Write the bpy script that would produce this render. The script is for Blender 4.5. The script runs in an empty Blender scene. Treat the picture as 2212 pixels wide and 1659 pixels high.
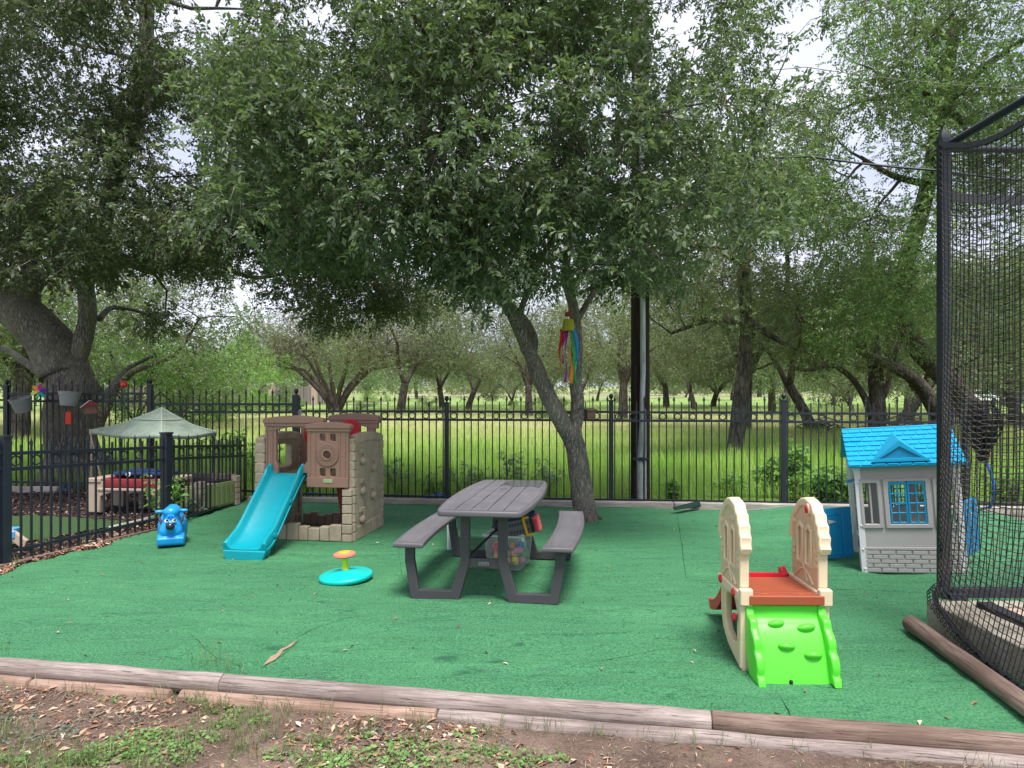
import bpy, bmesh, math, random
import numpy as np
from mathutils import Vector, Matrix
from mathutils import noise as mnoise
R = math.radians
PI = math.pi
rnd = random.Random(7)
rng = np.random.default_rng(11)
SC = bpy.context.scene
COL = SC.collection
F = 1500.0; CX = 1106.0; HY = 855.0; EYE = 1.65      # focal length, centre and horizon of the photograph at 2212 px width

def at(x, y, Y):
    """world point seen at photo pixel (x, y) at distance Y"""
    return Vector(((x - CX) / F * Y, Y, EYE - (y - HY) / F * Y))

def on(x, y, z=0.0):
    """world point seen at photo pixel (x, y) at height z"""
    Y = (EYE - z) * F / (y - HY)
    return Vector(((x - CX) / F * Y, Y, z))

# ------------------------------------------------------------------ node helpers
class NT:
    def __init__(s, name):
        s.m = bpy.data.materials.new(name); s.m.use_nodes = True
        s.t = s.m.node_tree; s.t.nodes.clear()
        s.out = s.t.nodes.new('ShaderNodeOutputMaterial')
    def n(s, typ, **kw):
        n = s.t.nodes.new(typ)
        for k, v in kw.items():
            if k.startswith('i_'):
                n.inputs[int(k[2:])].default_value = v
            else:
                setattr(n, k, v)
        return n
    def l(s, a, b): s.t.links.new(a, b)
    def coord(s, which='Object', scale=(1, 1, 1)):
        c = s.n('ShaderNodeTexCoord'); m = s.n('ShaderNodeMapping')
        m.inputs['Scale'].default_value = scale
        s.l(c.outputs[which], m.inputs['Vector']); return m.outputs['Vector']
    def noise(s, vec, scale=5, detail=4, rough=.6, dist=0):
        n = s.n('ShaderNodeTexNoise')
        n.inputs['Scale'].default_value = scale; n.inputs['Detail'].default_value = detail
        n.inputs['Roughness'].default_value = rough; n.inputs['Distortion'].default_value = dist
        if vec is not None: s.l(vec, n.inputs['Vector'])
        return n.outputs['Fac']
    def ramp(s, fac, stops):
        r = s.n('ShaderNodeValToRGB'); e = r.color_ramp.elements
        e[0].position, e[0].color = stops[0][0], (*stops[0][1], 1)
        e[1].position, e[1].color = stops[-1][0], (*stops[-1][1], 1)
        for p, c in stops[1:-1]:
            q = e.new(p); q.color = (*c, 1)
        s.l(fac, r.inputs['Fac']); return r.outputs['Color']
    def mix(s, fac, a, b, mode='MIX'):
        m = s.n('ShaderNodeMix'); m.data_type = 'RGBA'; m.blend_type = mode
        for sock, v in ((m.inputs[0], fac), (m.inputs[6], a), (m.inputs[7], b)):
            if isinstance(v, (int, float)): sock.default_value = v
            elif isinstance(v, tuple): sock.default_value = (*v, 1)
            else: s.l(v, sock)
        return m.outputs[2]
    def math(s, op, a, b=0.0, c=None):
        m = s.n('ShaderNodeMath'); m.operation = op
        for i, v in enumerate((a, b) if c is None else (a, b, c)):
            if isinstance(v, (int, float)): m.inputs[i].default_value = v
            else: s.l(v, m.inputs[i])
        return m.outputs[0]
    def bsdf(s, col, rough=.5, spec=.5, bump=None, bstr=.3, bdist=.01, **kw):
        b = s.n('ShaderNodeBsdfPrincipled')
        if isinstance(col, tuple): b.inputs['Base Color'].default_value = (*col, 1)
        else: s.l(col, b.inputs['Base Color'])
        if isinstance(rough, (int, float)): b.inputs['Roughness'].default_value = rough
        else: s.l(rough, b.inputs['Roughness'])
        b.inputs['Specular IOR Level'].default_value = spec
        for k, v in kw.items(): b.inputs[k].default_value = v
        if bump is not None:
            bp = s.n('ShaderNodeBump'); bp.inputs['Strength'].default_value = bstr; bp.inputs['Distance'].default_value = bdist
            s.l(bump, bp.inputs['Height']); s.l(bp.outputs[0], b.inputs['Normal'])
        s.l(b.outputs[0], s.out.inputs['Surface']); return b

def plastic(name, col, rough=.42, grime=.35, grain=260, bstr=.12, spec=.45):
    """outdoor toy plastic: base colour with faint dirt and fading, fine moulded grain"""
    t = NT(name); v = t.coord()
    n1 = t.noise(v, 3.5, 6, .65); n2 = t.noise(v, 28, 4, .7)
    dirt = tuple(c * .62 + .03 for c in col); fade = tuple(min(1, c * 1.06 + .012) for c in col)
    c = t.ramp(n1, [(.3, dirt), (.5, col), (.72, fade)])
    c = t.mix(grime, col, c)
    spots = t.ramp(n2, [(.62, (0, 0, 0)), (.74, (1, 1, 1))])
    c = t.mix(t.math('MULTIPLY', spots, grime * .35), c, (.16, .13, .09))
    rr = t.math('MULTIPLY_ADD', n1, .25, rough - .1)
    t.bsdf(c, rr, spec, bump=t.noise(v, grain, 2, .5), bstr=bstr, bdist=.002)
    return t.m

def bark(name, dark, light, sc=1.0, stretch=.22):
    t = NT(name); v = t.coord(scale=(1, 1, stretch))
    vo = t.n('ShaderNodeTexVoronoi'); vo.feature = 'DISTANCE_TO_EDGE'; vo.inputs['Scale'].default_value = 26 * sc
    nz = t.n('ShaderNodeTexNoise'); nz.inputs['Scale'].default_value = 14 * sc; nz.inputs['Detail'].default_value = 5
    t.l(v, nz.inputs['Vector'])
    vm = t.n('ShaderNodeMix'); vm.data_type = 'VECTOR'; vm.inputs[0].default_value = .12
    t.l(v, vm.inputs[4]); t.l(nz.outputs['Color'], vm.inputs[5]); t.l(vm.outputs[1], vo.inputs['Vector'])
    ridge = t.ramp(vo.outputs['Distance'], [(0, (0, 0, 0)), (.22, (1, 1, 1))])
    fine = t.noise(v, 60 * sc, 5, .75)
    big = t.noise(t.coord(), 2.3, 3, .5)
    c = t.mix(ridge, dark, light)
    c = t.mix(t.math('MULTIPLY', fine, .6), c, tuple(x * .55 for x in light))
    c = t.mix(t.ramp(big, [(.42, (0, 0, 0)), (.7, (.55, .55, .55))]), c, (light[0] * 1.25, light[1] * 1.25, light[2] * 1.15))
    t.bsdf(c, .9, .2, bump=t.math('ADD', ridge, t.math('MULTIPLY', fine, .7)), bstr=.9, bdist=.02)
    return t.m

def leafmat(name, c1, c2, c3, trans=.3, patch=None, patch_amt=.5, rough=.42, hue_noise=1.2):
    """leaf: a colour of its own per leaf, glossy upper side, light through"""
    t = NT(name)
    g = t.n('ShaderNodeNewGeometry')
    r = g.outputs['Random Per Island']
    c = t.ramp(r, [(0, c1), (.55, c2), (.93, c3), (1.0, (c3[0] * 1.5, c3[1] * 1.25, c3[2] * .9))])
    big = t.noise(t.coord(), hue_noise, 3, .6)
    c = t.mix(t.ramp(big, [(.38, (0, 0, 0)), (.68, (.6, .6, .6))]), c, c3)
    if patch:
        pn = t.noise(t.coord(), .8, 3, .65)
        c = t.mix(t.math('MULTIPLY', t.ramp(pn, [(.48, (0, 0, 0)), (.6, (1, 1, 1))]), patch_amt), c, patch)
    p = t.n('ShaderNodeBsdfPrincipled'); t.l(c, p.inputs['Base Color'])
    p.inputs['Roughness'].default_value = rough; p.inputs['Specular IOR Level'].default_value = .5
    tr = t.n('ShaderNodeBsdfTranslucent')
    tc = t.mix(1.0, c, (1.5, 1.7, .8), 'MULTIPLY')
    t.l(tc, tr.inputs['Color'])
    m = t.n('ShaderNodeMixShader'); m.inputs[0].default_value = trans
    t.l(p.outputs[0], m.inputs[1]); t.l(tr.outputs[0], m.inputs[2]); t.l(m.outputs[0], t.out.inputs['Surface'])
    return t.m

# ------------------------------------------------------------------ objects
def tag(o, label=None, cat=None, group=None, kind=None):
    if label: o['label'] = label
    if cat: o['category'] = cat
    if group: o['group'] = group
    if kind: o['kind'] = kind
    return o

def empty(name, loc, rz=0, label=None, cat=None, group=None, rot=None):
    o = bpy.data.objects.new(name, None); COL.objects.link(o)
    o.location = loc; o.rotation_euler = rot if rot else (0, 0, rz); o.empty_display_size = .1
    return tag(o, label, cat, group)

def copy_tree(o, parent=None):
    c = o.copy(); COL.objects.link(c)
    if parent is not None: c.parent = parent
    for ch in [x for x in bpy.data.objects if x.parent == o]:
        copy_tree(ch, c)
    return c

def finish(me, name, mat, parent=None, bevel=0, seg=2, angle=35, smooth=True):
    if isinstance(mat, (list, tuple)):
        for m in mat: me.materials.append(m)
    elif mat: me.materials.append(mat)
    if smooth:
        me.shade_smooth()
        if angle: me.set_sharp_from_angle(angle=R(angle))
    o = bpy.data.objects.new(name, me); COL.objects.link(o)
    if parent is not None: o.parent = parent
    if bevel:
        b = o.modifiers.new('bevel', 'BEVEL'); b.width = bevel; b.segments = seg; b.limit_method = 'ANGLE'
        b.angle_limit = R(30); b.harden_normals = True
    return o

class MB:
    def __init__(s): s.v = []; s.f = []; s.mi = []; s.cur = 0; s.M = None
    def add(s, vs, fs):
        b = len(s.v)
        for p in vs:
            p = Vector(p)
            if s.M is not None: p = s.M @ p
            s.v.append(p)
        for f in fs: s.f.append([i + b for i in f]); s.mi.append(s.cur)
        return s
    def box(s, c, d, rot=None, taper=(1, 1)):
        x, y, z = [k / 2 for k in d]; tx, ty = taper
        vs = [(-x, -y, -z), (x, -y, -z), (x, y, -z), (-x, y, -z), (-x * tx, -y * ty, z), (x * tx, -y * ty, z), (x * tx, y * ty, z), (-x * tx, y * ty, z)]
        M = Matrix.Translation(c)
        if rot is not None: M = M @ (rot if isinstance(rot, Matrix) else Matrix.Rotation(rot, 4, 'Z'))
        return s.add([M @ Vector(p) for p in vs], [(0, 3, 2, 1), (4, 5, 6, 7), (0, 1, 5, 4), (1, 2, 6, 5), (2, 3, 7, 6), (3, 0, 4, 7)])
    def bar(s, p, q, w, h, up=(0, 0, 1)):
        p = Vector(p); q = Vector(q); d = (q - p); L = d.length; d.normalize(); u = Vector(up)
        if abs(d.dot(u)) > .99: u = Vector((0, 1, 0))
        a = d.cross(u).normalized(); b = a.cross(d).normalized()
        vs = [pt + a * (sa * w / 2) + b * (sb * h / 2) for pt in (p, q) for sa, sb in ((-1, -1), (1, -1), (1, 1), (-1, 1))]
        return s.add(vs, [(0, 1, 2, 3), (7, 6, 5, 4), (0, 4, 5, 1), (1, 5, 6, 2), (2, 6, 7, 3), (3, 7, 4, 0)])
    def tube(s, pts, rad, n=8, cap=True, wob=0, seed=0):
        pts = [Vector(p) for p in pts]; k = len(pts)
        rad = [rad] * k if isinstance(rad, (int, float)) else list(rad)
        a = None; vs = []
        rr = random.Random(seed)
        for i in range(k):
            d = (pts[min(i + 1, k - 1)] - pts[max(i - 1, 0)])
            d = d.normalized() if d.length > 1e-9 else Vector((0, 0, 1))
            if a is None:
                a = d.cross(Vector((0, 0, 1)))
                if a.length < .05: a = d.cross(Vector((1, 0, 0)))
            else:
                a = a - d * a.dot(d)
            a.normalize(); b = d.cross(a)
            for j in range(n):
                t = 2 * PI * j / n
                r = rad[i] * (1 + (wob * mnoise.noise(Vector((math.cos(t) * 1.3 + seed, math.sin(t) * 1.3, i * .35))) if wob else 0))
                vs.append(pts[i] + (a * math.cos(t) + b * math.sin(t)) * r)
        fs = [(i * n + j, i * n + (j + 1) % n, (i + 1) * n + (j + 1) % n, (i + 1) * n + j) for i in range(k - 1) for j in range(n)]
        if cap: fs += [tuple(range(n))[::-1], tuple((k - 1) * n + j for j in range(n))]
        return s.add(vs, fs)
    def lathe(s, prof, n=24, c=(0, 0, 0), M=None):
        vs = []; k = len(prof); c = Vector(c)
        for r, z in prof:
            for j in range(n):
                t = 2 * PI * j / n; p = Vector((r * math.cos(t), r * math.sin(t), z))
                vs.append(c + (M @ p if M is not None else p))
        fs = [(i * n + j, i * n + (j + 1) % n, (i + 1) * n + (j + 1) % n, (i + 1) * n + j) for i in range(k - 1) for j in range(n)]
        fs += [tuple(range(n))[::-1], tuple((k - 1) * n + j for j in range(n))]
        return s.add(vs, fs)
    def ball(s, c, r, n=12, m=8, M=None):
        rx, ry, rz = (r, r, r) if isinstance(r, (int, float)) else r
        vs = []; fs = []; c = Vector(c)
        for i in range(m + 1):
            ph = PI * i / m
            for j in range(n):
                t = 2 * PI * j / n; p = Vector((rx * math.sin(ph) * math.cos(t), ry * math.sin(ph) * math.sin(t), rz * math.cos(ph)))
                vs.append(c + (M @ p if M is not None else p))
        for i in range(m):
            for j in range(n):
                fs.append((i * n + j, (i + 1) * n + j, (i + 1) * n + (j + 1) % n, i * n + (j + 1) % n))
        return s.add(vs, fs)
    def prism(s, poly, t0, t1, M=None):
        """closed 2-D outline extruded along local z from t0 to t1, mapped by M"""
        n = len(poly); vs = [Vector((x, y, t)) for t in (t0, t1) for x, y in poly]
        if M is not None: vs = [M @ v for v in vs]
        return s.add(vs, [tuple(range(n))[::-1], tuple(range(n, 2 * n))] + [(j, (j + 1) % n, n + (j + 1) % n, n + j) for j in range(n)])
    def mesh(s, me, M=None):
        vs = [(M @ v.co if M is not None else v.co.copy()) for v in me.vertices]
        return s.add(vs, [tuple(p.vertices) for p in me.polygons])
    def build(s, name, mat, parent=None, bevel=0, seg=2, angle=35, smooth=True, weld=False, fixn=True):
        me = bpy.data.meshes.new(name)
        me.from_pydata([tuple(v) for v in s.v], [], s.f)
        if weld or fixn:
            bm = bmesh.new(); bm.from_mesh(me)
            if weld: bmesh.ops.remove_doubles(bm, verts=bm.verts, dist=1e-5)
            if fixn: bmesh.ops.recalc_face_normals(bm, faces=bm.faces)
            bm.to_mesh(me); bm.free()
        if isinstance(mat, (list, tuple)) and len(me.polygons) == len(s.mi):
            me.polygons.foreach_set('material_index', s.mi)
        return finish(me, name, mat, parent, bevel, seg, angle, smooth)

MXZ = Matrix(((1, 0, 0, 0), (0, 0, -1, 0), (0, 1, 0, 0), (0, 0, 0, 1)))    # outline x,y -> x,z ; thickness towards -y
MYZ = Matrix(((0, 0, 1, 0), (1, 0, 0, 0), (0, 1, 0, 0), (0, 0, 0, 1)))     # outline x,y -> y,z ; thickness towards +x
def T(x, y, z): return Matrix.Translation((x, y, z))

def rrect(x0, y0, x1, y1, r=.02, n=4):
    pts = []
    for cx, cy, a0 in ((x1 - r, y0 + r, -90), (x1 - r, y1 - r, 0), (x0 + r, y1 - r, 90), (x0 + r, y0 + r, 180)):
        for i in range(n + 1):
            a = R(a0 + 90 * i / n); pts.append((cx + r * math.cos(a), cy + r * math.sin(a)))
    return pts
def circ(cx, cy, r, n=24, ry=None):
    return [(cx + r * math.cos(2 * PI * i / n), cy + (ry or r) * math.sin(2 * PI * i / n)) for i in range(n)]

def plate(outline, holes=(), t=.04, bev=.006, res=2):
    """rounded moulded plate with holes, centred on z=0, as mesh data"""
    cu = bpy.data.curves.new('tmp', 'CURVE'); cu.dimensions = '2D'; cu.fill_mode = 'BOTH'
    cu.extrude = max(t / 2 - bev, .0005); cu.bevel_depth = bev; cu.bevel_resolution = res; cu.offset = -bev
    for loop in [outline] + list(holes):
        sp = cu.splines.new('POLY'); sp.points.add(len(loop) - 1)
        for p, (x, y) in zip(sp.points, loop): p.co = (x, y, 0, 1)
        sp.use_cyclic_u = True
    ob = bpy.data.objects.new('tmp', cu); COL.objects.link(ob)
    dg = bpy.context.evaluated_depsgraph_get()
    me = bpy.data.meshes.new_from_object(ob.evaluated_get(dg))
    bpy.data.objects.remove(ob); bpy.data.curves.remove(cu)
    return me

def text_mesh(body, size, depth=.001, align='CENTER'):
    cu = bpy.data.curves.new('tmp', 'FONT'); cu.body = body; cu.size = size; cu.extrude = depth; cu.align_x = align; cu.align_y = 'CENTER'
    ob = bpy.data.objects.new('tmp', cu); COL.objects.link(ob)
    dg = bpy.context.evaluated_depsgraph_get()
    me = bpy.data.meshes.new_from_object(ob.evaluated_get(dg))
    bpy.data.objects.remove(ob); bpy.data.curves.remove(cu)
    return me

def remesh(o, vox=.012, smooth=4, fac=.6):
    m = o.modifiers.new('remesh', 'REMESH'); m.mode = 'VOXEL'; m.voxel_size = vox; m.use_smooth_shade = True
    s = o.modifiers.new('smooth', 'SMOOTH'); s.iterations = smooth; s.factor = fac
    return o

def quads(verts, faces_n, name, mat, parent=None, smooth=False, k=4):
    """fast mesh from an (n*k, 3) numpy array of n k-gons"""
    n = faces_n; me = bpy.data.meshes.new(name)
    me.vertices.add(n * k); me.vertices.foreach_set('co', verts.astype(np.float32).ravel())
    me.loops.add(n * k); me.loops.foreach_set('vertex_index', np.arange(n * k, dtype=np.int32))
    me.polygons.add(n); me.polygons.foreach_set('loop_start', np.arange(0, n * k, k, dtype=np.int32))
    me.polygons.foreach_set('loop_total', np.full(n, k, dtype=np.int32))
    me.update(calc_edges=True)
    me.materials.append(mat)
    o = bpy.data.objects.new(name, me); COL.objects.link(o)
    if parent is not None: o.parent = parent
    return o

def nrm(a): return a / np.maximum(np.linalg.norm(a, axis=-1, keepdims=True), 1e-9)

def leaf_verts(pos, d, nor, L, W, g, fold=.25):
    """kite-shaped folded leaf blades: (n,4,3)"""
    d = nrm(d); s = nrm(np.cross(d, nor)); nn = np.cross(s, d)
    n = len(pos); q_ = g.uniform(.5, 1.3, (n, 1)) ** 1.0; L = L * q_; W = W * q_ * g.uniform(.75, 1.15, (n, 1))
    p0 = pos; p2 = pos + d * L - nn * L * .15
    m = pos + d * L * .45 + nn * W * fold
    return np.stack([p0, m + s * W / 2, p2, m - s * W / 2], 1).reshape(-1, 3)

def sprig_leaves(o, d, L, k, leafL, leafW, g, up=.55):
    """k alternate leaves along each of n twigs"""
    n = len(o); d = nrm(d)
    t = (np.arange(k) + .5) / k
    P = o[:, None] + d[:, None] * (L[:, None, None] * t[None, :, None])
    P = P - np.array([0, 0, 1.0]) * (L[:, None, None] * .25 * t[None, :, None] ** 2)
    rv = g.normal(size=(n, k, 3))
    side = nrm(np.cross(d[:, None].repeat(k, 1), nrm(g.normal(size=(n, 1, 3)) * .5 + np.array([0, 0, 1.0]))))
    sg = np.where(np.arange(k) % 2 == 0, 1.0, -1.0)[None, :, None]
    ld = nrm(d[:, None] * .55 + side * sg * .8 + rv * .35 + np.array([0, 0, -.18]))
    nor = nrm(np.array([0, 0, 1.0]) * up + g.normal(size=(n, k, 3)) * .45)
    return leaf_verts(P.reshape(-1, 3), ld.reshape(-1, 3), nor.reshape(-1, 3), leafL, leafW, g)
# ------------------------------------------------------------------ camera, light, sky
cam = bpy.data.cameras.new('camera'); camo = bpy.data.objects.new('camera', cam); COL.objects.link(camo)
camo.location = (0, 0, EYE); camo.rotation_euler = (R(90), 0, 0)
cam.sensor_width = 36; cam.lens = 36 * F / 2212; cam.shift_y = (HY - 829.5) / 2212; cam.clip_end = 3000; cam.clip_start = .05
SC.camera = camo

SUN_EL, SUN_AZ = R(66), R(165)
w = bpy.data.worlds.new('World'); SC.world = w; w.use_nodes = True
nt = w.node_tree; nt.nodes.clear()
wo = nt.nodes.new('ShaderNodeOutputWorld'); bg = nt.nodes.new('ShaderNodeBackground')
sky = nt.nodes.new('ShaderNodeTexSky'); sky.sky_type = 'NISHITA'; sky.sun_disc = False
sky.sun_elevation = SUN_EL; sky.sun_rotation = SUN_AZ; sky.air_density = 1.0; sky.dust_density = 2.0
tc = nt.nodes.new('ShaderNodeTexCoord'); mp = nt.nodes.new('ShaderNodeMapping'); mp.inputs['Scale'].default_value = (1, 1, 2.6)
nz = nt.nodes.new('ShaderNodeTexNoise'); nz.inputs['Scale'].default_value = 2.2; nz.inputs['Detail'].default_value = 6; nz.inputs['Roughness'].default_value = .55
rp = nt.nodes.new('ShaderNodeValToRGB'); rp.color_ramp.elements[0].position = .3; rp.color_ramp.elements[0].color = (.72, .72, .72, 1)
rp.color_ramp.elements[1].position = .52; rp.color_ramp.elements[1].color = (1, 1, 1, 1)
cl = nt.nodes.new('ShaderNodeValToRGB'); cl.color_ramp.elements[0].color = (3.2, 3.4, 4.3, 1); cl.color_ramp.elements[1].color = (4.7, 4.8, 5.6, 1)
cl.color_ramp.elements[0].position = .35; cl.color_ramp.elements[1].position = .62
mx = nt.nodes.new('ShaderNodeMix'); mx.data_type = 'RGBA'
L = nt.links.new
L(tc.outputs['Generated'], mp.inputs['Vector']); L(mp.outputs[0], nz.inputs['Vector']); L(nz.outputs['Fac'], rp.inputs[0]); L(nz.outputs['Fac'], cl.inputs[0])
L(rp.outputs[0], mx.inputs[0]); L(sky.outputs[0], mx.inputs[6]); L(cl.outputs[0], mx.inputs[7]); L(mx.outputs[2], bg.inputs[0])
bg.inputs[1].default_value = .13
L(bg.outputs[0], wo.inputs[0])
sd = bpy.data.lights.new('sun', 'SUN'); so = bpy.data.objects.new('sun', sd); COL.objects.link(so)
sd.energy = 3.4; sd.angle = R(22); sd.color = (1, .96, .9)
_az = SUN_AZ
sv = Vector((math.sin(_az) * math.cos(SUN_EL), math.cos(_az) * math.cos(SUN_EL), math.sin(SUN_EL)))
so.rotation_euler = sv.to_track_quat('Z', 'Y').to_euler()
SC.view_settings.view_transform = 'Standard'; SC.view_settings.look = 'None'; SC.view_settings.gamma = 1
SC.view_settings.exposure = EXPOSURE = 0.9
cy = SC.cycles
cy.max_bounces = 6; cy.diffuse_bounces = 3; cy.glossy_bounces = 2; cy.transmission_bounces = 5; cy.transparent_max_bounces = 8
cy.use_denoising = True; cy.caustics_reflective = False; cy.caustics_refractive = False
cy.sample_clamp_indirect = 6

# ------------------------------------------------------------------ materials
M = {}
M['metal_black'] = plastic('painted_black_metal', (.012, .016, .026), .38, .3, 90, .1, .5)
M['bark_big'] = bark('oak_bark', (.07, .062, .06), (.30, .27, .25), 1.15, .24)
M['bark_mid'] = bark('elm_bark', (.10, .086, .078), (.36, .32, .28), 1.5, .2)
M['bark_far'] = bark('far_oak_bark', (.022, .019, .018), (.13, .112, .102), .4, .3)
M['bark_grey'] = bark('juniper_bark', (.04, .03, .028), (.18, .145, .13), .5, .12)
M['leaf_elm'] = leafmat('elm_leaf', (.052, .084, .054), (.092, .134, .080), (.165, .22, .12), .32, rough=.5, hue_noise=2.0)
M['leaf_oak'] = leafmat('oak_leaf', (.056, .082, .05), (.092, .126, .072), (.145, .185, .105), .38, patch=(.07, .062, .045), patch_amt=.6)
M['leaf_oak_light'] = leafmat('light_oak_leaf', (.085, .135, .065), (.14, .22, .10), (.22, .32, .15), .38, patch=(.085, .078, .055), patch_amt=.6)
M['leaf_far'] = leafmat('far_oak_leaf', (.10, .125, .08), (.145, .18, .105), (.20, .25, .135), .36, patch=(.12, .108, .085), patch_amt=.75, hue_noise=.5)
M['leaf_bright'] = leafmat('bright_shrub_leaf', (.10, .19, .055), (.16, .29, .08), (.24, .40, .12), .42, patch=(.1, .12, .07), patch_amt=.35)
M['leaf_juniper'] = leafmat('juniper_spray', (.11, .10, .07), (.16, .155, .10), (.20, .23, .11), .25, patch=(.17, .145, .125), patch_amt=.8)
M['weed'] = leafmat('weed_leaf', (.10, .19, .06), (.16, .30, .09), (.24, .42, .14), .35)
M['weed_grey'] = leafmat('grey_weed_leaf', (.09, .15, .11), (.13, .20, .15), (.2, .27, .2), .25)

def grassmat(name, lo, hi, straw, sfac):
    t = NT(name); g = t.n('ShaderNodeNewGeometry')
    c = t.ramp(g.outputs['Random Per Island'], [(0, lo), (.8, hi), (1, straw)])
    n = t.noise(t.coord(), .45, 4, .6)
    sp = t.n('ShaderNodeSeparateXYZ'); t.l(t.coord(), sp.inputs[0]); mr = t.n('ShaderNodeMapRange'); t.l(sp.outputs['Y'], mr.inputs[0])
    mr.inputs[1].default_value = 15; mr.inputs[2].default_value = 27; mr.inputs[3].default_value = .12; mr.inputs[4].default_value = 1
    n2 = mr.outputs[0]
    c = t.mix(t.math('MULTIPLY', t.math('MULTIPLY', t.ramp(n, [(.36, (0, 0, 0)), (.6, (1, 1, 1))]), sfac), n2), c, straw)
    p = t.n('ShaderNodeBsdfPrincipled'); t.l(c, p.inputs['Base Color']); p.inputs['Roughness'].default_value = .55
    tr = t.n('ShaderNodeBsdfTranslucent'); t.l(c, tr.inputs['Color'])
    m = t.n('ShaderNodeMixShader'); m.inputs[0].default_value = .45
    t.l(p.outputs[0], m.inputs[1]); t.l(tr.outputs[0], m.inputs[2]); t.l(m.outputs[0], t.out.inputs['Surface'])
    return t.m
M['grass'] = grassmat('meadow_grass', (.23, .46, .045), (.36, .64, .085), (.66, .62, .30), .8)
M['tuft'] = grassmat('yard_grass', (.09, .15, .04), (.18, .26, .085), (.38, .33, .19), .5)

def woodmat(name, c1, c2, c3, sc=1):
    t = NT(name); v = t.coord(scale=(.55, 1, 1))
    st = t.coord(scale=(.35, 7, 7))
    n1 = t.noise(st, 7 * sc, 6, .7, .6); n2 = t.noise(v, 3.2, 4, .6); n3 = t.noise(t.coord(scale=(.22, 14, 14)), 11, 5, .7, .35)
    c = t.ramp(n1, [(.3, c1), (.5, c2), (.72, c3)])
    c = t.mix(t.ramp(n2, [(.4, (0, 0, 0)), (.7, (.75, .75, .75))]), c, c1)
    k = t.n('ShaderNodeTexVoronoi'); k.inputs['Scale'].default_value = 2.2; t.l(t.coord(scale=(.9, 2, 2)), k.inputs['Vector'])
    c = t.mix(t.ramp(k.outputs['Distance'], [(0, (.8, .8, .8)), (.12, (0, 0, 0))]), c, tuple(x * .35 for x in c1))
    crack = t.ramp(n3, [(.34, (1, 1, 1)), (.43, (0, 0, 0))])
    c = t.mix(t.math('MULTIPLY', crack, .85), c, (.025, .018, .016))
    t.bsdf(c, .85, .2, bump=t.math('SUBTRACT', n1, t.math('MULTIPLY', crack, .6)), bstr=.6, bdist=.008)
    return t.m
M['log_grey'] = woodmat('weathered_log', (.15, .115, .105), (.30, .245, .225), (.46, .40, .37))
M['log_brown'] = woodmat('brown_log', (.11, .072, .058), (.22, .155, .125), (.35, .27, .23))
M['log_pink'] = woodmat('pink_log', (.20, .125, .095), (.34, .23, .18), (.45, .34, .28))
M['curb'] = woodmat('pale_timber', (.22, .19, .17), (.42, .38, .35), (.56, .52, .49), .8)
M['cedar'] = woodmat('cedar_board', (.18, .10, .07), (.28, .17, .12), (.36, .24, .18), 1)

# ---- turf
t = NT('green_turf'); v = t.coord()
big = t.noise(t.coord(scale=(.6, 1, 1)), 1.1, 5, .62); fine = t.noise(v, 75, 4, .85); mid = t.noise(v, 26, 5, .75)
streak = t.noise(t.coord(scale=(.55, 3.6, 1)), 2.4, 6, .66, .8)
c = t.ramp(big, [(.28, (.019, .118, .047)), (.5, (.033, .175, .070)), (.72, (.066, .26, .108))])
c = t.mix(t.ramp(streak, [(.55, (0, 0, 0)), (.74, (.6, .6, .6))]), c, (.012, .10, .046))
c = t.mix(t.ramp(mid, [(.35, (.35, .35, .35)), (.6, (0, 0, 0))]), c, (.011, .11, .05))
c = t.mix(t.ramp(fine, [(.40, (0, 0, 0)), (.66, (.75, .75, .75))]), c, (.125, .34, .17))
c = t.mix(t.ramp(fine, [(.34, (.7, .7, .7)), (.5, (0, 0, 0))]), c, (.010, .075, .028))
fold = t.noise(t.coord(scale=(.32, 2.6, 1)), 2.1, 4, .55, 1.1); fa_ = t.math('ABSOLUTE', t.math('SUBTRACT', fold, .5))
c = t.mix(t.math('MULTIPLY', t.ramp(fa_, [(0, (1, 1, 1)), (.018, (0, 0, 0))]), t.ramp(mid, [(.42, (0, 0, 0)), (.6, (.8, .8, .8))])), c, (.008, .06, .03))  # fold shadows painted into the turf colour as thin dark lines
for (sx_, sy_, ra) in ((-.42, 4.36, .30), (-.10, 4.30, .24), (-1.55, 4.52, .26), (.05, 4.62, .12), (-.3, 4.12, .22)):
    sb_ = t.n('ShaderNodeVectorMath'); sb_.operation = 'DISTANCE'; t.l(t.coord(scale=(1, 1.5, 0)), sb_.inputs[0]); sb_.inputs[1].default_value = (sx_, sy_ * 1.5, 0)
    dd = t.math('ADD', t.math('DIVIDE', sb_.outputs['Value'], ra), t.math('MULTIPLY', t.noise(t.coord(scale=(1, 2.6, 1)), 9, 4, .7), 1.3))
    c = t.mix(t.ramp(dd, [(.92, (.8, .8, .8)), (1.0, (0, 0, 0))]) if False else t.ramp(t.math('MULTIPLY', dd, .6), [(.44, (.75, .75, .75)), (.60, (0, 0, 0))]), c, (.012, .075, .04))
st = t.noise(t.coord(scale=(1, 2.2, 1)), 1.7, 5, .7, .4)
c = t.mix(t.ramp(st, [(.6, (0, 0, 0)), (.74, (.6, .6, .6))]), c, (.04, .075, .07))
t.bsdf(c, .82, .25, bump=t.math('ADD', t.math('MULTIPLY', fine, .7), mid), bstr=.85, bdist=.014)
M['turf'] = t.m
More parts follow.
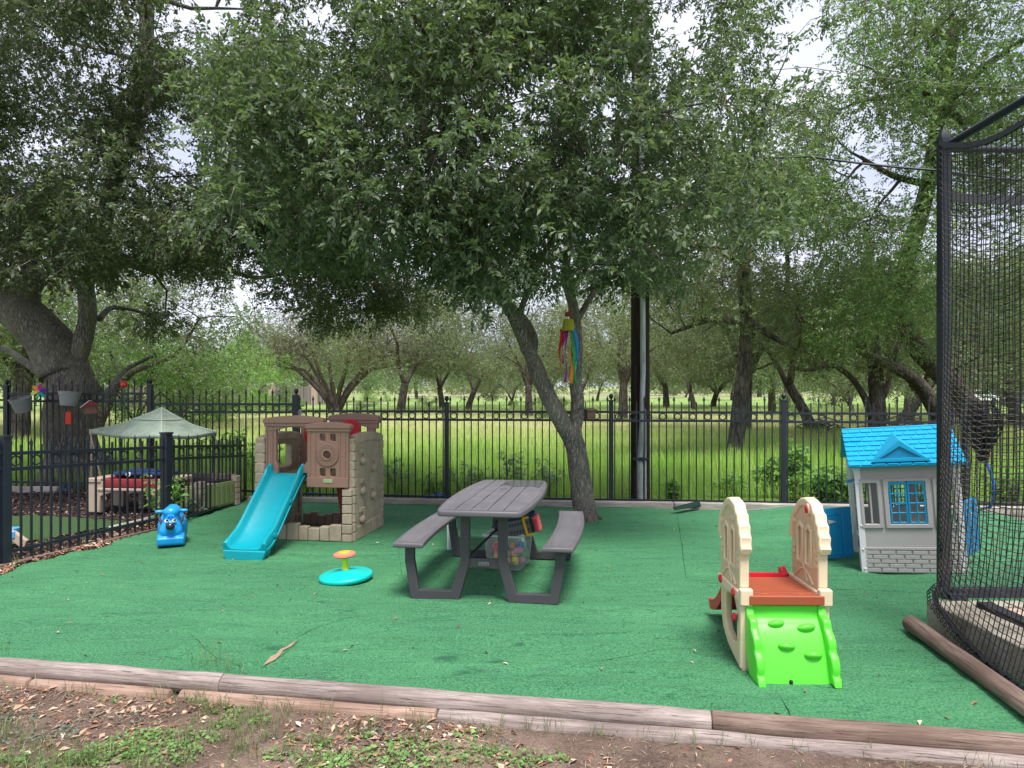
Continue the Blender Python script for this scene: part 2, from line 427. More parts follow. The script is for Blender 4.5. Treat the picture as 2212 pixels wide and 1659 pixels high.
# ---- earth
t = NT('yard_earth'); v = t.coord()
a = t.noise(v, 2.0, 6, .65); b = t.noise(v, 42, 5, .75); d = t.noise(t.coord(scale=(1, 1, 1)), 130, 3, .7)
c = t.ramp(a, [(.34, (.095, .066, .055)), (.5, (.185, .13, .105)), (.66, (.33, .245, .195))])
c = t.mix(t.ramp(b, [(.45, (0, 0, 0)), (.68, (.8, .8, .8))]), c, (.27, .185, .14))
c = t.mix(t.ramp(d, [(.3, (.7, .7, .7)), (.5, (0, 0, 0))]), c, (.035, .024, .02))
t.bsdf(c, .95, .15, bump=t.math('ADD', b, d), bstr=.9, bdist=.015)
M['earth'] = t.m
t = NT('mulch'); v = t.coord()
b = t.noise(v, 22, 5, .75); vo = t.n('ShaderNodeTexVoronoi'); vo.inputs['Scale'].default_value = 34; t.l(t.coord(scale=(1, 1.7, 1)), vo.inputs['Vector'])
c = t.ramp(b, [(.35, (.018, .012, .011)), (.55, (.06, .036, .031)), (.75, (.14, .09, .075))])
t.bsdf(c, .95, .15, bump=vo.outputs['Distance'], bstr=1, bdist=.03)
M['mulch'] = t.m
# ---- meadow ground (colour zones of the real field: lush, straw, mown)
t = NT('field_ground'); v = t.coord()
n = t.noise(v, .12, 5, .6); f = t.noise(v, 5, 5, .75)
sep = t.n('ShaderNodeSeparateXYZ'); t.l(t.coord(), sep.inputs[0])
dist = t.math('ADD', sep.outputs['Y'], t.math('MULTIPLY', t.math('SUBTRACT', n, .5), 30))
mr = t.n('ShaderNodeMapRange'); t.l(dist, mr.inputs[0]); mr.inputs[1].default_value = 10; mr.inputs[2].default_value = 110
c = t.ramp(mr.outputs[0], [(0, (.15, .24, .05)), (.10, (.21, .30, .07)), (.2, (.36, .35, .16)), (.33, (.38, .37, .18)), (.42, (.24, .34, .11)), (.65, (.24, .36, .11)), (1, (.32, .37, .16))])
c = t.mix(t.ramp(f, [(.35, (.6, .6, .6)), (.6, (0, 0, 0))]), c, (.05, .09, .02))
t.bsdf(c, .95, .1, bump=f, bstr=.6, bdist=.1)
M['field'] = t.m

# ------------------------------------------------------------------ terrain
def sm(x): x = max(0.0, min(1.0, x)); return x * x * (3 - 2 * x)
def front_y(x): return 3.74 - .172 * x                    # axis of the front log edging
def back_y(x): return 10.5 - .09 * x                      # line of the rear fence
def turf_z(x, y):
    z = .014 * mnoise.noise(Vector((x * .9, y * 1.4, 0))) + .012 * mnoise.noise(Vector((x * 1.6, y * 6, 3)))
    z += .007 * mnoise.noise(Vector((x * 3.5, y * 13, 9)))
    z += .07 * sm((x - 3.35) / .9) * sm((y - 5.2) / .8)
    k = sm((y - 9.6) / 1.0) * .03
    return z * min(1, abs(y - front_y(x)) * 3) + k
def mulch_z(x, y): return .15 * sm((y - 8.2) / 2.8) * sm((-4.15 - x) / .8) - .015 + .008 * mnoise.noise(Vector((x * 6, y * 6, 0)))
def field_z(x, y): return -.02 + .015 * (y - 11) + .1 * mnoise.noise(Vector((x * .05, y * .05, 4))) * sm((y - 14) / 20) + .16 * sm((-x - 4) / 3) * (1 - sm((y - 14) / 8))
def dirt_z(x, y): return -.088 - .012 * (front_y(x) - y) + .012 * mnoise.noise(Vector((x * 2.2, y * 2.2, 0))) + .006 * mnoise.noise(Vector((x * 9, y * 9, 0)))

def grid(name, xs, ys, zf, mat, keep=None):
    nx, ny = len(xs), len(ys)
    vs = [(x, y, zf(x, y)) for y in ys for x in xs]
    fs = []
    for j in range(ny - 1):
        for i in range(nx - 1):
            if keep is None or keep((xs[i] + xs[i + 1]) / 2, (ys[j] + ys[j + 1]) / 2):
                fs.append((j * nx + i, j * nx + i + 1, (j + 1) * nx + i + 1, (j + 1) * nx + i))
    me = bpy.data.meshes.new(name); me.from_pydata(vs, [], fs)
    bm = bmesh.new(); bm.from_mesh(me)
    bmesh.ops.delete(bm, geom=[q for q in bm.verts if not q.link_faces], context='VERTS'); bm.to_mesh(me); bm.free()
    return finish(me, name, mat, smooth=True, angle=None)

def fr(a, b, s):
    n = int(round((b - a) / s)); return [a + (b - a) * i / n for i in range(n + 1)]
# one sheet under everything, out to the horizon
xs = [-900, -400, -150, -60, -30, -18] + fr(-12, 12, 1.5) + [18, 30, 60, 150, 400, 900]
ys = [-40, -10, 0, 3] + fr(4, 10, 1) + fr(10.5, 30, .75) + [34, 40, 50, 65, 85, 110, 150, 220, 350, 600, 1000]
def base_z(x, y):
    if y < back_y(x) + .1: return -.16
    return field_z(x, y)
tag(grid('ground', xs, ys, base_z, M['field']), kind='structure')
tag(grid('yard_ground', fr(-6, 5, .05), fr(1.5, 4.6, .05), lambda x, y: dirt_z(x, y), M['earth'], keep=lambda x, y: y < front_y(x) + .02), kind='structure')

def inpoly(x, y, P):
    c = False; n = len(P)
    for i in range(n):
        x1, y1 = P[i]; x2, y2 = P[i - 1]
        if (y1 > y) != (y2 > y) and x < (x2 - x1) * (y - y1) / (y2 - y1) + x1: c = not c
    return c
edge = [on(x, y) for x, y in ((0, 1244), (59, 1217), (165, 1191), (205, 1186), (265, 1164), (339, 1144), (398, 1120), (472, 1099), (540, 1076))]
turf_poly = [(-6.6, 5.9), (-5.5, 6.15)] + [(p.x, p.y) for p in edge] + [(-4.05, 10.75), (6.5, 9.85), (6.5, front_y(6.5)), (-6.6, front_y(-6.6))]
def in_turf(x, y):
    e = .05 * mnoise.noise(Vector((x * 3, y * 3, 5)))
    return inpoly(x + e, y + e, turf_poly)
tag(grid('turf', fr(-6.6, 6.5, .035), fr(2.6, 10.8, .035), turf_z, M['turf'], keep=in_turf), kind='structure')
tag(grid('mulch_bed', fr(-11, -3.9, .1), fr(4.5, 11.6, .1), lambda x, y: mulch_z(x, y) - .012, M['mulch'], keep=lambda x, y: y < back_y(x) - .02), kind='structure')
gp = [on(-60, 1128), on(0, 1124), on(60, 1120), on(200, 1126), on(270, 1130), on(262, 1136), on(180, 1148), on(100, 1162), on(30, 1170), on(-60, 1170)]
gp = [(p.x, p.y) for p in gp]
t = NT('faded_turf_mat'); f = t.noise(t.coord(), 60, 4, .7)
t.bsdf(t.ramp(f, [(.3, (.025, .05, .018)), (.7, (.06, .12, .04))]), .9, .2, bump=f, bstr=.7, bdist=.02); M['old_turf'] = t.m
tag(grid('turf_patch', fr(-8, -4.5, .06), fr(7, 10.6, .06), lambda x, y: mulch_z(x, y) + .012, M['old_turf'], keep=lambda x, y: inpoly(x, y, gp)), kind='structure')
# pale track across the far field, and the lane by the timber fence
t = NT('track'); f = t.noise(t.coord(), 2, 5, .7); t.bsdf(t.ramp(f, [(.3, (.30, .25, .20)), (.7, (.45, .40, .34))]), .95, .1); M['track'] = t.m
def strip(name, pts, wid, mat):
    mb = MB(); vs = []
    for x, y in pts: vs += [(x, y - wid / 2, field_z(x, y - wid / 2) + .05), (x, y + wid / 2, field_z(x, y + wid / 2) + .05)]
    mb.add(vs, [(2 * i, 2 * i + 2, 2 * i + 3, 2 * i + 1) for i in range(len(pts) - 1)])
    return tag(mb.build(name, mat, smooth=False), kind='structure')
strip('path', [(x, 128 + 6 * math.sin(x * .03)) for x in range(-20, 140, 8)], 16, M['track'])
strip('lane', [(x, 62 + (x + 60) * .12) for x in range(-60, -8, 6)], 3.5, M['track'])

# ------------------------------------------------------------------ edging logs
def log(p, q, r, mat, label, seed, group='round timber edging logs'):
    p = Vector(p); q = Vector(q); d = q - p; L = d.length
    mb = MB(); k = max(8, int(L / .12))
    pts = [Vector((L * i / k, .006 * mnoise.noise(Vector((i * .3, seed, 0))), .006 * mnoise.noise(Vector((i * .3, seed, 7))))) for i in range(k + 1)]
    pts = [pts[0] + Vector((-.006, 0, 0))] + pts + [pts[-1] + Vector((.006, 0, 0))]
    rr = [r * .86] + [r * (1 + .03 * math.sin(i * .7 + seed)) for i in range(k + 1)] + [r * .86]
    mb.tube(pts, rr, 20, True, .07, seed)
    o = mb.build('edging_log', mat, angle=50)
    o.location = p; o.rotation_euler = d.to_track_quat('X', 'Z').to_euler()
    return tag(o, label, 'log', group)
def FL(x, dy, z): return (x, front_y(x) + dy, z)
log(FL(-6.2, 0, -.022), FL(-1.675, 0, -.022), .057, M['log_grey'], 'grey weathered log, upper of the two along the front edge, at its left end', 1)
log(FL(-1.665, 0, -.022), FL(1.015, 0, -.022), .057, M['log_grey'], 'pale weathered upper log in the middle of the front edge, below the picnic table', 2)
log(FL(1.03, 0, -.024), FL(4.6, 0, -.024), .058, M['log_brown'], 'brown upper log of the front edge, in front of the green climbing ramp', 3)
log(FL(-6.2, -.062, -.092), FL(-2.9, -.062, -.092), .050, M['log_pink'], 'short pinkish lower log at the far left of the front edge', 4)
log(FL(-2.87, -.062, -.095), FL(-1.98, -.06, -.095), .048, M['log_pink'], 'rounded stub of lower log between two lower logs, left front edge', 5)
log(FL(-1.9, -.062, -.093), FL(-.41, -.062, -.093), .050, M['log_pink'], 'reddish tan lower log left of the middle gap in the front edge', 6)
log(FL(-.39, -.062, -.090), FL(4.6, -.066, -.092), .050, M['log_grey'], 'long pale lower log running to the right end of the front edge', 7)
log((2.79, 4.86, .058), (2.63, 3.40, .055), .054, M['log_brown'], 'single brown log lying on the turf beside the netted cage', 8, None)
# pale timber kerb along the rear fence, and boards round the mulch bed
def timber(p, q, w_, h, mat, name, label, cat='kerb'):
    p = Vector(p); q = Vector(q); d = q - p; L = d.length; n = max(2, int(L / .3))
    mb = MB(); vs = []
    for i in range(n + 1):
        x = L * i / n; j = .008 * mnoise.noise(Vector((i, p.x, p.y))); k = .008 * mnoise.noise(Vector((i, p.x, 9)))
        vs += [(x, -w_ / 2 + j, -h), (x, w_ / 2 + j, -h), (x, w_ / 2 + j, k), (x, -w_ / 2 + j, k)]
    fs = [(4 * i + a, 4 * i + (a + 1) % 4, 4 * i + 4 + (a + 1) % 4, 4 * i + 4 + a) for i in range(n) for a in range(4)] + [(3, 2, 1, 0), (4 * n, 4 * n + 1, 4 * n + 2, 4 * n + 3)]
    mb.add(vs, fs); o = mb.build(name, mat, bevel=.012)
    o.location = p; o.rotation_euler = (0, 0, math.atan2(d.y, d.x)); return tag(o, label, cat, 'pale timber kerb at the rear fence' if cat == 'kerb' else None)
for a, b, lb in ((-4.05, -2.2, 'pale timber kerb behind the slide tower'), (-2.19, .2, 'pale timber kerb between slide tower and picnic table'), (.21, 2.35, 'pale timber kerb behind the leaning tree and utility pole'),
                 (2.36, 4.1, 'pale timber kerb left of the blue roofed playhouse'), (4.11, 7.2, 'pale timber kerb behind the netting')):
    timber((a, back_y(a) - .16, .10), (b, back_y(b) - .16, .10), .13, .2, M['curb'], 'timber_kerb', lb)
timber((-8.6, 11.0, .22), (-7.15, 10.95, .21), .08, .16, M['curb'], 'timber_board', 'low board edging the mulch left of the big oak', 'board')
timber((-6.35, 10.9, .22), (-5.0, 10.75, .14), .08, .16, M['curb'], 'timber_board', 'low board edging the mulch right of the big oak', 'board')
timber((-5.0, 6.55, .02), (-4.42, 8.6, .02), .09, .12, M['log_brown'], 'timber_board', 'low round board under the bottom rail of the near fence', 'board')
mb = MB(); mb.tube([on(235, 1142, .03), on(270, 1134, .05), on(310, 1124, .05), on(345, 1114, .05)], .03, 8)
tag(mb.build('fallen_branch', M['curb']), 'grey branch lying on the mulch behind the near fence', 'branch')
# ------------------------------------------------------------------ metal fences
def fence_panel(mb, A, B, zr, gap, zb, tall, short, pitch, low=.08, w_=.017):
    """rails from A to B (x, y) whose top rail runs at height zr[0]..zr[1]; pickets alternate tall spears and plain short ones"""
    A = Vector((*A, 0)); B = Vector((*B, 0)); d = B - A; L = d.length; u = d / L
    n = max(2, int(round(L / pitch))); ang = math.atan2(d.y, d.x)
    za, zc = zr
    for off, hh in ((0, .034), (gap, .034)):
        mb.bar(A + Vector((0, 0, za - off)), B + Vector((0, 0, zc - off)), .032, hh)
    mb.bar(A + Vector((0, 0, zb[0] + low)), B + Vector((0, 0, zb[1] + low)), .03, .032)
    for i in range(n):
        s = (i + .5) / n; p = A + d * s; zt = za + (zc - za) * s; zbt = zb[0] + (zb[1] - zb[0]) * s
        if i % 2 == 0:
            top = zt + tall
            mb.box((p.x, p.y, (zbt + top - .07) / 2), (w_, w_, top - .07 - zbt), ang)
            mb.lathe([(.010, 0), (.017, .006), (.017, .016), (.010, .022), (.013, .036), (.004, .07), (.001, .085)], 6, (p.x, p.y, top - .08))
            for sgn in (-1, 1):
                mb.bar((p.x, p.y, top - .062), Vector((p.x, p.y, top - .05)) + u * .02 * sgn, .008, .010)
            # ring between this picket and the next
            if i + 1 < n:
                c = A + d * ((i + 1) / n); rr = min(gap * .36, L / n * .46); zz = zt - gap / 2
                pts = [(c.x + u.x * rr * math.cos(a), c.y + u.y * rr * math.cos(a), zz + rr * math.sin(a)) for a in [2 * PI * k / 14 for k in range(15)]]
                mb.tube(pts, .0085, 5, False)
        else:
            top = zt + short
            mb.box((p.x, p.y, (zbt + top) / 2), (w_, w_, top - zbt), ang)

def post(parent, x, y, z0, z1, w_, ball=True, rz=0):
    mb = MB(); mb.box((x, y, (z0 + z1) / 2), (w_, w_, z1 - z0), rz)
    mb.box((x, y, z1 + .008), (w_ * 1.18, w_ * 1.18, .022), rz)
    o = mb.build('post', M['metal_black'], parent, bevel=.003)
    if ball:
        b = MB(); b.lathe([(.02, 0), (.012, .012), (.02, .022), (.033, .042), (.036, .06), (.028, .082), (.01, .096), (.002, .098)], 12, (x, y, z1 + .018))
        b.build('finial', M['metal_black'], o)
    return o

def fy(t): X = 10.5 * t / (1 + .09 * t); return X, back_y(X)
post_px = [15, 325, 640, 965, 1320, 1693, 2085, 2500]
P = [fy((x - CX) / F) for x in post_px]
P0 = (P[0][0] - 2.4, back_y(P[0][0] - 2.4))
rail_px = [850, 873, 888.5, 889.5, 891, 893.5, 896]
top_px = [820, 818, 840, 856, 851, 850, 850, 850]
names = ['corner stretch of black metal fence behind the big oak', 'black metal fence bay behind the green canopy', 'black metal fence bay behind the slide tower',
         'black metal fence bay between tower and leaning tree', 'black metal fence bay in front of the utility pole', 'black metal fence bay left of the blue roof playhouse', 'black metal fence bay seen through the netting']
fence = empty('metal_fence', (0, 0, 0), label='tall black metal fence with spear pickets and rings along the meadow', cat='fence')
def rail_z(px, Y): return EYE - (px - HY) / F * Y
bases = [.2, .17, .07, .05, .04, .03, .05, .08]
for i in range(7):
    A, B = P[i], P[i + 1]
    mb = MB()
    if i == 0: zr = (rail_z(850, A[1]), rail_z(850, B[1]))
    else: zr = (rail_z(rail_px[i], (A[1] + B[1]) / 2),) * 2
    fence_panel(mb, A, B, zr, .125, (bases[i] - .02, bases[i + 1] - .02), .245, .15, .107)
    o = mb.build('picket_panel', M['metal_black'], fence, angle=40, fixn=False)
    o['label'] = names[i]
mb = MB(); fence_panel(mb, P0, P[0], (rail_z(864, 11.3),) * 2, .125, (.2, .2), .245, .15, .107)
mb.build('picket_panel', M['metal_black'], fence, angle=40, fixn=False)
for i, (x, y) in enumerate(P):
    zt = rail_z(top_px[i], y) - .11
    post(fence, x, y, bases[i] - .1, zt, .066, True, -.09)

near = empty('metal_fence', (0, 0, 0), label='low black metal fence crossing from the left front towards the slide tower', cat='fence')
S = [(-5.55, 4.9), (-4.95, 6.78), (-4.34, 8.72), (-4.12, 10.75)]
zr = [(1.10, 1.10), (1.085, 1.005), (1.01, .88)]
zb = [(.02, .02), (.02, .03), (.02, .03)]
for i in range(3):
    mb = MB(); fence_panel(mb, S[i], S[i + 1], zr[i], .155, zb[i], .16, .085, .108, low=.10 if i == 1 else .03, w_=.018)
    mb.build('picket_panel', M['metal_black'], near, angle=40, fixn=False)
for (x, y), zt, rz in zip(S[:3], (1.27, 1.245, 1.175), (1.26, 1.26, 1.26)):
    post(near, x, y, -.1, zt, .08 if zt > 1.2 else .10, False, rz)
mb = MB(); mb.box((-5.03, 6.74, .62), (.06, .06, 1.2), 1.26)
for z in (1.03, .92, .12): mb.box((-4.99, 6.77, z), (.1, .05, .05), 1.26)
mb.build('gate_stile', M['metal_black'], near, bevel=.003)

# ------------------------------------------------------------------ utility pole with conduit
M['creosote'] = woodmat('creosoted_pole_wood', (.012, .009, .009), (.035, .024, .02), (.08, .052, .042), .7)
M['pole_grey'] = woodmat('grey_pole_wood', (.10, .09, .085), (.2, .18, .17), (.3, .28, .26), .7)
px, py = 1.985, 10.75
up = empty('utility_pole', (px, py, -.05), label='dark creosoted utility pole with a white conduit rising behind the fence', cat='utility pole')
def zlog(r0, r1, z0, z1, mat, name, seed):
    mb = MB(); k = 14
    mb.tube([Vector(((z1 - z0) * i / k, 0, 0)) for i in range(k + 1)], [r0 + (r1 - r0) * i / k for i in range(k + 1)], 18, True, .03, seed)
    o = mb.build(name, mat, up, angle=50); o.rotation_euler = (0, -PI / 2, 0); o.location = (0, 0, z0); return o
zlog(.148, .136, 0, 6.2, M['creosote'], 'pole_shaft', 3)
zlog(.135, .12, 6.2, 9.5, M['pole_grey'], 'pole_top', 4)
t = NT('pvc'); f = t.noise(t.coord(scale=(1, 1, .3)), 8, 5, .7); t.bsdf(t.ramp(f, [(.35, (.22, .24, .24)), (.62, (.42, .45, .47))]), .5, .4); M['pvc'] = t.m
mb = MB(); mb.tube([(-.04, -.19, .05), (-.035, -.19, .8), (-.01, -.18, 1.3), (.01, -.175, 2.1), (.0, -.175, 4.2), (-.01, -.175, 6)], [.050, .044, .038, .042, .042, .04], 12)
mb.build('conduit', M['pvc'], up, angle=40)
mb = MB(); mb.tube([(.045, -.19, .0), (.042, -.19, 1.25), (.03, -.18, 1.5)], .018, 8); mb.build('thin_conduit', M['pvc'], up)
mb = MB(); mb.box((-.02, -.2, .74), (.24, .05, .03)); mb.box((-.02, -.24, .74), (.10, .02, .06)); mb.build('pipe_clamp', M['metal_black'], up, bevel=.004)
mb = MB(); mb.box((-.0, -.19, 3.6), (.14, .10, .03)); mb.build('pipe_clamp', M['metal_black'], up, bevel=.004)
mb = MB(); mb.box((-.1, -.145, 1.1), (.045, .02, 2.1)); mb.build('cover_strip', M['creosote'], up, bevel=.004)

def wire(pts, r, label, mat=None):
    mb = MB(); P_ = []
    for i in range(len(pts) - 1):
        a, b = pts[i], pts[i + 1]
        for k in range(10):
            s = k / 10; q = a.lerp(b, s); q = q - Vector((0, 0, (b - a).length * .012 * 4 * s * (1 - s))); P_.append(q)
    P_.append(pts[-1]); mb.tube(P_, r, 5)
    return tag(mb.build('overhead_wire', mat or M['metal_black']), label, 'wire')
wire([Vector((px, py, 5.35)), at(1750, 338, 9.6), at(2025, 368, 8.6), at(2400, 405, 7.2)], .016, 'thick black overhead cable passing behind the cage post')
wire([Vector((px, py, 6.6)), at(1740, 145, 11), at(2212, 192, 12), at(2500, 222, 13)], .006, 'thin pale overhead wire high on the right above the cage', M['pole_grey'])
wire([Vector((px, py, 5.4)), at(1100, 330, 11), at(530, 369, 11), at(180, 388, 11), at(-200, 400, 11)], .013, 'black overhead cable running left through the big oak')

# ------------------------------------------------------------------ netted cage on its concrete kerb
t = NT('old_concrete'); v = t.coord(); f = t.noise(v, 4, 6, .7); g2 = t.noise(v, 70, 4, .7)
c = t.ramp(f, [(.35, (.20, .18, .145)), (.5, (.36, .33, .27)), (.7, (.55, .51, .44))]); c = t.mix(t.ramp(g2, [(.4, (.4, .4, .4)), (.6, (0, 0, 0))]), c, (.08, .07, .055))
t.bsdf(c, .92, .2, bump=t.math('ADD', f, g2), bstr=.6, bdist=.015); M['concrete'] = t.m
t = NT('paver_floor'); bt = t.n('ShaderNodeTexBrick'); bt.inputs['Scale'].default_value = 2.2; bt.inputs['Color1'].default_value = (.42, .31, .26, 1); bt.inputs['Color2'].default_value = (.55, .46, .42, 1)
bt.inputs['Mortar'].default_value = (.14, .10, .08, 1); bt.inputs['Mortar Size'].default_value = .014; t.l(t.coord(), bt.inputs['Vector'])
f = t.noise(t.coord(), 3, 6, .7); c = t.mix(t.ramp(f, [(.4, (.75, .75, .75)), (.6, (0, 0, 0))]), bt.outputs[0], (.32, .2, .15))
t.bsdf(c, .9, .2, bump=t.noise(t.coord(), 40, 4, .7), bstr=.4, bdist=.01); M['paver'] = t.m
mb = MB(); mb.box((3.07, 3.3, .055), (.26, 3.26, .29)); mb.box((5.2, 4.9, .055), (4.0, .12, .27))
o = mb.build('concrete_kerb', M['concrete'], bevel=.012); tag(o, 'stained concrete kerb under the left edge of the netted cage', 'kerb')
mb = MB(); mb.box((5.2, 3.2, .05), (4.0, 3.27, .24)); tag(mb.build('cage_floor', M['paver'], smooth=False), kind='structure')
t = NT('rubber_mat'); t.bsdf((.02, .021, .026), .7, .3, bump=t.noise(t.coord(), 30, 3, .6), bstr=.4, bdist=.01); M['rubber'] = t.m
mb = MB(); mb.box((3.29, 3.3, .19), (.10, 3.1, .05)); mb.box((3.9, 3.9, .185), (1.2, .03, .03)); tag(mb.build('rubber_strip', M['rubber'], bevel=.006), 'black rubber strip along the cage floor edge', 'mat')
CXc, CYc, CZ = 3.095, 4.98, 3.53
cage = empty('batting_cage', (0, 0, 0), label='tall black steel frame cage hung with sagging black netting', cat='cage')
mb = MB(); mb.box((CXc, CYc, (.2 + CZ - .05) / 2), (.064, .064, CZ - .25))
mb.lathe([(.047, 0), (.047, .03), (.002, .09)], 4, (CXc, CYc, CZ - .05), Matrix.Rotation(PI / 4, 4, 'Z'))
mb.build('post', M['metal_black'], cage, bevel=.004)
mb = MB(); mb.tube([(CXc + .02, CYc, CZ - .09), (CXc, 1.2, CZ - .06)], .028, 12); o = mb.build('top_rail', M['metal_black'], cage); o['label'] = 'steel top pipe running towards the camera'
mb = MB(); mb.tube([(CXc, CYc, CZ - .11), (7.5, CYc + .1, CZ - .11)], .024, 12); o = mb.build('top_rail', M['metal_black'], cage); o['label'] = 'steel top pipe running right across the rear'
mb = MB(); mb.box((5.3, CYc, .24), (4.3, .05, .07)); mb.box((3.16, CYc - .02, .22), (.12, .1, .05)); mb.build('ground_beam', M['metal_black'], cage, bevel=.004)
t = NT('net_twine'); f = t.noise(t.coord(), 6, 3, .6); t.bsdf(t.ramp(f, [(.35, (.008, .009, .016)), (.65, (.03, .028, .028))]), .6, .3); M['net'] = t.m
t = NT('net_twine_tan'); f = t.noise(t.coord(), 6, 3, .6); t.bsdf(t.ramp(f, [(.35, (.03, .028, .026)), (.65, (.10, .088, .06))]), .7, .3); M['net_tan'] = t.m  # tan colour for the cross twine; upright twine is near black
def lerp(a, b, s): return a + (b - a) * s
bot_curve = [(0, 3.065, 4.96, .26), (.06, 2.99, 4.90, .235), (.12, 2.925, 4.78, .20), (.25, 2.895, 4.5, .09), (.42, 2.865, 4.16, .02), (.62, 2.83, 3.8, .01), (1.0, 2.80, 3.1, .01)]
def bot(s):
    for (s0, *a), (s1, *b) in zip(bot_curve, bot_curve[1:]):
        if s <= s1: k = (s - s0) / (s1 - s0); return Vector([lerp(x, y, k) for x, y in zip(a, b)])
    return Vector(bot_curve[-1][1:])
def topc(s):
    y = lerp(4.97, 3.0, s); sag = .03 + .20 * sm(s / .5) + .06 * math.sin(s * 9)
    return Vector((3.06, y, CZ - .08 - sag * (1 if s > 0 else 0)))
def side(s, u):
    """s along the cage, u from top 0 to bottom 1"""
    a, b = topc(s), bot(s); p = a.lerp(b, u)
    straight = 1 - u ** 5
    p.x = lerp(b.x, 3.06, straight) + .03 * math.sin(s * 11 + u * 4) * u * (1 - u) * 2
    p.y = lerp(a.y, b.y, sm(u) ** 1.5)
    p.z -= .10 * math.sin(PI * min(1, s * 2.2)) * math.sin(PI * u) * .8
    return p
def net(fn, ns, nu, name, label, th=.0037, parent=cage):
    for part, mat in ((0, M['net_tan']), (1, M['net'])):
        mb = MB()
        if part == 0:
            for j in range(nu + 1):
                pts = [fn(i / ns, j / nu) + Vector((0, 0, -.004 * abs(math.sin(PI * i * .5)))) for i in range(ns + 1)]
                mb.tube(pts, th, 3, False)
        else:
            for i in range(ns + 1):
                mb.tube([fn(i / ns, j / nu) for j in range(0, nu + 1)], th, 3, False)
        o = mb.build(name + ('_cross_twine' if part == 0 else '_twine'), mat, parent, smooth=False, fixn=False); o['label'] = label
net(side, 44, 74, 'side_net', 'netting of the left side, bulging out over the kerb')
def back(s, u): return Vector((lerp(3.12, 5.4, s), CYc + .02 + .02 * math.sin(s * 14 + u * 3), lerp(CZ - .14 - .03 * math.sin(s * 20) ** 2, .25, u)))
net(back, 48, 74, 'rear_net', 'netting of the rear side, hanging straight', .0034)
mb = MB(); ht = []
for s in fr(0, 1, .04):
    p = topc(s) + Vector((0, 0, .02)); ht.append(p)
vs = []
for p in ht: vs += [p + Vector((0, 0, .02)), p - Vector((.01, 0, .02)), p + Vector((.01, 0, -.02))]
mb.add(vs, [(3 * i + a, 3 * i + (a + 1) % 3, 3 * i + 3 + (a + 1) % 3, 3 * i + 3 + a) for i in range(len(ht) - 1) for a in range(3)])
mb.tube([bot(s) + Vector((0, 0, .012)) for s in fr(0, 1, .03)], .016, 7)
mb.tube([bot(s) + Vector((-.02, 0, .03 + .012 * math.sin(s * 120))) for s in fr(0, 1, .01)], .007, 5)
for s in fr(.0, .98, .02):
    a = bot(s); pts = [a + Vector((.02 * math.cos(k) - .02, .012 * k, .02 + .024 * math.sin(k))) for k in fr(0, 6.3, .7)]
    mb.tube(pts, .003, 4)
mb.build('net_hem', M['rubber'], cage)
mb = MB(); vs = []
for i in range(24):
    x = 3.14 + i * .09; z = CZ - .46 - .02 * math.sin(i * .28); vs += [(x, CYc - .01, z + .035), (x, CYc - .025, z - .035), (x, CYc + .0, z - .03)]
mb.add(vs, [(3 * i + a, 3 * i + (a + 1) % 3, 3 * i + 3 + (a + 1) % 3, 3 * i + 3 + a) for i in range(23) for a in range(3)])
mb.build('net_strap', M['rubber'], cage)
# bundle of gathered net hanging on the rear fence, with hose
mb = MB(); g = random.Random(3); c0 = at(2122, 925, 8.6)
for k in range(150):
    a = g.uniform(0, 6.28); r = g.uniform(.02, .17); pts = []
    for q in range(7):
        z = .32 - q * .12 + g.uniform(-.03, .03); rr = r * (.35 + math.sin(PI * min(1, q / 6 + .12)) * .9)
        pts.append(c0 + Vector((rr * math.cos(a + q * .3), rr * math.sin(a + q * .3), z)))
    mb.tube(pts, .005, 3)
tag(mb.build('gathered_net', M['net'], fixn=False), 'dark bundle of gathered netting hanging behind the playhouse', 'netting')
t = NT('blue_hose_mat'); t.bsdf((.012, .12, .55), .4, .5); M['hose'] = t.m
red = plastic('red_plastic', (.50, .012, .03), .4, .3)
M['red'] = red
h = empty('garden_hose', (0, 0, 0), label='blue garden hose with a red nozzle hanging at the rear fence', cat='hose')
mb = MB(); mb.tube([at(2128, 985, 9.3), at(2135, 1010, 9.3), at(2146, 1040, 9.3), at(2147, 1070, 9.3), at(2140, 1095, 9.4), at(2120, 1099, 9.6)], .018, 8); mb.build('tube', M['hose'], h)
mb = MB(); mb.box(at(2122, 972, 9.3), (.06, .05, .12), Matrix.Rotation(.5, 4, 'Y')); mb.box(at(2130, 980, 9.3), (.13, .04, .04), Matrix.Rotation(.5, 4, 'Y')); mb.build('nozzle', red, h, bevel=.01)
# ------------------------------------------------------------------ picnic table
t = NT('moulded_wood_grain'); v = t.coord()
wv = t.n('ShaderNodeTexWave'); wv.wave_type = 'BANDS'; wv.bands_direction = 'X'; wv.inputs['Scale'].default_value = 38; wv.inputs['Distortion'].default_value = 9; wv.inputs['Detail'].default_value = 3; wv.inputs['Detail Scale'].default_value = .35
t.l(t.coord(scale=(1, .16, 1)), wv.inputs['Vector'])
n = t.noise(v, 3, 5, .6); c = t.ramp(n, [(.3, (.12, .113, .125)), (.6, (.18, .172, .19))])
c = t.mix(t.math('MULTIPLY', wv.outputs['Fac'], .45), c, (.27, .26, .285))
t.bsdf(c, .5, .45, bump=wv.outputs['Fac'], bstr=.9, bdist=.006); M['slat'] = t.m
M['tbl'] = plastic('grey_table_plastic', (.105, .098, .11), .45, .35, 200, .15)
M['tblleg'] = plastic('charcoal_frame', (.052, .048, .056), .5, .35, 160, .2)
t = NT('water_film'); n = t.noise(t.coord(), 6, 3, .5); t.bsdf(t.ramp(n, [(.3, (.06, .056, .07)), (.7, (.085, .08, .10))]), .12, .6); M['wet'] = t.m
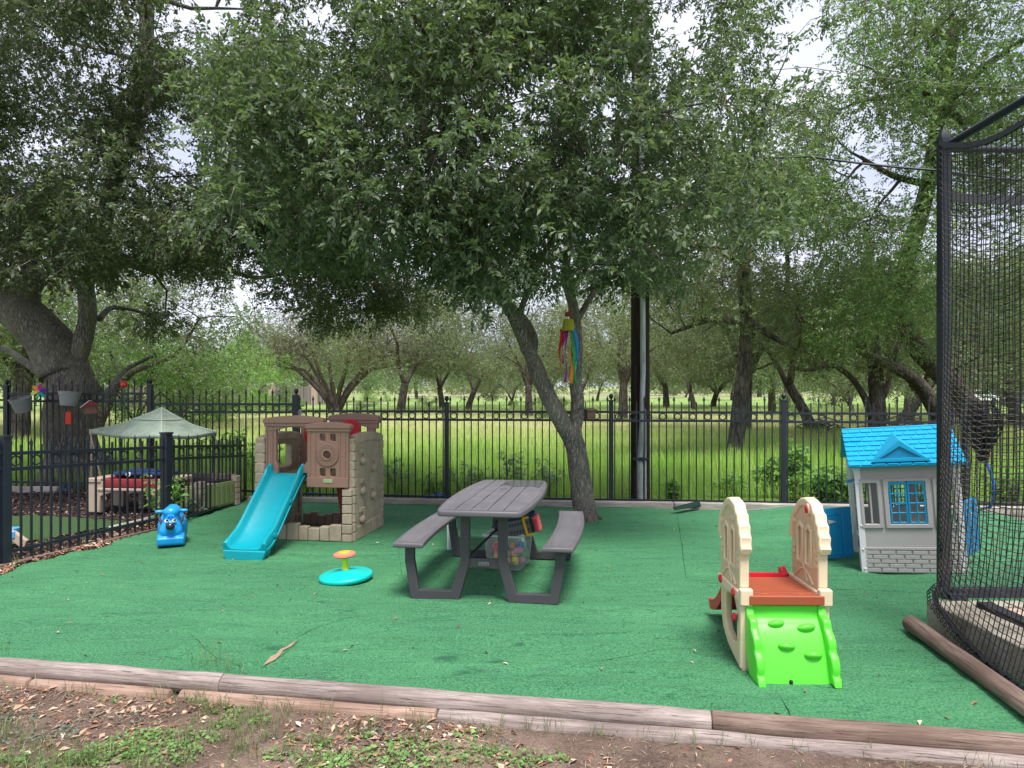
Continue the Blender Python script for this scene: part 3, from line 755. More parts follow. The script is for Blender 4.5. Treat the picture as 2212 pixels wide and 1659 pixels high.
TX, TY, TR = -.115, 6.33, R(-8.3)
tbl = empty('picnic_table', (TX, TY, 0), TR, 'grey plastic picnic table with two attached curved benches on folding legs', 'picnic table')
def topshape(inset=0):
    L, we, wm = 1.0 - inset, .335 - inset, .40 - inset; r = .045; pts = []
    k = 14
    right = [(lerp(we, wm, math.cos(PI / 2 * s / L * .98) ** 1.0 if False else 1 - (s / L) ** 2), s) for s in [L * (-1 + 2 * i / k) for i in range(k + 1)]]
    left = [(-x, y) for x, y in right][::-1]
    # round the corners a little
    out = []
    for seg in (right, left):
        a, b = seg[0], seg[-1]
        sgn = 1 if seg is right else -1
        out += [(a[0] - sgn * r, a[1] - 0), (a[0] - sgn * r * .3, a[1] + sgn * r * .3)] + [(a[0], a[1] + sgn * r)] + seg[1:-1] + [(b[0], b[1] - sgn * r), (b[0] - sgn * r * .3, b[1] - sgn * r * .3), (b[0] - sgn * r, b[1])]
    return out
mb = MB(); mb.mesh(plate(topshape(), [], .048, .014, 3), T(0, 0, .737)); top = mb.build('table_top', M['tbl'], tbl, angle=50)
ts = topshape(.032)
def clip_strip(x0, x1):
    """one slat: part of the inset outline between x0 and x1"""
    rows = [(-.965 + 1.93 * i / 20) for i in range(21)]
    def w_at(y): return lerp(.303, .368, 1 - (y / .97) ** 2)
    L_ = [(max(x0, -w_at(y)) if x0 > -.3 else -w_at(y), y) for y in rows]
    R_ = [(min(x1, w_at(y)) if x1 < .3 else w_at(y), y) for y in rows]
    return L_[::-1] + R_
cuts = [-.5, -.195, -.068, .062, .19, .5]
for a, b in zip(cuts, cuts[1:]):
    pl = clip_strip(a + .004, b - .004)
    mb = MB(); mb.mesh(plate(pl, [], .008, .003, 1), T(0, 0, .7625)); mb.build('slat', M['slat'], top, angle=50)
wp = [(-.08 + .41 * s, .42 + .04 * math.sin(11 * s) + .10 * (1 - s)) for s in fr(0, 1, .08)] + [(.325, .8), (.30, .95), (.02, .955), (-.05, .8)]
mb = MB()
for cx_ in cuts[1:-1]: mb.box((cx_, 0, .7622), (.009, 1.9, .003))
mb.build('groove_shade', M['rubber'], top, smooth=False)  # dark strips laid in the slat gaps in place of their shade
mb = MB(); mb.prism(wp, 0, .001, T(0, 0, .7682)); mb.build('rain_puddle', M['wet'], top, smooth=False)
mb = MB(); mb.mesh(plate(rrect(-.035, -.012, .035, .012, .008), [], .004, .0012, 1), T(.0, .25, .767)); mb.build('cap', M['tblleg'], top)
for sg in (-1, 1):
    k = 16; L_ = .875
    def off(y): return sg * .04 * (1 - (y / L_) ** 2) - sg * .012
    inn = [(sg * .485 + off(y), y) for y in [L_ * (-1 + 2 * i / k) for i in range(k + 1)]]
    out = [(sg * .735 + off(y), y) for y in [L_ * (-1 + 2 * i / k) for i in range(k + 1)]]
    pl = inn + out[::-1]
    if sg > 0: pl = pl[::-1]
    mb = MB(); mb.mesh(plate(pl, [], .042, .014, 3), T(0, 0, .452)); b = mb.build('bench', M['tbl'], tbl, angle=50)
    inn = [(sg * .52 + off(y), y) for y in [(L_ - .04) * (-1 + 2 * i / k) for i in range(k + 1)]]
    out = [(sg * .70 + off(y), y) for y in [(L_ - .04) * (-1 + 2 * i / k) for i in range(k + 1)]]
    pl = inn + out[::-1]
    if sg > 0: pl = pl[::-1]
    mb = MB(); mb.mesh(plate(pl, [], .006, .002, 1), T(0, 0, .4735)); mb.build('seat_slat', M['slat'], b, angle=50)
def uframe(sg, y):
    """one bent W-frame: from bench down to the foot and up to the table"""
    o = [(.65, .44), (.65, .30), (.60, 0), (.20, 0), (.115, .31), (.115, .725)]
    i = [(.575, .44), (.575, .32), (.535, .075), (.268, .075), (.19, .33), (.19, .725)]
    poly = [(sg * x, z) for x, z in o + i[::-1]]
    mb = MB(); mb.mesh(plate(poly if sg < 0 else poly[::-1], [], .055, .006, 1), T(0, y, .003) @ MXZ)
    u = mb.build('leg_frame', M['tblleg'], tbl, angle=40)
    for x0, z0, x1, z1 in ((.575, .315, .65, .30), (.115, .305, .19, .32), (.60, 0.0, .535, .075), (.20, 0.0, .268, .075)):
        l2 = MB(); l2.bar((sg * x0, y - .0285 if y < 0 else y + .0285, z0), (sg * x1, y - .0285 if y < 0 else y + .0285, z1), .003, .0018)
        l2.build('seam', M['tbl'], u, smooth=False)
for y in (-.76, .74):
    for sg in (-1, 1): uframe(sg, y)
    mb = MB(); mb.mesh(plate([(-.14, .262), (-.06, .272), (.06, .272), (.14, .262), (.14, .345), (-.14, .345)], [], .03, .005, 1), T(0, y, 0) @ MXZ)
    cb = mb.build('cross_bar', M['tblleg'], tbl, angle=40)
    if y < 0:
        mb = MB(); mb.mesh(plate(rrect(-.042, -.012, .042, .012, .006), [rrect(-.039, -.0095, .039, .0095, .005)], .003, .0008, 1), T(0, y - .0165, .305) @ MXZ)
        mb.mesh(text_mesh('LIFETIME', .0165, .0006), T(0, y - .0165, .305) @ MXZ); mb.build('badge', M['pvc'], cb, smooth=False)
mb = MB(); hub = Vector((.04, -.2, .50)); mb.lathe([(.01, -.05), (.05, -.04), (.055, 0), (.05, .04), (.01, .05)], 12, hub)
mb.bar(hub, (.07, -.2, .70), .075, .05); mb.bar(hub, (-.15, -.74, .33), .018, .018); mb.bar(hub, (.15, -.74, .33), .018, .018); mb.bar(hub, (.12, .7, .66), .018, .018); mb.bar(hub, (-.12, .7, .66), .018, .018)
mb.bar((-.02, -.25, .70), (-.02, -.25, .60), .04, .04)
mb.build('folding_strut', M['rubber'], tbl, bevel=.004)

# ------------------------------------------------------------------ storage bin, balls, toy transporter
t = NT('frosted_plastic'); v = t.coord()
p = t.n('ShaderNodeBsdfPrincipled'); p.inputs['Base Color'].default_value = (.80, .84, .86, 1); p.inputs['Roughness'].default_value = .42
tr = t.n('ShaderNodeBsdfTransparent'); tr.inputs['Color'].default_value = (.93, .95, .95, 1); tl = t.n('ShaderNodeBsdfTranslucent'); tl.inputs['Color'].default_value = (.75, .80, .82, 1)
m1 = t.n('ShaderNodeMixShader'); m1.inputs[0].default_value = .4; t.l(p.outputs[0], m1.inputs[1]); t.l(tl.outputs[0], m1.inputs[2])
m2 = t.n('ShaderNodeMixShader'); m2.inputs[0].default_value = .74; t.l(m1.outputs[0], m2.inputs[1]); t.l(tr.outputs[0], m2.inputs[2]); t.l(m2.outputs[0], t.out.inputs['Surface'])
M['frost'] = t.m
BX, BY, BR = -.03, 6.72, R(-17)
bn = empty('storage_bin', (BX, BY, 0), BR, 'frosted clear storage bin full of coloured balls under the picnic table', 'storage bin')
mb = MB(); w0, d0, w1, d1, H = .155, .18, .185, .215, .33
for (x0, y0), (x1, y1) in (((-1, -1), (1, -1)), ((1, -1), (1, 1)), ((1, 1), (-1, 1)), ((-1, 1), (-1, -1))):
    mb.add([(x0 * w0, y0 * d0, .01), (x1 * w0, y1 * d0, .01), (x1 * w1, y1 * d1, H), (x0 * w1, y0 * d1, H)], [(0, 1, 2, 3)])
mb.add([(-w0, -d0, .01), (w0, -d0, .01), (w0, d0, .01), (-w0, d0, .01)], [(0, 1, 2, 3)])
mb.build('tub', M['frost'], bn, weld=True, smooth=False)
mb = MB(); mb.mesh(plate(rrect(-w1 - .016, -d1 - .016, w1 + .016, d1 + .016, .03), [rrect(-w1 + .004, -d1 + .004, w1 - .004, d1 - .004, .02)], .018, .004, 1), T(0, 0, H)); mb.build('rim', plastic('bin_rim', (.55, .58, .58), .4, .2), bn)
ballc = [((.85, .05, .12), 'red'), ((.02, .25, .75), 'blue'), ((.9, .7, .03), 'yellow'), ((.05, .55, .22), 'green'), ((.85, .25, .5), 'pink'), ((.85, .35, .04), 'orange')]
bmats = [plastic(n + '_ball', c, .4, .1) for c, n in ballc]
gr = random.Random(5); placed = []
for k in range(400):
    r = .036; x = gr.uniform(-w0 + .04, w0 - .04); y = gr.uniform(-d0 + .04, d0 - .04); z = gr.uniform(.048, .215)
    if all((Vector((x, y, z)) - q).length > .062 for q in placed):
        placed.append(Vector((x, y, z)))
    if len(placed) >= 34: break
ball_me = None
for k, q in enumerate(placed):
    if ball_me is None:
        mb = MB(); mb.ball((0, 0, 0), .036, 14, 9); o = mb.build('play_ball', bmats[k % 6]); ball_me = o.data; ball_me.materials.clear(); ball_me.materials.append(bmats[0])
    else:
        o = bpy.data.objects.new('play_ball', ball_me); COL.objects.link(o)
    o.location = Matrix.Translation((BX, BY, 0)) @ Matrix.Rotation(BR, 4, 'Z') @ q
    o.material_slots[0].link = 'OBJECT'; o.material_slots[0].material = bmats[k % 6]
    tag(o, '%s plastic ball among the balls in the storage bin' % ballc[k % 6][1], 'ball', 'coloured balls in the storage bin')
tt = empty('toy_transporter', (.085, 6.60, .415), 0, 'grey toy car transporter with red ends tipped onto the storage bin', 'toy', rot=(R(8), R(-13), R(-9)))
dg_ = plastic('toy_grey', (.15, .155, .175), .45, .3); yel = plastic('toy_yellow', (.85, .45, .02), .4, .25); nav = plastic('toy_navy', (.015, .03, .11), .4, .2); pk = plastic('toy_pink_red', (.75, .13, .13), .4, .25); blk = M['rubber']
mb = MB(); mb.box((-.02, 0, 0), (.30, .10, .15)); mb.build('deck', dg_, tt, bevel=.01)
mb = MB()
for i in range(8):
    for z in (-.035, .035):
        if i == 5: continue
        x = -.10 + i * .028; mb.bar((x, -.052, z + .014), (x + .012, -.052, z), .006, .006); mb.bar((x + .012, -.052, z), (x, -.052, z - .014), .006, .006)
mb.build('chevron_marking', blk, tt, smooth=False)
mb = MB(); mb.box((.155, 0, .0), (.07, .12, .16)); mb.build('cab', pk, tt, bevel=.025, seg=3)
mb = MB(); mb.box((.155, -.062, .0), (.036, .012, .10)); mb.build('cab_window', plastic('rose', (.6, .05, .09), .35, .2), tt, bevel=.005)
mb = MB(); mb.box((.112, -.03, .0), (.02, .07, .14)); mb.build('dark_recess', blk, tt, bevel=.004)
mb = MB(); mb.bar((.045, -.058, .085), (.05, -.058, -.085), .022, .018, (0, 1, 0)); mb.box((.07, -.058, .085), (.06, .022, .02)); mb.box((.075, -.058, -.085), (.07, .022, .02)); mb.build('folding_arm', yel, tt, bevel=.005)
mb = MB(); mb.box((-.01, .01, .085), (.26, .09, .025)); mb.box((.12, .01, .095), (.08, .09, .03)); mb.build('roof_rail', nav, tt, bevel=.008)
mb = MB(); mb.box((-.19, -.01, -.01), (.05, .10, .13)); mb.build('rear_ramp', plastic('dark_red', (.25, .01, .02), .4, .2), tt, bevel=.012)
# white low table behind
wm = plastic('white_plastic', (.62, .66, .66), .4, .25)
wt = empty('kids_table', (-.28, 7.62, 0), R(-4), 'small white plastic table standing behind the picnic table', 'table')
mb = MB(); mb.mesh(plate(rrect(-.42, -.26, .42, .26, .05), [], .03, .008, 2), T(0, 0, .44)); mb.build('table_top', wm, wt)
for x in (-.38, .38):
    for y in (-.22, .22):
        mb = MB(); mb.tube([(x, y, 0), (x, y, .43)], [.021, .024], 12); mb.build('leg', wm, wt)

# ------------------------------------------------------------------ sit-and-spin toy
ss = empty('spinning_seat_toy', on(748, 1253, .0), 0, 'teal spinning disc toy with yellow stem and coral seat pad', 'toy', rot=(R(1.5), R(-3.5), 0))
tq = plastic('teal_plastic', (.0, .47, .42), .33, .25)
mb = MB(); mb.lathe([(.19, .006), (.225, .012), (.238, .03), (.236, .052), (.222, .062), (.20, .060), (.12, .078), (.045, .10), (.03, .10)], 48); mb.build('disc', tq, ss, angle=50)
mb = MB()
for k in range(12):
    a = k * PI / 6
    for r in (.10, .14, .18): mb.ball((r * math.cos(a + r), r * math.sin(a + r), .083 - (r - .045) * .25), (.012, .012, .004), 8, 5)
mb.build('tread_dots', tq, ss)
mb = MB(); mb.lathe([(.042, .085), (.03, .11), (.024, .15), (.026, .185), (.034, .215)], 24); mb.build('stem', plastic('lime_yellow', (.62, .72, .02), .35, .2), ss)
mb = MB(); mb.lathe([(.035, .205), (.085, .212), (.099, .226), (.097, .240), (.08, .250), (.05, .252)], 36); cs = mb.build('seat_pad', plastic('coral', (.80, .20, .13), .4, .3), ss)
mb = MB(); mb.lathe([(.055, .2505), (.052, .2545), (.02, .256), (.002, .256)], 28); mb.build('seat_cap', plastic('amber', (.82, .42, .02), .4, .25), cs)

# ------------------------------------------------------------------ dog rocker
dog = empty('dog_rocker', on(369, 1181, 0), R(24), 'blue plastic puppy shaped rocking toy with a big black nose', 'ride-on toy', rot=(0, 0, R(22)))
db = plastic('dog_blue', (.010, .30, .72), .32, .25, 200, .08)
mb = MB()
mb.ball((0, .30, .22), (.135, .24, .17)); mb.ball((0, .33, .30), (.10, .17, .12))
mb.ball((0, .10, .29), (.088, .11, .125)); mb.ball((0, .07, .37), (.088, .085, .065))
mb.ball((0, .05, .20), (.115, .115, .10)); mb.ball((-.05, .02, .17), (.07, .07, .075)); mb.ball((.05, .02, .17), (.07, .07, .075))
mb.tube([(-.165, .10, .375), (.165, .10, .375)], .022, 10)
mb.ball((-.11, .26, .16), (.045, .16, .13)); mb.ball((.11, .26, .16), (.045, .16, .13))
mb.ball((-.10, .03, .10), (.045, .06, .05)); mb.ball((.10, .03, .10), (.045, .06, .05))
mb.prism([(-.06, .105), (-.05, .03), (.02, .0), (.15, -.005), (.35, .0), (.5, .06), (.52, .10), (.3, .12), (.02, .125)], -.135, .135, MYZ)
mb.tube([(0, .5, .22), (0, .56, .30), (0, .55, .36)], [.035, .028, .015], 8)
o = mb.build('body', db, dog, fixn=False); remesh(o, .011, 6, .5)
mb = MB(); mb.ball((0, -.085, .235), (.047, .032, .038), 18, 12); mb.build('nose', plastic('gloss_black', (.012, .012, .014), .22, .1, spec=.6), dog)
ew = plastic('eye_white', (.75, .78, .8), .35, .1); eb = plastic('pupil', (.01, .02, .04), .3, .1)
for x in (-.037, .037):
    mb = MB(); mb.ball((x, -.04, .287), (.024, .02, .024), 14, 9); e = mb.build('eye', ew, dog)
    mb = MB(); mb.ball((x + .004, -.052, .298), (.015, .012, .013), 10, 7); mb.build('pupil', eb, e)
for x in (-.1, .1):
    mb = MB(); mb.ball((x * 1.03, .06, .27), (.013, .04, .075), 12, 9, Matrix.Rotation(.35 * (1 if x > 0 else -1), 4, 'Y')); mb.build('ear', plastic('ear_brown', (.10, .075, .085), .6, .4), dog)
mb = MB()
for x in (-.024, 0, .024): mb.tube([(x * .6, -.008 + abs(x), .36), (x, -.022 + abs(x) * .6, .335), (x * 1.4, -.024 + abs(x) * .5, .315)], [.008, .011, .006], 8)
mb.build('brow_tuft', db, dog)
# little weed by it
# ------------------------------------------------------------------ climbing tower with slide
t = NT('sand_stone_plastic'); v = t.coord(); n = t.noise(v, 4, 5, .65); f = t.noise(v, 38, 6, .75, 1.2); sp_ = t.noise(v, 300, 2, .5)
c = t.ramp(n, [(.3, (.36, .285, .205)), (.55, (.48, .39, .29)), (.75, (.56, .47, .36))]); c = t.mix(t.ramp(sp_, [(.3, (.4, .4, .4)), (.5, (0, 0, 0))]), c, (.15, .11, .08))
c = t.mix(t.ramp(f, [(.62, (0, 0, 0)), (.7, (.35, .35, .35))]), c, (.14, .11, .085))
t.bsdf(c, .62, .3, bump=f, bstr=.9, bdist=.02); M['stone'] = t.m
M['brown'] = plastic('mocha_plastic', (.285, .160, .118), .55, .4, 180, .3)
M['brown_d'] = plastic('dark_mocha_plastic', (.18, .095, .068), .58, .4, 180, .3)
M['slide'] = plastic('turquoise_plastic', (.0, .29, .36), .34, .45, 240, .06, .5)
tw = empty('climbing_tower', (-2.97, 8.02, 0), R(-8.6), 'tan stone look climbing tower with brown panels and a turquoise slide', 'play tower')
def blocks(mb, x0, x1, z0, z1, y0, y1, face, hrow=.105, seed=1, wr=(.1, .2), jag=0):
    """courses of slightly irregular moulded stones; face 'x' lays them along x, 'y' along y"""
    g = random.Random(seed); z = z0; row = 0
    while z < z1 - .01:
        h = min(hrow * g.uniform(.85, 1.2), z1 - z)
        if z1 - z - h < .04: h = z1 - z
        a, b = (x0, x1) if face == 'x' else (y0, y1); p = a
        while p < b - .005:
            w_ = g.uniform(*wr)
            if b - p - w_ < .05: w_ = b - p
            w_ = min(w_, b - p); th = g.uniform(0, .014); hh = h - .005 + (g.uniform(0, jag) if jag else 0)
            if face == 'x': mb.box((p + w_ / 2, (y0 + y1) / 2, z + hh / 2), (w_ - .006, y1 - y0 + th, hh), None, (.985, .985))
            else: mb.box(((x0 + x1) / 2, p + w_ / 2, z + hh / 2), (x1 - x0 + th, w_ - .006, hh), None, (.985, .985))
            p += w_
        z += h; row += 1
W = 1.2
# right stone wall (solid, arched top, climbing grips, quoins)
def sidewall(x, name, holes, grips, lab):
    arch = [(0, 0), (1.0, 0), (1.0, 1.10)] + [(.5 + .5 * math.cos(a), 1.10 + .085 * math.sin(a)) for a in fr(.25, PI - .25, .25)] + [(0, 1.10)]
    mb = MB(); mb.mesh(plate([(y * .985 + .0075, z - .004) for y, z in arch], holes, .085, .012, 2), T(x, 0, 0) @ MYZ)
    wl = mb.build(name, M['stone'], tw, angle=50); wl['label'] = lab
    q = MB()
    for ya, yb in ((0, .10), (.90, 1.0)): blocks(q, x - .058, x + .058, 0, 1.10, ya, yb, 'y', .105, int(x * 10) + int(ya * 10), (.08, .14))
    blocks(q, x - .056, x + .056, 0, .16, .10, .90, 'y', .16, 3, (.13, .22))
    for k in range(7):
        a0 = (.25 + (PI - .5) * k / 7); a1 = (.25 + (PI - .5) * (k + 1) / 7); am = (a0 + a1) / 2
        q.box((x, .5 + .5 * math.cos(am), 1.08 + .085 * math.sin(am)), (.112, abs(.5 * (math.cos(a0) - math.cos(a1))) - .006, .10), Matrix.Rotation(-.17 * math.cos(am), 4, 'X'))
    q.build('quoin_blocks', M['stone'], wl, bevel=.012, seg=2)
    if grips:
        for y, z in ((.27, .95), (.64, .83), (.28, .60), (.62, .50), (.26, .27)):
            g_ = MB(); g_.box((x + .05, y, z + .055), (.03, .15, .05)); g_.box((x + .05, y + .05, z - .01), (.03, .06, .12)); g_.ball((x + .055, y, z - .06), (.035, .065, .05), 12, 8)
            g_.build('climbing_grip', M['stone'], wl, bevel=.012)
    return wl
sidewall(W - .055, 'stone_wall', [], True, 'solid stone wall with moulded climbing grips')
sidewall(.055, 'stone_wall', [rrect(.30, .78, .72, 1.06, .05)], False, 'stone wall with a square window opening')
# quoin column of the front, lower right, and low castle wall
q = MB(); blocks(q, W - .135, W - .012, 0, .60, -.035, .06, 'x', .10, 8, (.13, .13)); q.build('corner_pier', M['stone'], tw, bevel=.012)
q = MB()
for i, (w_, h) in enumerate(((.13, .15), (.09, .165), (.12, .19), (.10, .16), (.12, .145), (.10, .165), (.13, .185))):
    x = .14 + 1.16 * sum((.13, .09, .12, .10, .12, .10, .13)[:i]); q.box((x + w_ * .58, .03, h / 2), (w_ * 1.16 - .006, .09, h))
q.build('low_wall', M['stone'], tw, bevel=.012)
q = MB()
for i in range(9): q.box((.15 + i * .1 + .045, .955, .07 + .012 * math.sin(i * 2.1)), (.094, .06, .14 + .024 * math.sin(i * 2.1)))
q.build('low_wall', plastic('lightened_mocha', (.45, .29, .22), .6, .35), tw, bevel=.01)  # mocha lightened in colour to offset the shade under the platform
# brown wall units
def cap(mb, x0, x1, y, z, h=.05, th=.11, arch=.022):
    pts = [(x0, 0), (x1, 0), (x1, h * .7)] + [(lerp(x1 - .02, x0 + .02, k / 8), h + arch * math.sin(PI * k / 8)) for k in range(9)] + [(x0, h * .7)]
    mb.mesh(plate(pts, [], th, .008, 2), T(0, y, z) @ MXZ)
    mb.mesh(plate([(x0 + .01, -.035), (x1 - .01, -.035)] + [(x1 - .01, .004), (x0 + .01, .004)], [], th - .025, .006, 2), T(0, y, z) @ MXZ)
def archhead(mb, x0, x1, y, z0, z1, th=.07):
    pts = [(x0, z1), (x0, z0)] + [(lerp(x0 + .09, x1 - .09, k / 8), z0 + .045 * math.sin(PI * k / 8)) for k in range(9)] + [(x1, z0), (x1, z1)]
    mb.mesh(plate(pts[::-1], [], th, .006, 1), T(0, y, 0) @ MXZ)
def sunpanel(y, x0, x1, z0, z1, sgn, lab):
    xm = (x0 + x1) / 2; zc = (z0 + z1) / 2 + .03; holes = [circ(xm, zc, .047, 20)]
    for sx in (-1, 1):
        holes.append(rrect(xm + sx * .062 - .033, zc + .155, xm + sx * .062 + .033, zc + .235, .018)[::1])
        holes.append(rrect(xm + sx * .062 - .033, zc - .245, xm + sx * .062 + .033, zc - .155, .018))
    mb = MB(); mb.mesh(plate([(x0, z0), (x1, z0), (x1, z1), (x0, z1)], holes, .055, .008, 2), T(0, y, 0) @ MXZ)
    pn = mb.build('panel', M['brown'], tw, angle=50); pn['label'] = lab
    d = MB(); d.mesh(plate(circ(xm, zc, .133, 40), [circ(xm, zc, .047, 24)], .03, .006, 2), T(0, y - sgn * .028, 0) @ MXZ)
    d.mesh(plate(circ(xm, zc, .064, 30), [circ(xm, zc, .046, 24)], .05, .006, 2), T(0, y - sgn * .028, 0) @ MXZ)
    for k in range(20):
        a = k * PI / 10; d.bar((xm + .075 * math.cos(a), y - sgn * .046, zc + .075 * math.sin(a)), (xm + .12 * math.cos(a), y - sgn * .046, zc + .12 * math.sin(a)), .006, .006)
    d.build('sun_disc', M['brown'], pn, angle=50)
    tr_ = MB()
    for xx in (x0 + .035, x0 + .10, x1 - .035, x1 - .10): tr_.box((xx, y - sgn * .03, (z0 + z1) / 2 + .06), (.012, .012, z1 - z0 - .14))
    tr_.box((xm, y - sgn * .03, z0 + .055), (x1 - x0, .025, .11)); tr_.build('trim', M['brown'], pn, bevel=.004)
    cp = MB(); cap(cp, x0 - .015, x1 + .03, y, z1 - .01); cp.build('cap', M['brown'], pn, angle=40)
    return pn
pn = sunpanel(-.005, .655, 1.145, .615, 1.29, 1, 'front panel with a sun ring and round hole')
mb = MB(); mb.mesh(plate(rrect(.855, .668, .965, .712, .006), [], .008, .002, 1), T(0, -.05, 0) @ MXZ); mb.build('name_plate', plastic('label_green', (.32, .42, .22), .4, .2), pn)
# low stub that closes the panel towards the slide mouth
mb = MB(); mb.mesh(plate([(.60, .77), (.66, .77), (.66, .92), (.615, .86)], [], .05, .006, 1), T(0, 0, 0) @ MXZ); mb.build('panel_shoulder', M['brown'], tw)
# front-left arch over the slide mouth (set back a little)
mb = MB(); mb.mesh(plate([(.115, 0), (.20, 0), (.20, .62), (.27, .70), (.27, .86), (.245, .9), (.245, 1.30), (.115, 1.30)], [], .06, .008, 2), T(0, .055, 0) @ MXZ)
for xx in (.14, .205): mb.box((xx, .022, 1.05), (.01, .014, .48))
fa = mb.build('front_column', M['brown'], tw, angle=50)
mb = MB(); archhead(mb, .115, .80, .055, 1.245, 1.335); fb = mb.build('arch_head', M['brown'], tw, angle=45)
mb = MB(); cap(mb, .095, .83, .055, 1.335, .058, .12, .03); mb.build('cap', M['brown'], fb, angle=40)
# rear: mirrored arch at right, oval panel at left
mb = MB(); mb.box((1.06, .955, .95), (.10, .06, .70)); mb.box((.62, .955, .95), (.08, .06, .7)); mb.build('rear_column', M['brown'], tw, bevel=.008)
mb = MB(); archhead(mb, .52, 1.15, .955, 1.235, 1.34); rb_ = mb.build('arch_head', M['brown'], tw, angle=45)
mb = MB(); cap(mb, .50, 1.17, .955, 1.34, .06, .12, .03); mb.build('cap', M['brown'], rb_, angle=40)
mb = MB(); mb.mesh(plate([(.115, .6), (.60, .6), (.60, 1.27), (.115, 1.27)], [circ(.43, .97, .042, 24, .10)], .05, .008, 2), T(0, .955, 0) @ MXZ)
for xx in (.16, .30, .56): mb.box((xx, .925, .95), (.012, .012, .6))
o = mb.build('panel', M['brown'], tw, angle=50); o['label'] = 'rear panel with an oval peephole'
mb = MB(); mb.mesh(plate([(.60, .6), (1.09, .6), (1.09, .86), (.60, .86)], [], .05, .008, 2), T(0, .955, 0) @ MXZ); o = mb.build('panel', M['brown'], tw); o['label'] = 'low rear rail panel'
def wheel(c, r, rot, name):
    Mx = Matrix.Translation(c) @ rot
    mb = MB(); mb.mesh(plate(circ(0, 0, r, 36), [], .02, .006, 2), Mx)
    for k in range(12):
        a = k * PI / 6; mb.add([Mx @ Vector(p) for p in ((r * .3 * math.cos(a - .1), r * .3 * math.sin(a - .1), .014), (r * .85 * math.cos(a - .06), r * .85 * math.sin(a - .06), .014), (r * .85 * math.cos(a + .06), r * .85 * math.sin(a + .06), .014), (r * .3 * math.cos(a + .1), r * .3 * math.sin(a + .1), .014))], [(0, 1, 2, 3)])
    mb.mesh(plate(circ(0, 0, r * .25, 20), [], .045, .006, 2), Mx)
    return mb.build(name, M['red'], tw, angle=40)
wheel((.80, .90, 1.235), .125, Matrix.Rotation(PI / 2, 4, 'X'), 'steering_wheel')
wheel((.46, .42, 1.20), .12, Matrix.Rotation(-.75, 4, 'Z') @ Matrix.Rotation(PI / 2, 4, 'X'), 'steering_wheel')
mb = MB(); mb.mesh(plate(rrect(.10, .03, 1.10, .94, .03), [], .05, .01, 2), T(0, 0, .695)); mb.build('platform', plastic('olive_tan', (.24, .23, .12), .6, .35), tw)
mb = MB(); mb.prism([(.86, .66), (.97, .66), (.97, .14), (.945, .14)], -.01, .03, T(0, .30, 0) @ MXZ); mb.build('support_wedge', plastic('deep_red', (.20, .012, .01), .5, .3), tw, bevel=.005)
# slide: moulded channel along a curve
SLc = [(.385, .07, .755), (.385, -.02, .735), (.386, -.10, .68), (.394, -.36, .47), (.405, -.62, .26), (.41, -.74, .175), (.414, -.83, .128), (.418, -.92, .108), (.42, -.965, .098)]
def crv(P, n):
    out = []
    for i in range(len(P) - 1):
        p0, p1, p2, p3 = [Vector(P[max(0, min(len(P) - 1, i + k))]) for k in (-1, 0, 1, 2)]
        for j in range(n):
            s = j / n; out.append(.5 * ((2 * p1) + (-p0 + p2) * s + (2 * p0 - 5 * p1 + 4 * p2 - p3) * s * s + (-p0 + 3 * p1 - 3 * p2 + p3) * s ** 3))
    out.append(Vector(P[-1])); return out
C = crv(SLc, 6); nC = len(C)
prof0 = [(-.215, -.005), (-.222, .062), (-.212, .078), (-.195, .080), (-.180, .070), (-.168, .030), (-.135, .004), (0, 0), (.135, .004), (.168, .030), (.180, .070), (.195, .080), (.212, .078), (.222, .062), (.215, -.005), (.205, -.045), (-.205, -.045)]
mb = MB(); vs = []; k = len(prof0)
for i, p in enumerate(C):
    s = i / (nC - 1); tg = (C[min(i + 1, nC - 1)] - C[max(i - 1, 0)]).normalized(); xx = Vector((1, 0, 0)); nn = xx.cross(-tg).normalized()
    if nn.z < 0: nn = -nn
    for a, b in prof0:
        hh = b
        if b > .0: hh = b * (1 + .45 * math.exp(-((s - .10) / .10) ** 2) - .15 * sm((s - .85) / .15) + .25 * math.exp(-((s - .72) / .13) ** 2))
        if b < -.03: hh = b - .02 * math.sin(PI * s)
        vs.append(p + xx * a * (1 + .06 * sm((s - .8) / .2)) + nn * hh)
mb.add(vs, [(i * k + j, i * k + (j + 1) % k, (i + 1) * k + (j + 1) % k, (i + 1) * k + j) for i in range(nC - 1) for j in range(k)] + [tuple(range(k)), tuple((nC - 1) * k + j for j in range(k))[::-1]])
sl = mb.build('slide', M['slide'], tw, angle=48)
mb = MB(); mb.mesh(plate([(-.20, -.095), (.20, -.095), (.23, .0), (.215, .004), (-.215, .004), (-.23, .0)], [], .05, .01, 2), T(.42, -.955, .085) @ MXZ); mb.build('slide_lip', M['slide'], sl, angle=40)
mb = MB(); mb.box((.42, -.88, .045), (.36, .16, .09), None, (1.12, 1.1))
for x in (.32, .41, .49): mb.box((x, -.963, .045), (.006, .008, .07))
mb.build('slide_foot', M['slide'], sl, bevel=.008)
mb = MB()
for s in (.38, .62): 
    p = C[int(s * nC)]; mb.box(p + Vector((.228, 0, .03)), (.02, .05, .04))
mb.tube([C[2 + i] + Vector((.225, 0, -.01)) for i in range(0, nC - 4, 3)], .010, 6)
mb.build('side_rib', M['slide'], sl, bevel=.004)
for xx in (.19, .585):
    mb = MB(); mb.mesh(plate([(-.03, 0), (.03, 0), (.022, .085), (.0, .10), (-.02, .085)], [], .045, .01, 2), T(xx, .0, .775) @ MXZ); mb.build('slide_horn', M['slide'], sl)

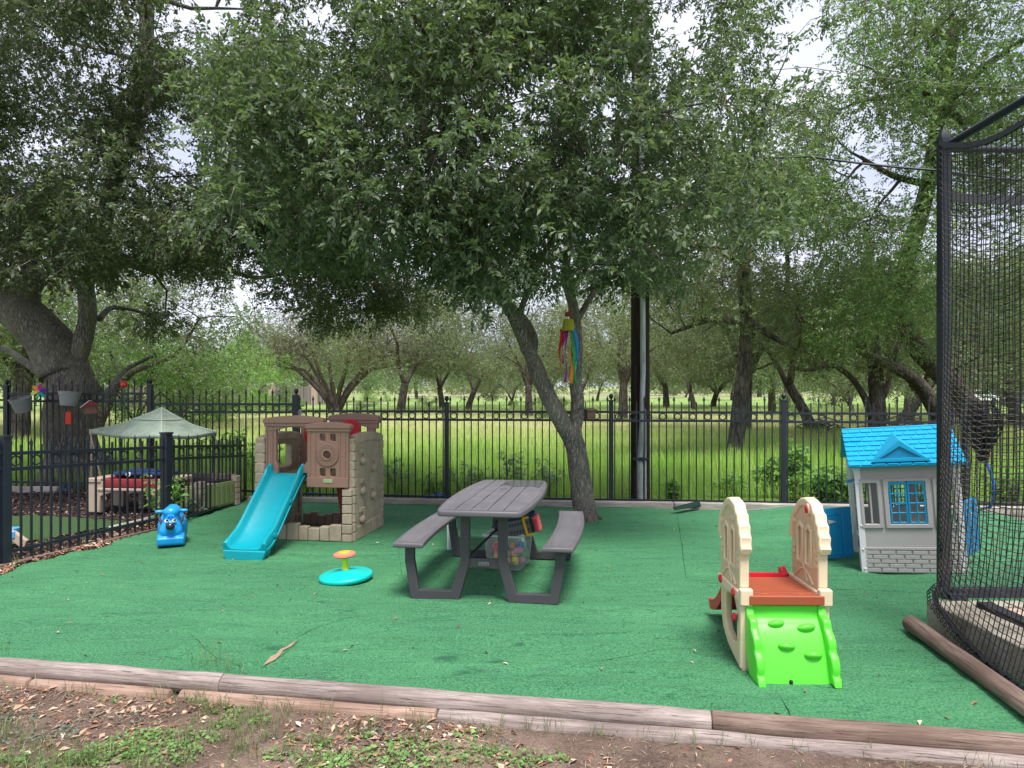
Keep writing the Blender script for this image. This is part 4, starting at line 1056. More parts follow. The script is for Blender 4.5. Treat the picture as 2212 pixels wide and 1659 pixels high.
# ------------------------------------------------------------------ small cream climber (green ramp, red slide)
M['cream'] = plastic('cream_plastic', (.62, .49, .31), .5, .35, 120, .2)
M['cream2'] = plastic('cream_trim_plastic', (.68, .55, .38), .5, .3, 120, .2)
M['lime'] = plastic('lime_plastic', (.09, .60, .035), .36, .22, 200, .08)
M['deck'] = plastic('terracotta_plastic', (.30, .065, .025), .55, .35)
kc = empty('toddler_climber', (1.40, 4.16, 0), R(-1), 'small toddler climber with cream arched side panels, lime ramp and red slide', 'climber')
def cpanel(x, sg, lab):
    D = .46
    # side outline in (y, z): wide foot, straight body, scalloped roof top
    body = [(.0, 0), (.05, -.0), (.17, .03), (.30, .07), (.40, .14), (.445, .24), (.45, .40), (.44, .47), (.455, .52), (.45, .80), (.40, .90), (.26, .985), (.18, .985), (.10, .93), (.045, .80), (.035, .70), (.04, .50), (.012, .44), (.0, .40)]
    holes = [[(.10, .14), (.20, .12), (.30, .15), (.345, .22), (.34, .36), (.30, .40), (.16, .40), (.11, .34)]]
    for y0 in (.135, .265): holes.append([(y0, .60), (y0 + .075, .60), (y0 + .075, .80), (y0 + .04, .825), (y0, .80)])
    mb = MB(); mb.mesh(plate(body, holes, .045, .010, 2), T(x, 0, 0) @ MYZ); p = mb.build('side_panel', M['cream'], kc, angle=50); p['label'] = lab
    # scalloped roof edge, thicker than the panel
    sc_ = [(-.005, .70), (-.02, .735), (-.005, .76), (-.012, .80), (.012, .825), (.012, .865), (.04, .885), (.05, .93), (.085, .945), (.11, .985), (.16, 1.0), (.22, 1.012), (.28, 1.0), (.33, .975), (.37, .94), (.40, .92), (.43, .88), (.455, .855), (.465, .80), (.475, .76), (.468, .72), (.43, .72), (.425, .80), (.39, .87), (.29, .945), (.22, .955), (.15, .94), (.09, .87), (.055, .80), (.04, .70)]
    mb = MB(); mb.mesh(plate(sc_[::-1], [], .072, .012, 2), T(x, 0, 0) @ MYZ); mb.build('roof_edge', M['cream2'], p, angle=50)
    for off in (-1, 1):
        fx = x + off * .026
        w_ = MB()
        for y0 in (.12, .25):
            w_.mesh(plate([(y0, .585), (y0 + .105, .585), (y0 + .105, .82), (y0 + .055, .85), (y0, .82)], [[(y0 + .02, .605), (y0 + .085, .605), (y0 + .085, .80), (y0 + .05, .822), (y0 + .02, .80)]], .016, .005, 1), T(fx, 0, 0) @ MYZ)
        w_.build('window_frame', M['cream2'], p, angle=50)
        w_ = MB(); w_.mesh(plate([(.02, .415), (.45, .415), (.462, .475), (.02, .475)], [], .03, .008, 2), T(fx, 0, 0) @ MYZ)
        w_.build('belt', M['cream2'], p, angle=50)
        w_ = MB()
        w_.tube([(fx, .10 + .28 * s, .49 + .07 * math.sin(PI * s)) for s in fr(0, 1, .1)], .008, 6)
        w_.tube([(fx, .18 + .08 * s, .49 + .11 * s) for s in fr(0, 1, .2)], .008, 6)
        for yy, zz in ((.06, .62), (.06, .66), (.055, .70), (.40, .64), (.40, .68), (.39, .84)): w_.box((fx, yy, zz), (.012, .04, .025))
        w_.build('moulded_relief', M['cream2'], p, bevel=.003)
    mb = MB()
    mb.box((x, -.002, .445), (.078, .05, .10)); mb.box((x, .022, .22), (.062, .045, .42)); mb.box((x, .035, .62), (.058, .03, .26))
    mb.build('front_edge', M['cream2'], p, bevel=.010)
    return p
pL = cpanel(.0, -1, 'left side panel with closed foot'); pR = cpanel(.47, 1, 'right side panel with a red knob near its top')
def knob(p, c, axis):
    mb = MB(); mb.lathe([(.014, 0), (.026, .002), (.027, .012), (.02, .019), (.008, .021)], 7, c, Matrix.Rotation(axis * PI / 2, 4, 'Y')); mb.build('knob', M['red'], p)
for y, z in ((.10, .445), (.38, .455), (.085, .30)): knob(pL, (-.035, y, z), -1)
for y, z in ((.10, .44), (.085, .30)): knob(pR, (.505, y, z), 1)
mb = MB(); mb.mesh(plate(circ(.16, .945, .03, 20, .036), [], .085, .006, 2), T(.47, 0, 0) @ MYZ); mb.build('ring', M['cream2'], pR)
mb = MB(); mb.mesh(plate(circ(.16, .945, .02, 16, .026), [], .10, .006, 2), T(.47, 0, 0) @ MYZ); mb.build('button', M['red'], pR)
mb = MB(); mb.mesh(plate(rrect(.15, .875, .21, .905, .01), [], .06, .003, 1), T(0, 0, 0) @ MYZ); mb.build('oval_badge', M['cream2'], pL)
mb = MB(); mb.box((.235, .23, .425), (.44, .48, .05)); mb.box((.235, -.02, .432), (.445, .03, .058))
dk = mb.build('deck', M['deck'], kc, bevel=.008)
mb = MB()
for i in range(9): mb.box((.235, .02 + i * .048, .452), (.42, .036, .007))
for xx in (.12, .34): mb.box((xx, .03, .457), (.13, .010, .006)); mb.ball((xx, .03, .456), (.025, .018, .007), 10, 6)
mb.build('plank_relief', M['deck'], dk, bevel=.002)
# green climbing ramp: a curved board with scalloped rails
prof = [(.0, .395), (-.005, .34), (-.018, .315), (-.05, .285), (-.085, .235), (-.115, .18), (-.14, .12), (-.165, .05), (-.18, .0)]
pc = crv([(0, y, z) for y, z in prof], 4); n_ = len(pc); mb = MB(); vs = []
for i, p in enumerate(pc):
    s = i / (n_ - 1); wl = .205 + .02 * s
    for x, dz in ((-wl, 0), (-wl * .5, .004), (0, .006), (wl * .5, .004), (wl, 0)): vs.append(Vector((.235 + x, p.y - dz, p.z)))
nv = len(vs); vs += [v_ + Vector((0, .035, -.006)) for v_ in vs]
fs = [(i * 5 + j, i * 5 + j + 1, i * 5 + j + 6, i * 5 + j + 5) for i in range(n_ - 1) for j in range(4)]
fs += [tuple(nv + q for q in f[::-1]) for f in fs]
for i in range(n_ - 1): fs += [(i * 5, i * 5 + 5, nv + i * 5 + 5, nv + i * 5), (i * 5 + 4, nv + i * 5 + 4, nv + i * 5 + 9, i * 5 + 9)]
fs += [(0, nv, nv + 1, 1), (1, nv + 1, nv + 2, 2), (2, nv + 2, nv + 3, 3), (3, nv + 3, nv + 4, 4)]
mb.add(vs, fs); rp_ = mb.build('climbing_ramp', M['lime'], kc, angle=50)
def rail_out(k):
    o_ = []
    for i in range(31):
        s = i / 30; p = pc[min(n_ - 1, int(s * (n_ - 1)))]
        sc = .022 + .022 * abs(math.sin(PI * (s * 4.2 + .1))) ** .6 if s > .18 else .006 + .10 * s
        o_.append((p.y - sc - .014 * s, max(p.z + sc * .75, 0) if s < .97 else 0.0))
    return o_
for x in (.022, .448):
    o_ = rail_out(0) + [(-.06, 0), (.0, .12), (.03, .25), (.03, .38)]
    for q in range(1): pass
    mb = MB(); mb.mesh(plate(o_, [], .048, .012, 2), Matrix.Translation((x, 0, 0)) @ MYZ)
    mb.build('side_rail', M['lime'], rp_, angle=55)
for x, i, sx in ((.165, 10, .05), (.335, 12, .055), (.20, 19, .05), (.345, 22, .052)):
    p = pc[i]; mb = MB(); mb.ball((x, p.y - .012, p.z), (sx, .030, .022), 16, 10, Matrix.Rotation(.25 * math.sin(i), 4, 'Y') @ Matrix.Rotation(-.5, 4, 'X'))
    mb.build('foothold', M['lime'], rp_)
# red slide leaving the rear
C2 = crv([(.235, .44, .44), (.235, .52, .41), (.235, .68, .27), (.235, .84, .13), (.235, .97, .07), (.235, 1.05, .06)], 4)
pf = [(-.17, .0), (-.18, .075), (-.165, .08), (-.145, .02), (.145, .02), (.165, .08), (.18, .075), (.17, .0)]
mb = MB(); vs = []
for i, p in enumerate(C2):
    for a, b in pf: vs.append(p + Vector((a, 0, b if i > 1 else min(b, .03))))
k = len(pf); mb.add(vs, [(i * k + j, i * k + (j + 1) % k, (i + 1) * k + (j + 1) % k, (i + 1) * k + j) for i in range(len(C2) - 1) for j in range(k)] + [tuple(range(k)), tuple((len(C2) - 1) * k + j for j in range(k))[::-1]])
for s in (-1, 1): mb.mesh(plate([(-.04, 0), (.04, 0), (.035, .05), (.0, .07), (-.035, .05)], [], .04, .01, 1), T(.235 + s * .17, .50, .44) @ MYZ)
mb.box((.235, .475, .455), (.40, .03, .03));
mb.build('slide', M['red'], kc, angle=45)
for (a, b), c_, nm in (((2672 / 1, 0), 0, 0),): pass
def acorn(x, y, lab, mat):
    mb = MB(); p = on(x, y); mb.ball((p.x, p.y, .012), (.012, .012, .013), 10, 7); tag(mb.build('acorn', mat), lab, 'acorn')
acorn(1680, 1474, 'light brown acorn at the foot of the lime ramp', M['log_brown']); acorn(1709, 1478, 'nearly black acorn at the foot of the lime ramp', M['rubber'])

# ------------------------------------------------------------------ playhouse
M['grey_p'] = plastic('light_grey_plastic', (.34, .325, .315), .55, .25, 200, .1)
M['white_p'] = plastic('white_house_plastic', (.60, .60, .61), .5, .25, 200, .1)
M['roof_b'] = plastic('sky_blue_plastic', (.0, .30, .53), .42, .2, 200, .08)
M['door_b'] = plastic('deep_blue_plastic', (.0, .19, .40), .42, .25, 200, .1)
M['shut_b'] = plastic('shutter_blue_plastic', (.0, .22, .42), .42, .2, 200, .08)
HX, HYy = 3.31, 6.51
RM = Matrix.Rotation(R(-22), 4, 'Z') @ Matrix.Rotation(R(-4.2), 4, 'Y')
ph = empty('playhouse', (HX, HYy, -.005), label='grey plastic playhouse with bright blue shingled roof and blue shutters', cat='playhouse', rot=RM.to_euler())
HW, HD, HH = .80, 1.02, 1.0
front = [(0, 0), (HW, 0), (HW, HH), (0, HH)]
wins = [rrect(.035, .455, .155, .835, .008), rrect(.245, .455, .545, .845, .008), rrect(.635, .455, .765, .835, .008)]
def housewall(y, sg, lab):
    mb = MB(); mb.mesh(plate(front, wins, .035, .006, 1), T(0, y, 0) @ MXZ); f = mb.build('wall', M['grey_p'], ph, angle=45); f['label'] = lab
    yo = y - sg * .022
    d = MB()
    for a, b in ((.005, .185), (.205, .585), (.605, .795)):
        win = wins[(0, 1, 2)[[.005, .205, .605].index(a)]]
        d.mesh(plate(rrect(a, .415, b, .875, .01), [win], .022, .006, 1), T(0, yo, 0) @ MXZ)
    d.build('window_surround', M['grey_p'], f, angle=45)
    d = MB(); row = 0; z = .012
    while z < .195:
        x = .01 - (row % 2) * .065
        while x < HW - .01:
            a, b = max(x, .01), min(x + .128, HW - .01)
            if b - a > .02: d.box(((a + b) / 2, yo + sg * .004, z + .0175), (b - a - .008, .018, .034), None, (.97, 1))
            x += .13
        z += .0405; row += 1
    d.box((HW / 2, yo + sg * .004, .228), (HW - .01, .02, .022)); d.build('brick_relief', M['grey_p'], f, bevel=.003)
    sh = MB()
    for x0, x1 in ((.25, .394), (.398, .542)):
        hs = []
        for i in range(2):
            for j in range(4):
                wx = (x1 - x0 - .02) / 2; hz = (.372 - .02) / 4
                hs.append(rrect(x0 + .012 + i * wx + .004, .462 + .012 + j * hz, x0 + .012 + (i + 1) * wx - .008, .462 + .012 + (j + 1) * hz - .012, .004, 2))
        s1 = MB(); s1.mesh(plate(rrect(x0, .458, x1, .842, .008), hs, .022, .004, 1), T(0, y - sg * .018, 0) @ MXZ); s1.build('shutter', M['shut_b'], f, angle=45)
    return f
housewall(0, 1, 'front wall with shuttered window'); housewall(HD, -1, 'rear wall with shuttered window')
# inner mullions in the small side windows
for x in (.095, .70): mb = MB(); mb.box((x, -.002, .645), (.016, .02, .38)); mb.build('mullion', M['grey_p'], ph, bevel=.003)
# end walls (white, door opening)
def gable(x, sg, lab):
    out = [(.0, 0), (.17, 0), (.17, .80), (.25, .90), (.51, .95), (.77, .90), (.82, .80), (.82, 0), (HD, 0), (HD, HH), (HD / 2, 1.27), (0, HH)]
    mb = MB(); mb.mesh(plate(out, [rrect(.045, .40, .125, .80, .01)], .035, .006, 1), T(x, 0, 0) @ MYZ)
    g_ = mb.build('end_wall', M['white_p'], ph, angle=45); g_['label'] = lab
    d = MB(); xo = x + sg * .022
    for ya in (.0, .86):
        for r_ in range(5):
            for c_ in range(2):
                d.box((xo, ya + .03 + c_ * .075 + (r_ % 2) * .01, .03 + r_ * .04), (.012, .06, .032))
    d.box((xo, .085, .35), (.02, .14, .03)); d.box((xo, .085, .84), (.02, .14, .02)); d.build('relief', M['white_p'], g_, bevel=.003)
    return g_
gable(0.0, -1, 'left end wall with door opening'); gable(HW, 1, 'right end wall with door opening')
for x in (0, HW):
    for y in (0, HD):
        mb = MB(); mb.box((x, y, HH / 2 - .002), (.052, .052, HH - .01))
        for z in (.04, .22, .44, .85): mb.ball((x - .0, y - .028, z), (.012, .008, .012), 8, 6)
        mb.build('corner_post', M['white_p'], ph, bevel=.006)
mb = MB(); mb.box((-.055, .12, .845), (.075, .14, .012), Matrix.Rotation(-.25, 4, 'Y')); mb.prism([(0, 0), (.07, 0), (0, -.06)], -.004, .004, T(-.02, .12, .84) @ MXZ); mb.build('bracket_shelf', M['door_b'], ph, bevel=.002)
# roof: two slabs with staggered shingles, dormer
EV, RG, OH, OV = .985, 1.30, .075, .10
hd = HD / 2
for sg, lab in ((-1, 'front roof slope with a small dormer gable'), (1, 'rear roof slope')):
    def rpnt(u, v_, off=0):
        """u along eave, v from eave 0 to ridge 1"""
        y = hd + sg * (hd + OV) * (1 - v_); z = EV + (RG - EV) * v_; nn = Vector((0, sg * (RG - EV), hd + OV)).normalized()
        return Vector((-OH + (HW + 2 * OH) * u, y, z)) + nn * off
    mb = MB(); vs = [rpnt(u, v_, o_) for o_ in (0, .022) for u, v_ in ((0, 0), (1, 0), (1, 1), (0, 1))]
    mb.add(vs, [(3, 2, 1, 0), (4, 5, 6, 7), (0, 1, 5, 4), (1, 2, 6, 5), (2, 3, 7, 6), (3, 0, 4, 7)])
    rf = mb.build('roof', M['roof_b'], ph, bevel=.003); rf['label'] = lab
    d = MB(); rows, cols = 8, 9; g = random.Random(4)
    for r_ in range(rows):
        for c_ in range(-1, cols + 1):
            u0 = (c_ + (r_ % 2) * .5) / cols + .004; u1 = u0 + 1 / cols - .008
            u0, u1 = max(.0, u0), min(1, u1)
            if u1 - u0 < .02: continue
            v0, v1 = r_ / rows + .004, (r_ + 1) / rows - .012
            hi = .036 if g.random() < .06 else .030
            vs = [rpnt(u0, v0, .020), rpnt(u1, v0, .020), rpnt(u1, v1, .020), rpnt(u0, v1, .020), rpnt(u0 + .003, v0, hi + .004), rpnt(u1 - .003, v0, hi + .004), rpnt(u1, v1, .0235), rpnt(u0, v1, .0235)]
            d.add(vs, [(0, 3, 2, 1), (4, 5, 6, 7), (0, 1, 5, 4), (1, 2, 6, 5), (2, 3, 7, 6), (3, 0, 4, 7)])
    d.build('shingle_relief', M['roof_b'], rf, bevel=.0015, seg=1)
    d = MB(); sx = .235; cx_ = .455; base_v, = (.10,); top_v = .78
    b0 = rpnt(cx_ - sx, base_v, .03); b1 = rpnt(cx_ + sx, base_v, .03); apex = rpnt(cx_, top_v, .03)
    front_apex = Vector((apex.x, b0.y, b0.z + .165))
    fn_ = Vector((0, sg * .012, 0))
    d.add([b0, b1, front_apex, apex, b0 + fn_ * 3 + Vector((-.02, 0, -.012)), b1 + fn_ * 3 + Vector((.02, 0, -.012)), front_apex + fn_ * 3 + Vector((0, 0, .022)), apex + Vector((0, 0, .02))],
          [(0, 1, 2), (0, 2, 3), (1, 3, 2), (4, 5, 6), (4, 6, 7), (5, 7, 6)])
    dm = d.build('dormer', M['roof_b'], rf, smooth=False)
    tri = [(b0.x + .055, .022), (b1.x - .055, .022), (front_apex.x, .128)]
    tr2 = [(b0.x - .02, -.010), (b1.x + .02, -.010), (front_apex.x, .186)]
    d = MB(); d.mesh(plate(tr2, [tri], .014, .003, 1), T(0, b0.y + sg * .045, b0.z) @ MXZ); d.build('dormer_frame', M['roof_b'], dm, angle=40)
    d = MB(); d.mesh(plate([(b0.x, -.0), (b1.x, -.0), (front_apex.x, .165)], [], .008, .002, 1), T(0, b0.y + sg * .034, b0.z) @ MXZ); d.build('dormer_face', M['shut_b'], dm, angle=40)
mb = MB(); mb.bar((-OH, hd, RG + .018), (HW + OH, hd, RG + .018), .05, .02); mb.build('ridge', M['roof_b'], ph, bevel=.005)
mb = MB(); mb.mesh(plate(rrect(.01, .01, HW - .01, HD - .01, .01), [], .02, .004, 1), T(0, 0, .012)); mb.build('floor_tray', M['grey_p'], ph)
# open doors
def hdoor(hx, hy, ang, lab, zz, flip=1):
    e = MB(); Md = T(hx, hy, zz) @ Matrix.Rotation(ang, 4, 'Z') @ MXZ
    e.mesh(plate([(0, 0), (.40, 0), (.40, .50), (.02, .50), (.02, .485), (0, .485)], [], .035, .007, 2), Md); dr = e.build('door', M['door_b'], ph, angle=45); dr['label'] = lab
    e = MB()
    for a, b in ((.03, .10), (.125, .285), (.31, .375)):
        e.mesh(plate([(a, .03), (b, .03), (b, .44), (a, .44)], [[(a + .012, .055), (b - .012, .055), (b - .012, .43), (a + .012, .43)]], .045, .004, 1), Md)
    e.build('door_relief', M['door_b'], dr, angle=45)
    e = MB(); pz = Matrix.Translation((0, 0, 0)); e.prism([(.165, .345), (.165, .385), (.245, .365)] if flip > 0 else [(.245, .345), (.165, .365), (.245, .385)], .024 * 1, .0255, Md); pnn = e.build('pennant', M['white_p'], dr, smooth=False)
    e = MB(); e.mesh(text_mesh('little tikes', .013, .0003), Md @ T(.197, .365, .0265)); e.build('pennant_text', M['door_b'], pnn, smooth=False)
hdoor(-.43, .30, R(22), 'open blue door swung out to the left', .05)
hdoor(HW + .05, .16, R(64), 'open blue door at the right end', .12)

# ------------------------------------------------------------------ canopied sand and water table
M['tan'] = plastic('tan_moulded_plastic', (.40, .31, .24), .6, .4, 60, .5)
M['tan_d'] = plastic('brown_moulded_plastic', (.20, .15, .13), .6, .4, 60, .4)
M['olive'] = plastic('olive_plastic', (.20, .25, .10), .55, .35)
zt = .07
wtb = empty('water_table', (-5.10, 9.62, zt), R(-6), 'tan stone look arched activity table with red trays and a navy lid', 'play table')
sw = 1.30
mb = MB(); o_ = [(-.62, 0), (-.45, 0), (-.44, .22)] + [(-.44 + .80 * k / 10, .22 + .09 * math.sin(PI * k / 10)) for k in range(1, 10)] + [(.36, .22), (.38, 0), (.56, 0), (.56, .42), (-.62, .42)]
for y in (-.24, .24): mb.mesh(plate(o_, [], .07, .012, 2), T(0, y, 0) @ MXZ)
mb.build('arch_leg', M['tan'], wtb, angle=50)
mb = MB(); mb.box((-.53, 0, .435), (.20, .58, .06)); mb.box((.48, 0, .435), (.18, .58, .06)); mb.box((-.03, -.26, .315), (.9, .06, .04)); mb.build('table_end', M['tan'], wtb, bevel=.012)
mb = MB(); mb.mesh(plate(rrect(-.42, -.29, .38, .29, .05), [rrect(-.38, -.25, .34, .25, .04)], .12, .012, 2), T(0, 0, .40)); mb.mesh(plate(rrect(-.40, -.27, .36, .27, .04), [], .02, .006, 1), T(0, 0, .35)); mb.build('tray', plastic('tray_red', (.24, .02, .028), .45, .3), wtb)
mb = MB(); mb.mesh(plate(rrect(-.45, -.06, .36, .30, .06), [], .05, .012, 2), T(0, .02, .50)); mb.box((-.05, .12, .535), (.5, .22, .03)); mb.build('lid', plastic('navy_lid', (.012, .035, .11), .45, .3), wtb, bevel=.01)
mb = MB(); mb.mesh(plate(circ(-.16, .50, .035, 16), [circ(-.16, .50, .018, 12)], .02, .005, 1), T(0, -.1, 0) @ MXZ); mb.ball((.12, -.05, .475), (.03, .02, .015)); mb.ball((.33, -.02, .475), (.02, .02, .015)); mb.build('latch', wm, wtb)
sb = empty('sandbox', (-4.63, 10.0, .03), R(-14), 'tan and olive panelled sandbox with brown lid behind the near fence', 'sandbox')
for x, y in ((-.50, -.33), (.42, -.33), (.42, .45), (-.50, .45)): mb = MB(); blocks(mb, x - .05, x + .05, 0, .44, y - .05, y + .05, 'x', .09, int(x * 9), (.1, .1)); mb.build('corner_pier', M['tan'], sb, bevel=.01)
mb = MB()
for x0 in (-.44, -.02):
    mb.mesh(plate([(x0, .03), (x0 + .40, .03), (x0 + .40, .37), (x0, .37)], [], .03, .006, 1), T(0, -.34, 0) @ MXZ)
    for k in range(4): mb.box((x0 + .05 + k * .095, -.36, .20), (.065, .015, .28))
mb.mesh(plate([(-.28, .03), (.42, .03), (.42, .37), (-.28, .37)], [], .03, .006, 1), T(.43, .0, 0) @ MYZ)
for k in range(6): mb.box((.45, -.22 + k * .11, .20), (.015, .075, .28))
mb.build('side_panel', M['olive'], sb, bevel=.004)
mb = MB(); mb.box((-.04, .44, .40), (.95, .07, .11)); mb.build('bench_back', M['tan_d'], sb, bevel=.01)
mb = MB(); mb.box((-.04, .30, .365), (.90, .22, .03)); mb.box((-.04, .0, .33), (.86, .5, .02)); mb.build('seat_board', M['rubber'], sb, bevel=.006)
mb = MB(); mb.box((-.04, 0, .2), (.9, .66, .3)); mb.build('tub', M['tan_d'], sb, bevel=.01)
# canopy
t = NT('canopy_cloth'); n = t.noise(t.coord(), 5, 6, .7); f = t.noise(t.coord(), 90, 3, .6)
c = t.ramp(n, [(.35, (.22, .28, .22)), (.55, (.30, .37, .30)), (.7, (.36, .43, .36))]); p = t.bsdf(c, .85, .2, bump=t.math('ADD', n, t.math('MULTIPLY', f, .3)), bstr=.4, bdist=.02); M['canopy'] = t.m
cn = empty('canopy', (-5.17, 10.25, .08), label='faded green pyramid canopy on thin poles over the sandbox', cat='canopy')
o0 = Vector((-5.17, 10.25, .08)); ap = Vector((0, 0, 1.395))
cor = [Vector(q) - o0 for q in ((-6.42, 10.55, 1.14), (-4.80, 9.50, 1.135), (-4.33, 10.18, 1.14), (-5.88, 10.95, 1.16))]
mb = MB(); vs = []; n1 = 12
for a in range(4):
    c0, c1 = cor[a], cor[(a + 1) % 4]; b = []; m_ = 10
    idx = []
    for i in range(m_ + 1):
        s = i / m_; row = []
        for j in range(n1 + 1):
            u = j / n1; e_ = c0.lerp(c1, u); p = ap.lerp(e_, s)
            p = p - Vector((0, 0, .05 * math.sin(PI * s) * .7 + .035 * s * math.sin(PI * u) ** 2 + (.02 if s > .42 else 0)))
            row.append(p)
        idx.append(row)
    flat = [q for r_ in idx for q in r_]; W1 = n1 + 1
    mb.add(flat, [(i * W1 + j, i * W1 + j + 1, (i + 1) * W1 + j + 1, (i + 1) * W1 + j) for i in range(m_) for j in range(n1)])
    hem = idx[-1] + [q - Vector((0, 0, .05)) for q in idx[-1]]
    mb.add(hem, [(j, j + 1, W1 + j + 1, W1 + j) for j in range(n1)])
cv = mb.build('cloth', M['canopy'], cn, weld=True, angle=60)
sol = cv.modifiers.new('thick', 'SOLIDIFY'); sol.thickness = .004
mb = MB()
for a in range(4): mb.tube([ap.lerp(cor[a], s) - Vector((0, 0, .045 * math.sin(PI * s) + (.016 if s > .42 else 0) - .002)) for s in fr(0, 1, .1)], .009, 6)
mb.tube([ap.lerp(cor[0].lerp(cor[1], u), .42) + Vector((0, 0, -.03)) for u in fr(0, 1, .1)], .008, 5); mb.tube([ap.lerp(cor[1].lerp(cor[2], u), .42) + Vector((0, 0, -.03)) for u in fr(0, 1, .1)], .008, 5)
mb.build('seam', plastic('seam_green', (.40, .47, .40), .8, .3), cn)
for a in (0, 2, 3):
    p = cor[a] * .97; mb = MB(); mb.tube([Vector((p.x, p.y, -.0)), Vector((p.x, p.y, cor[a].z - .02))], .016, 8); mb.build('pole', M['tan'], cn)
mb = MB(); p = on(247, 1050, .35); mb.tube([Vector((-6.02, 10.3, .1)) - o0, cor[0]], .012, 6); mb.build('pole', M['tan'], cn)

# ------------------------------------------------------------------ hanging things on the rear fence, left
gp_ = plastic('grey_bucket_plastic', (.26, .265, .27), .45, .35)
def bucket(x, y, Y, tilt, lab, r=.15, h=.21):
    p = at(x, y, Y); b = empty('bucket', p, 0, lab, 'bucket', 'grey buckets hung on the rear fence', rot=(tilt[0], tilt[1], .2))
    mb = MB(); mb.lathe([(.001, 0), (r * .76, 0), (r * .78, .01), (r * .95, h * .80), (r, h * .82), (r, h), (r * 1.07, h), (r * 1.07, h + .012), (r * .97, h + .012), (r * .93, h * .8), (r * .73, .02), (.001, .02)], 36); mb.build('tub', gp_, b, angle=40)
    mb = MB(); mb.tube([(r * 1.07 * math.cos(a), r * 1.07 * math.sin(a) * .9 - .02, h - .01 + .02 * math.sin(a)) for a in fr(0, PI, .2)], .004, 5); mb.build('handle', M['metal_black'], b)
    return b
bucket(148, 877, 10.85, (R(-4), R(3)), 'grey bucket hanging upright in front of the big oak trunk')
bucket(52, 889, 10.9, (R(14), R(-9)), 'grey bucket tipped forward at the far left fence post')
fl = empty('pinwheel', at(84, 846, 10.95), 0, 'rainbow pinwheel flower fixed to the fence beside the tipped bucket', 'pinwheel')
cols = [(.55, .02, .25), (.12, .05, .42), (.02, .35, .6), (.02, .55, .2), (.65, .55, .03), (.85, .25, .02)]
for k, c in enumerate(cols):
    a = R(75 - 60 * k); mb = MB(); mb.mesh(plate(circ(.075, 0, .058, 16, .030), [], .008, .003, 1), MXZ @ Matrix.Rotation(a, 4, 'Z') @ Matrix.Rotation(.4, 4, 'X'))
    mb.build('petal', plastic('petal_%d' % k, c, .4, .1), fl)
mb = MB(); mb.tube([(0, .03, 0), (0, .03, -.5)], .006, 6); mb.build('stick', M['metal_black'], fl)
tu = empty('tulip_ornament', at(465 / 1.736 , 831, 10.95), 0, 'red glass tulip ornament on a green stem at the rear fence', 'ornament')
mb = MB(); mb.lathe([(.01, -.05), (.045, -.035), (.055, 0), (.048, .03), (.052, .045), (.01, .03)], 12); 
for a in (0, 2.1, 4.2): mb.ball((.035 * math.cos(a), .035 * math.sin(a), .035), (.018, .018, .03), 8, 6)
mb.build('flower', plastic('glass_red', (.65, .01, .02), .15, .05, spec=.8), tu)
mb = MB(); mb.tube([(0, 0, -.05), (.01, 0, -.35), (0, 0, -1.2)], .007, 6); mb.ball((.04, 0, -.22), (.05, .02, .012)); mb.ball((-.03, 0, -.33), (.045, .02, .012)); mb.build('stem', plastic('stem_green', (.04, .13, .10), .5, .2), tu)
bf = empty('bird_feeder', at(197, 880, 10.8), .35, 'small red bird feeder with a pale roof on the rear fence', 'bird feeder', rot=(0, R(-6), .35))
mb = MB(); mb.box((0, 0, -.03), (.17, .12, .10)); mb.box((0, 0, -.085), (.21, .16, .02)); mb.build('box', M['cedar'], bf, bevel=.004)
mb = MB(); mb.prism([(-.125, 0), (.125, 0), (0, .085)], -.09, .09, T(0, 0, .015) @ MXZ); mb.build('gable', plastic('barn_red', (.22, .02, .02), .6, .3), bf, bevel=.003)
mb = MB(); mb.bar((-.13, 0, .012), (.005, 0, .108), .20, .012, (0, 0, 1)); mb.build('roof', M['white_p'], bf)
mb = MB(); mb.box(at(148, 903, 10.8), (.085, .02, .19)); tag(mb.build('red_tag', plastic('tag_red', (.65, .03, .015), .5, .2), bevel=.004), 'red strip hanging below the upright grey bucket', 'tag')
mb = MB(); mb.mesh(plate(circ(0, 0, .12, 30), [circ(0, 0, .09, 30)], .02, .006, 1), Matrix.Translation(Vector((on(129, 1056, .15)))) @ Matrix.Rotation(.1, 4, 'X')); tag(mb.build('ring_toy', plastic('ring_blue', (.02, .16, .5), .4, .2)), 'blue ring lying on the mulch at the foot of the big oak', 'ring')
sd_ = empty('soap_bottle', at(649, 907, 10.75), 0, 'clear pump bottle with black top standing at the rear fence behind the tower', 'bottle')
mb = MB(); mb.lathe([(.035, 0), (.04, .01), (.04, .13), (.02, .155), (.015, .17)], 16); mb.build('flask', M['frost'], sd_)
mb = MB(); mb.lathe([(.018, .165), (.018, .19), (.006, .195), (.006, .21)], 12); mb.box((.02, 0, .215), (.07, .02, .015)); mb.build('pump', M['rubber'], sd_)
# wooden toy in the left corner
cw = empty('wooden_rocker', on(30, 1185, 0), 0, 'tan and light blue wooden toy frame cut off by the left edge', 'toy')
pl_ = plastic('pale_wood_paint', (.45, .34, .25), .6, .3); lb = plastic('light_blue_paint', (.08, .30, .62), .45, .25)
mb = MB(); arc = [(-.45 + .60 * s, .10 + .32 * math.cos(s * 1.45) ** 1.0) for s in fr(0, 1, .1)]; arc2 = [(x - .03, z - .10) for x, z in arc][::-1]
mb.mesh(plate((arc + arc2)[::-1], [], .05, .008, 1), T(0, 0, -.05) @ MXZ); mb.build('curved_frame', pl_, cw)
mb = MB(); mb.box((-.22, .06, .19), (.45, .14, .05)); mb.box((-.22, -.02, .15), (.5, .03, .08)); mb.build('seat', lb, cw, bevel=.01)
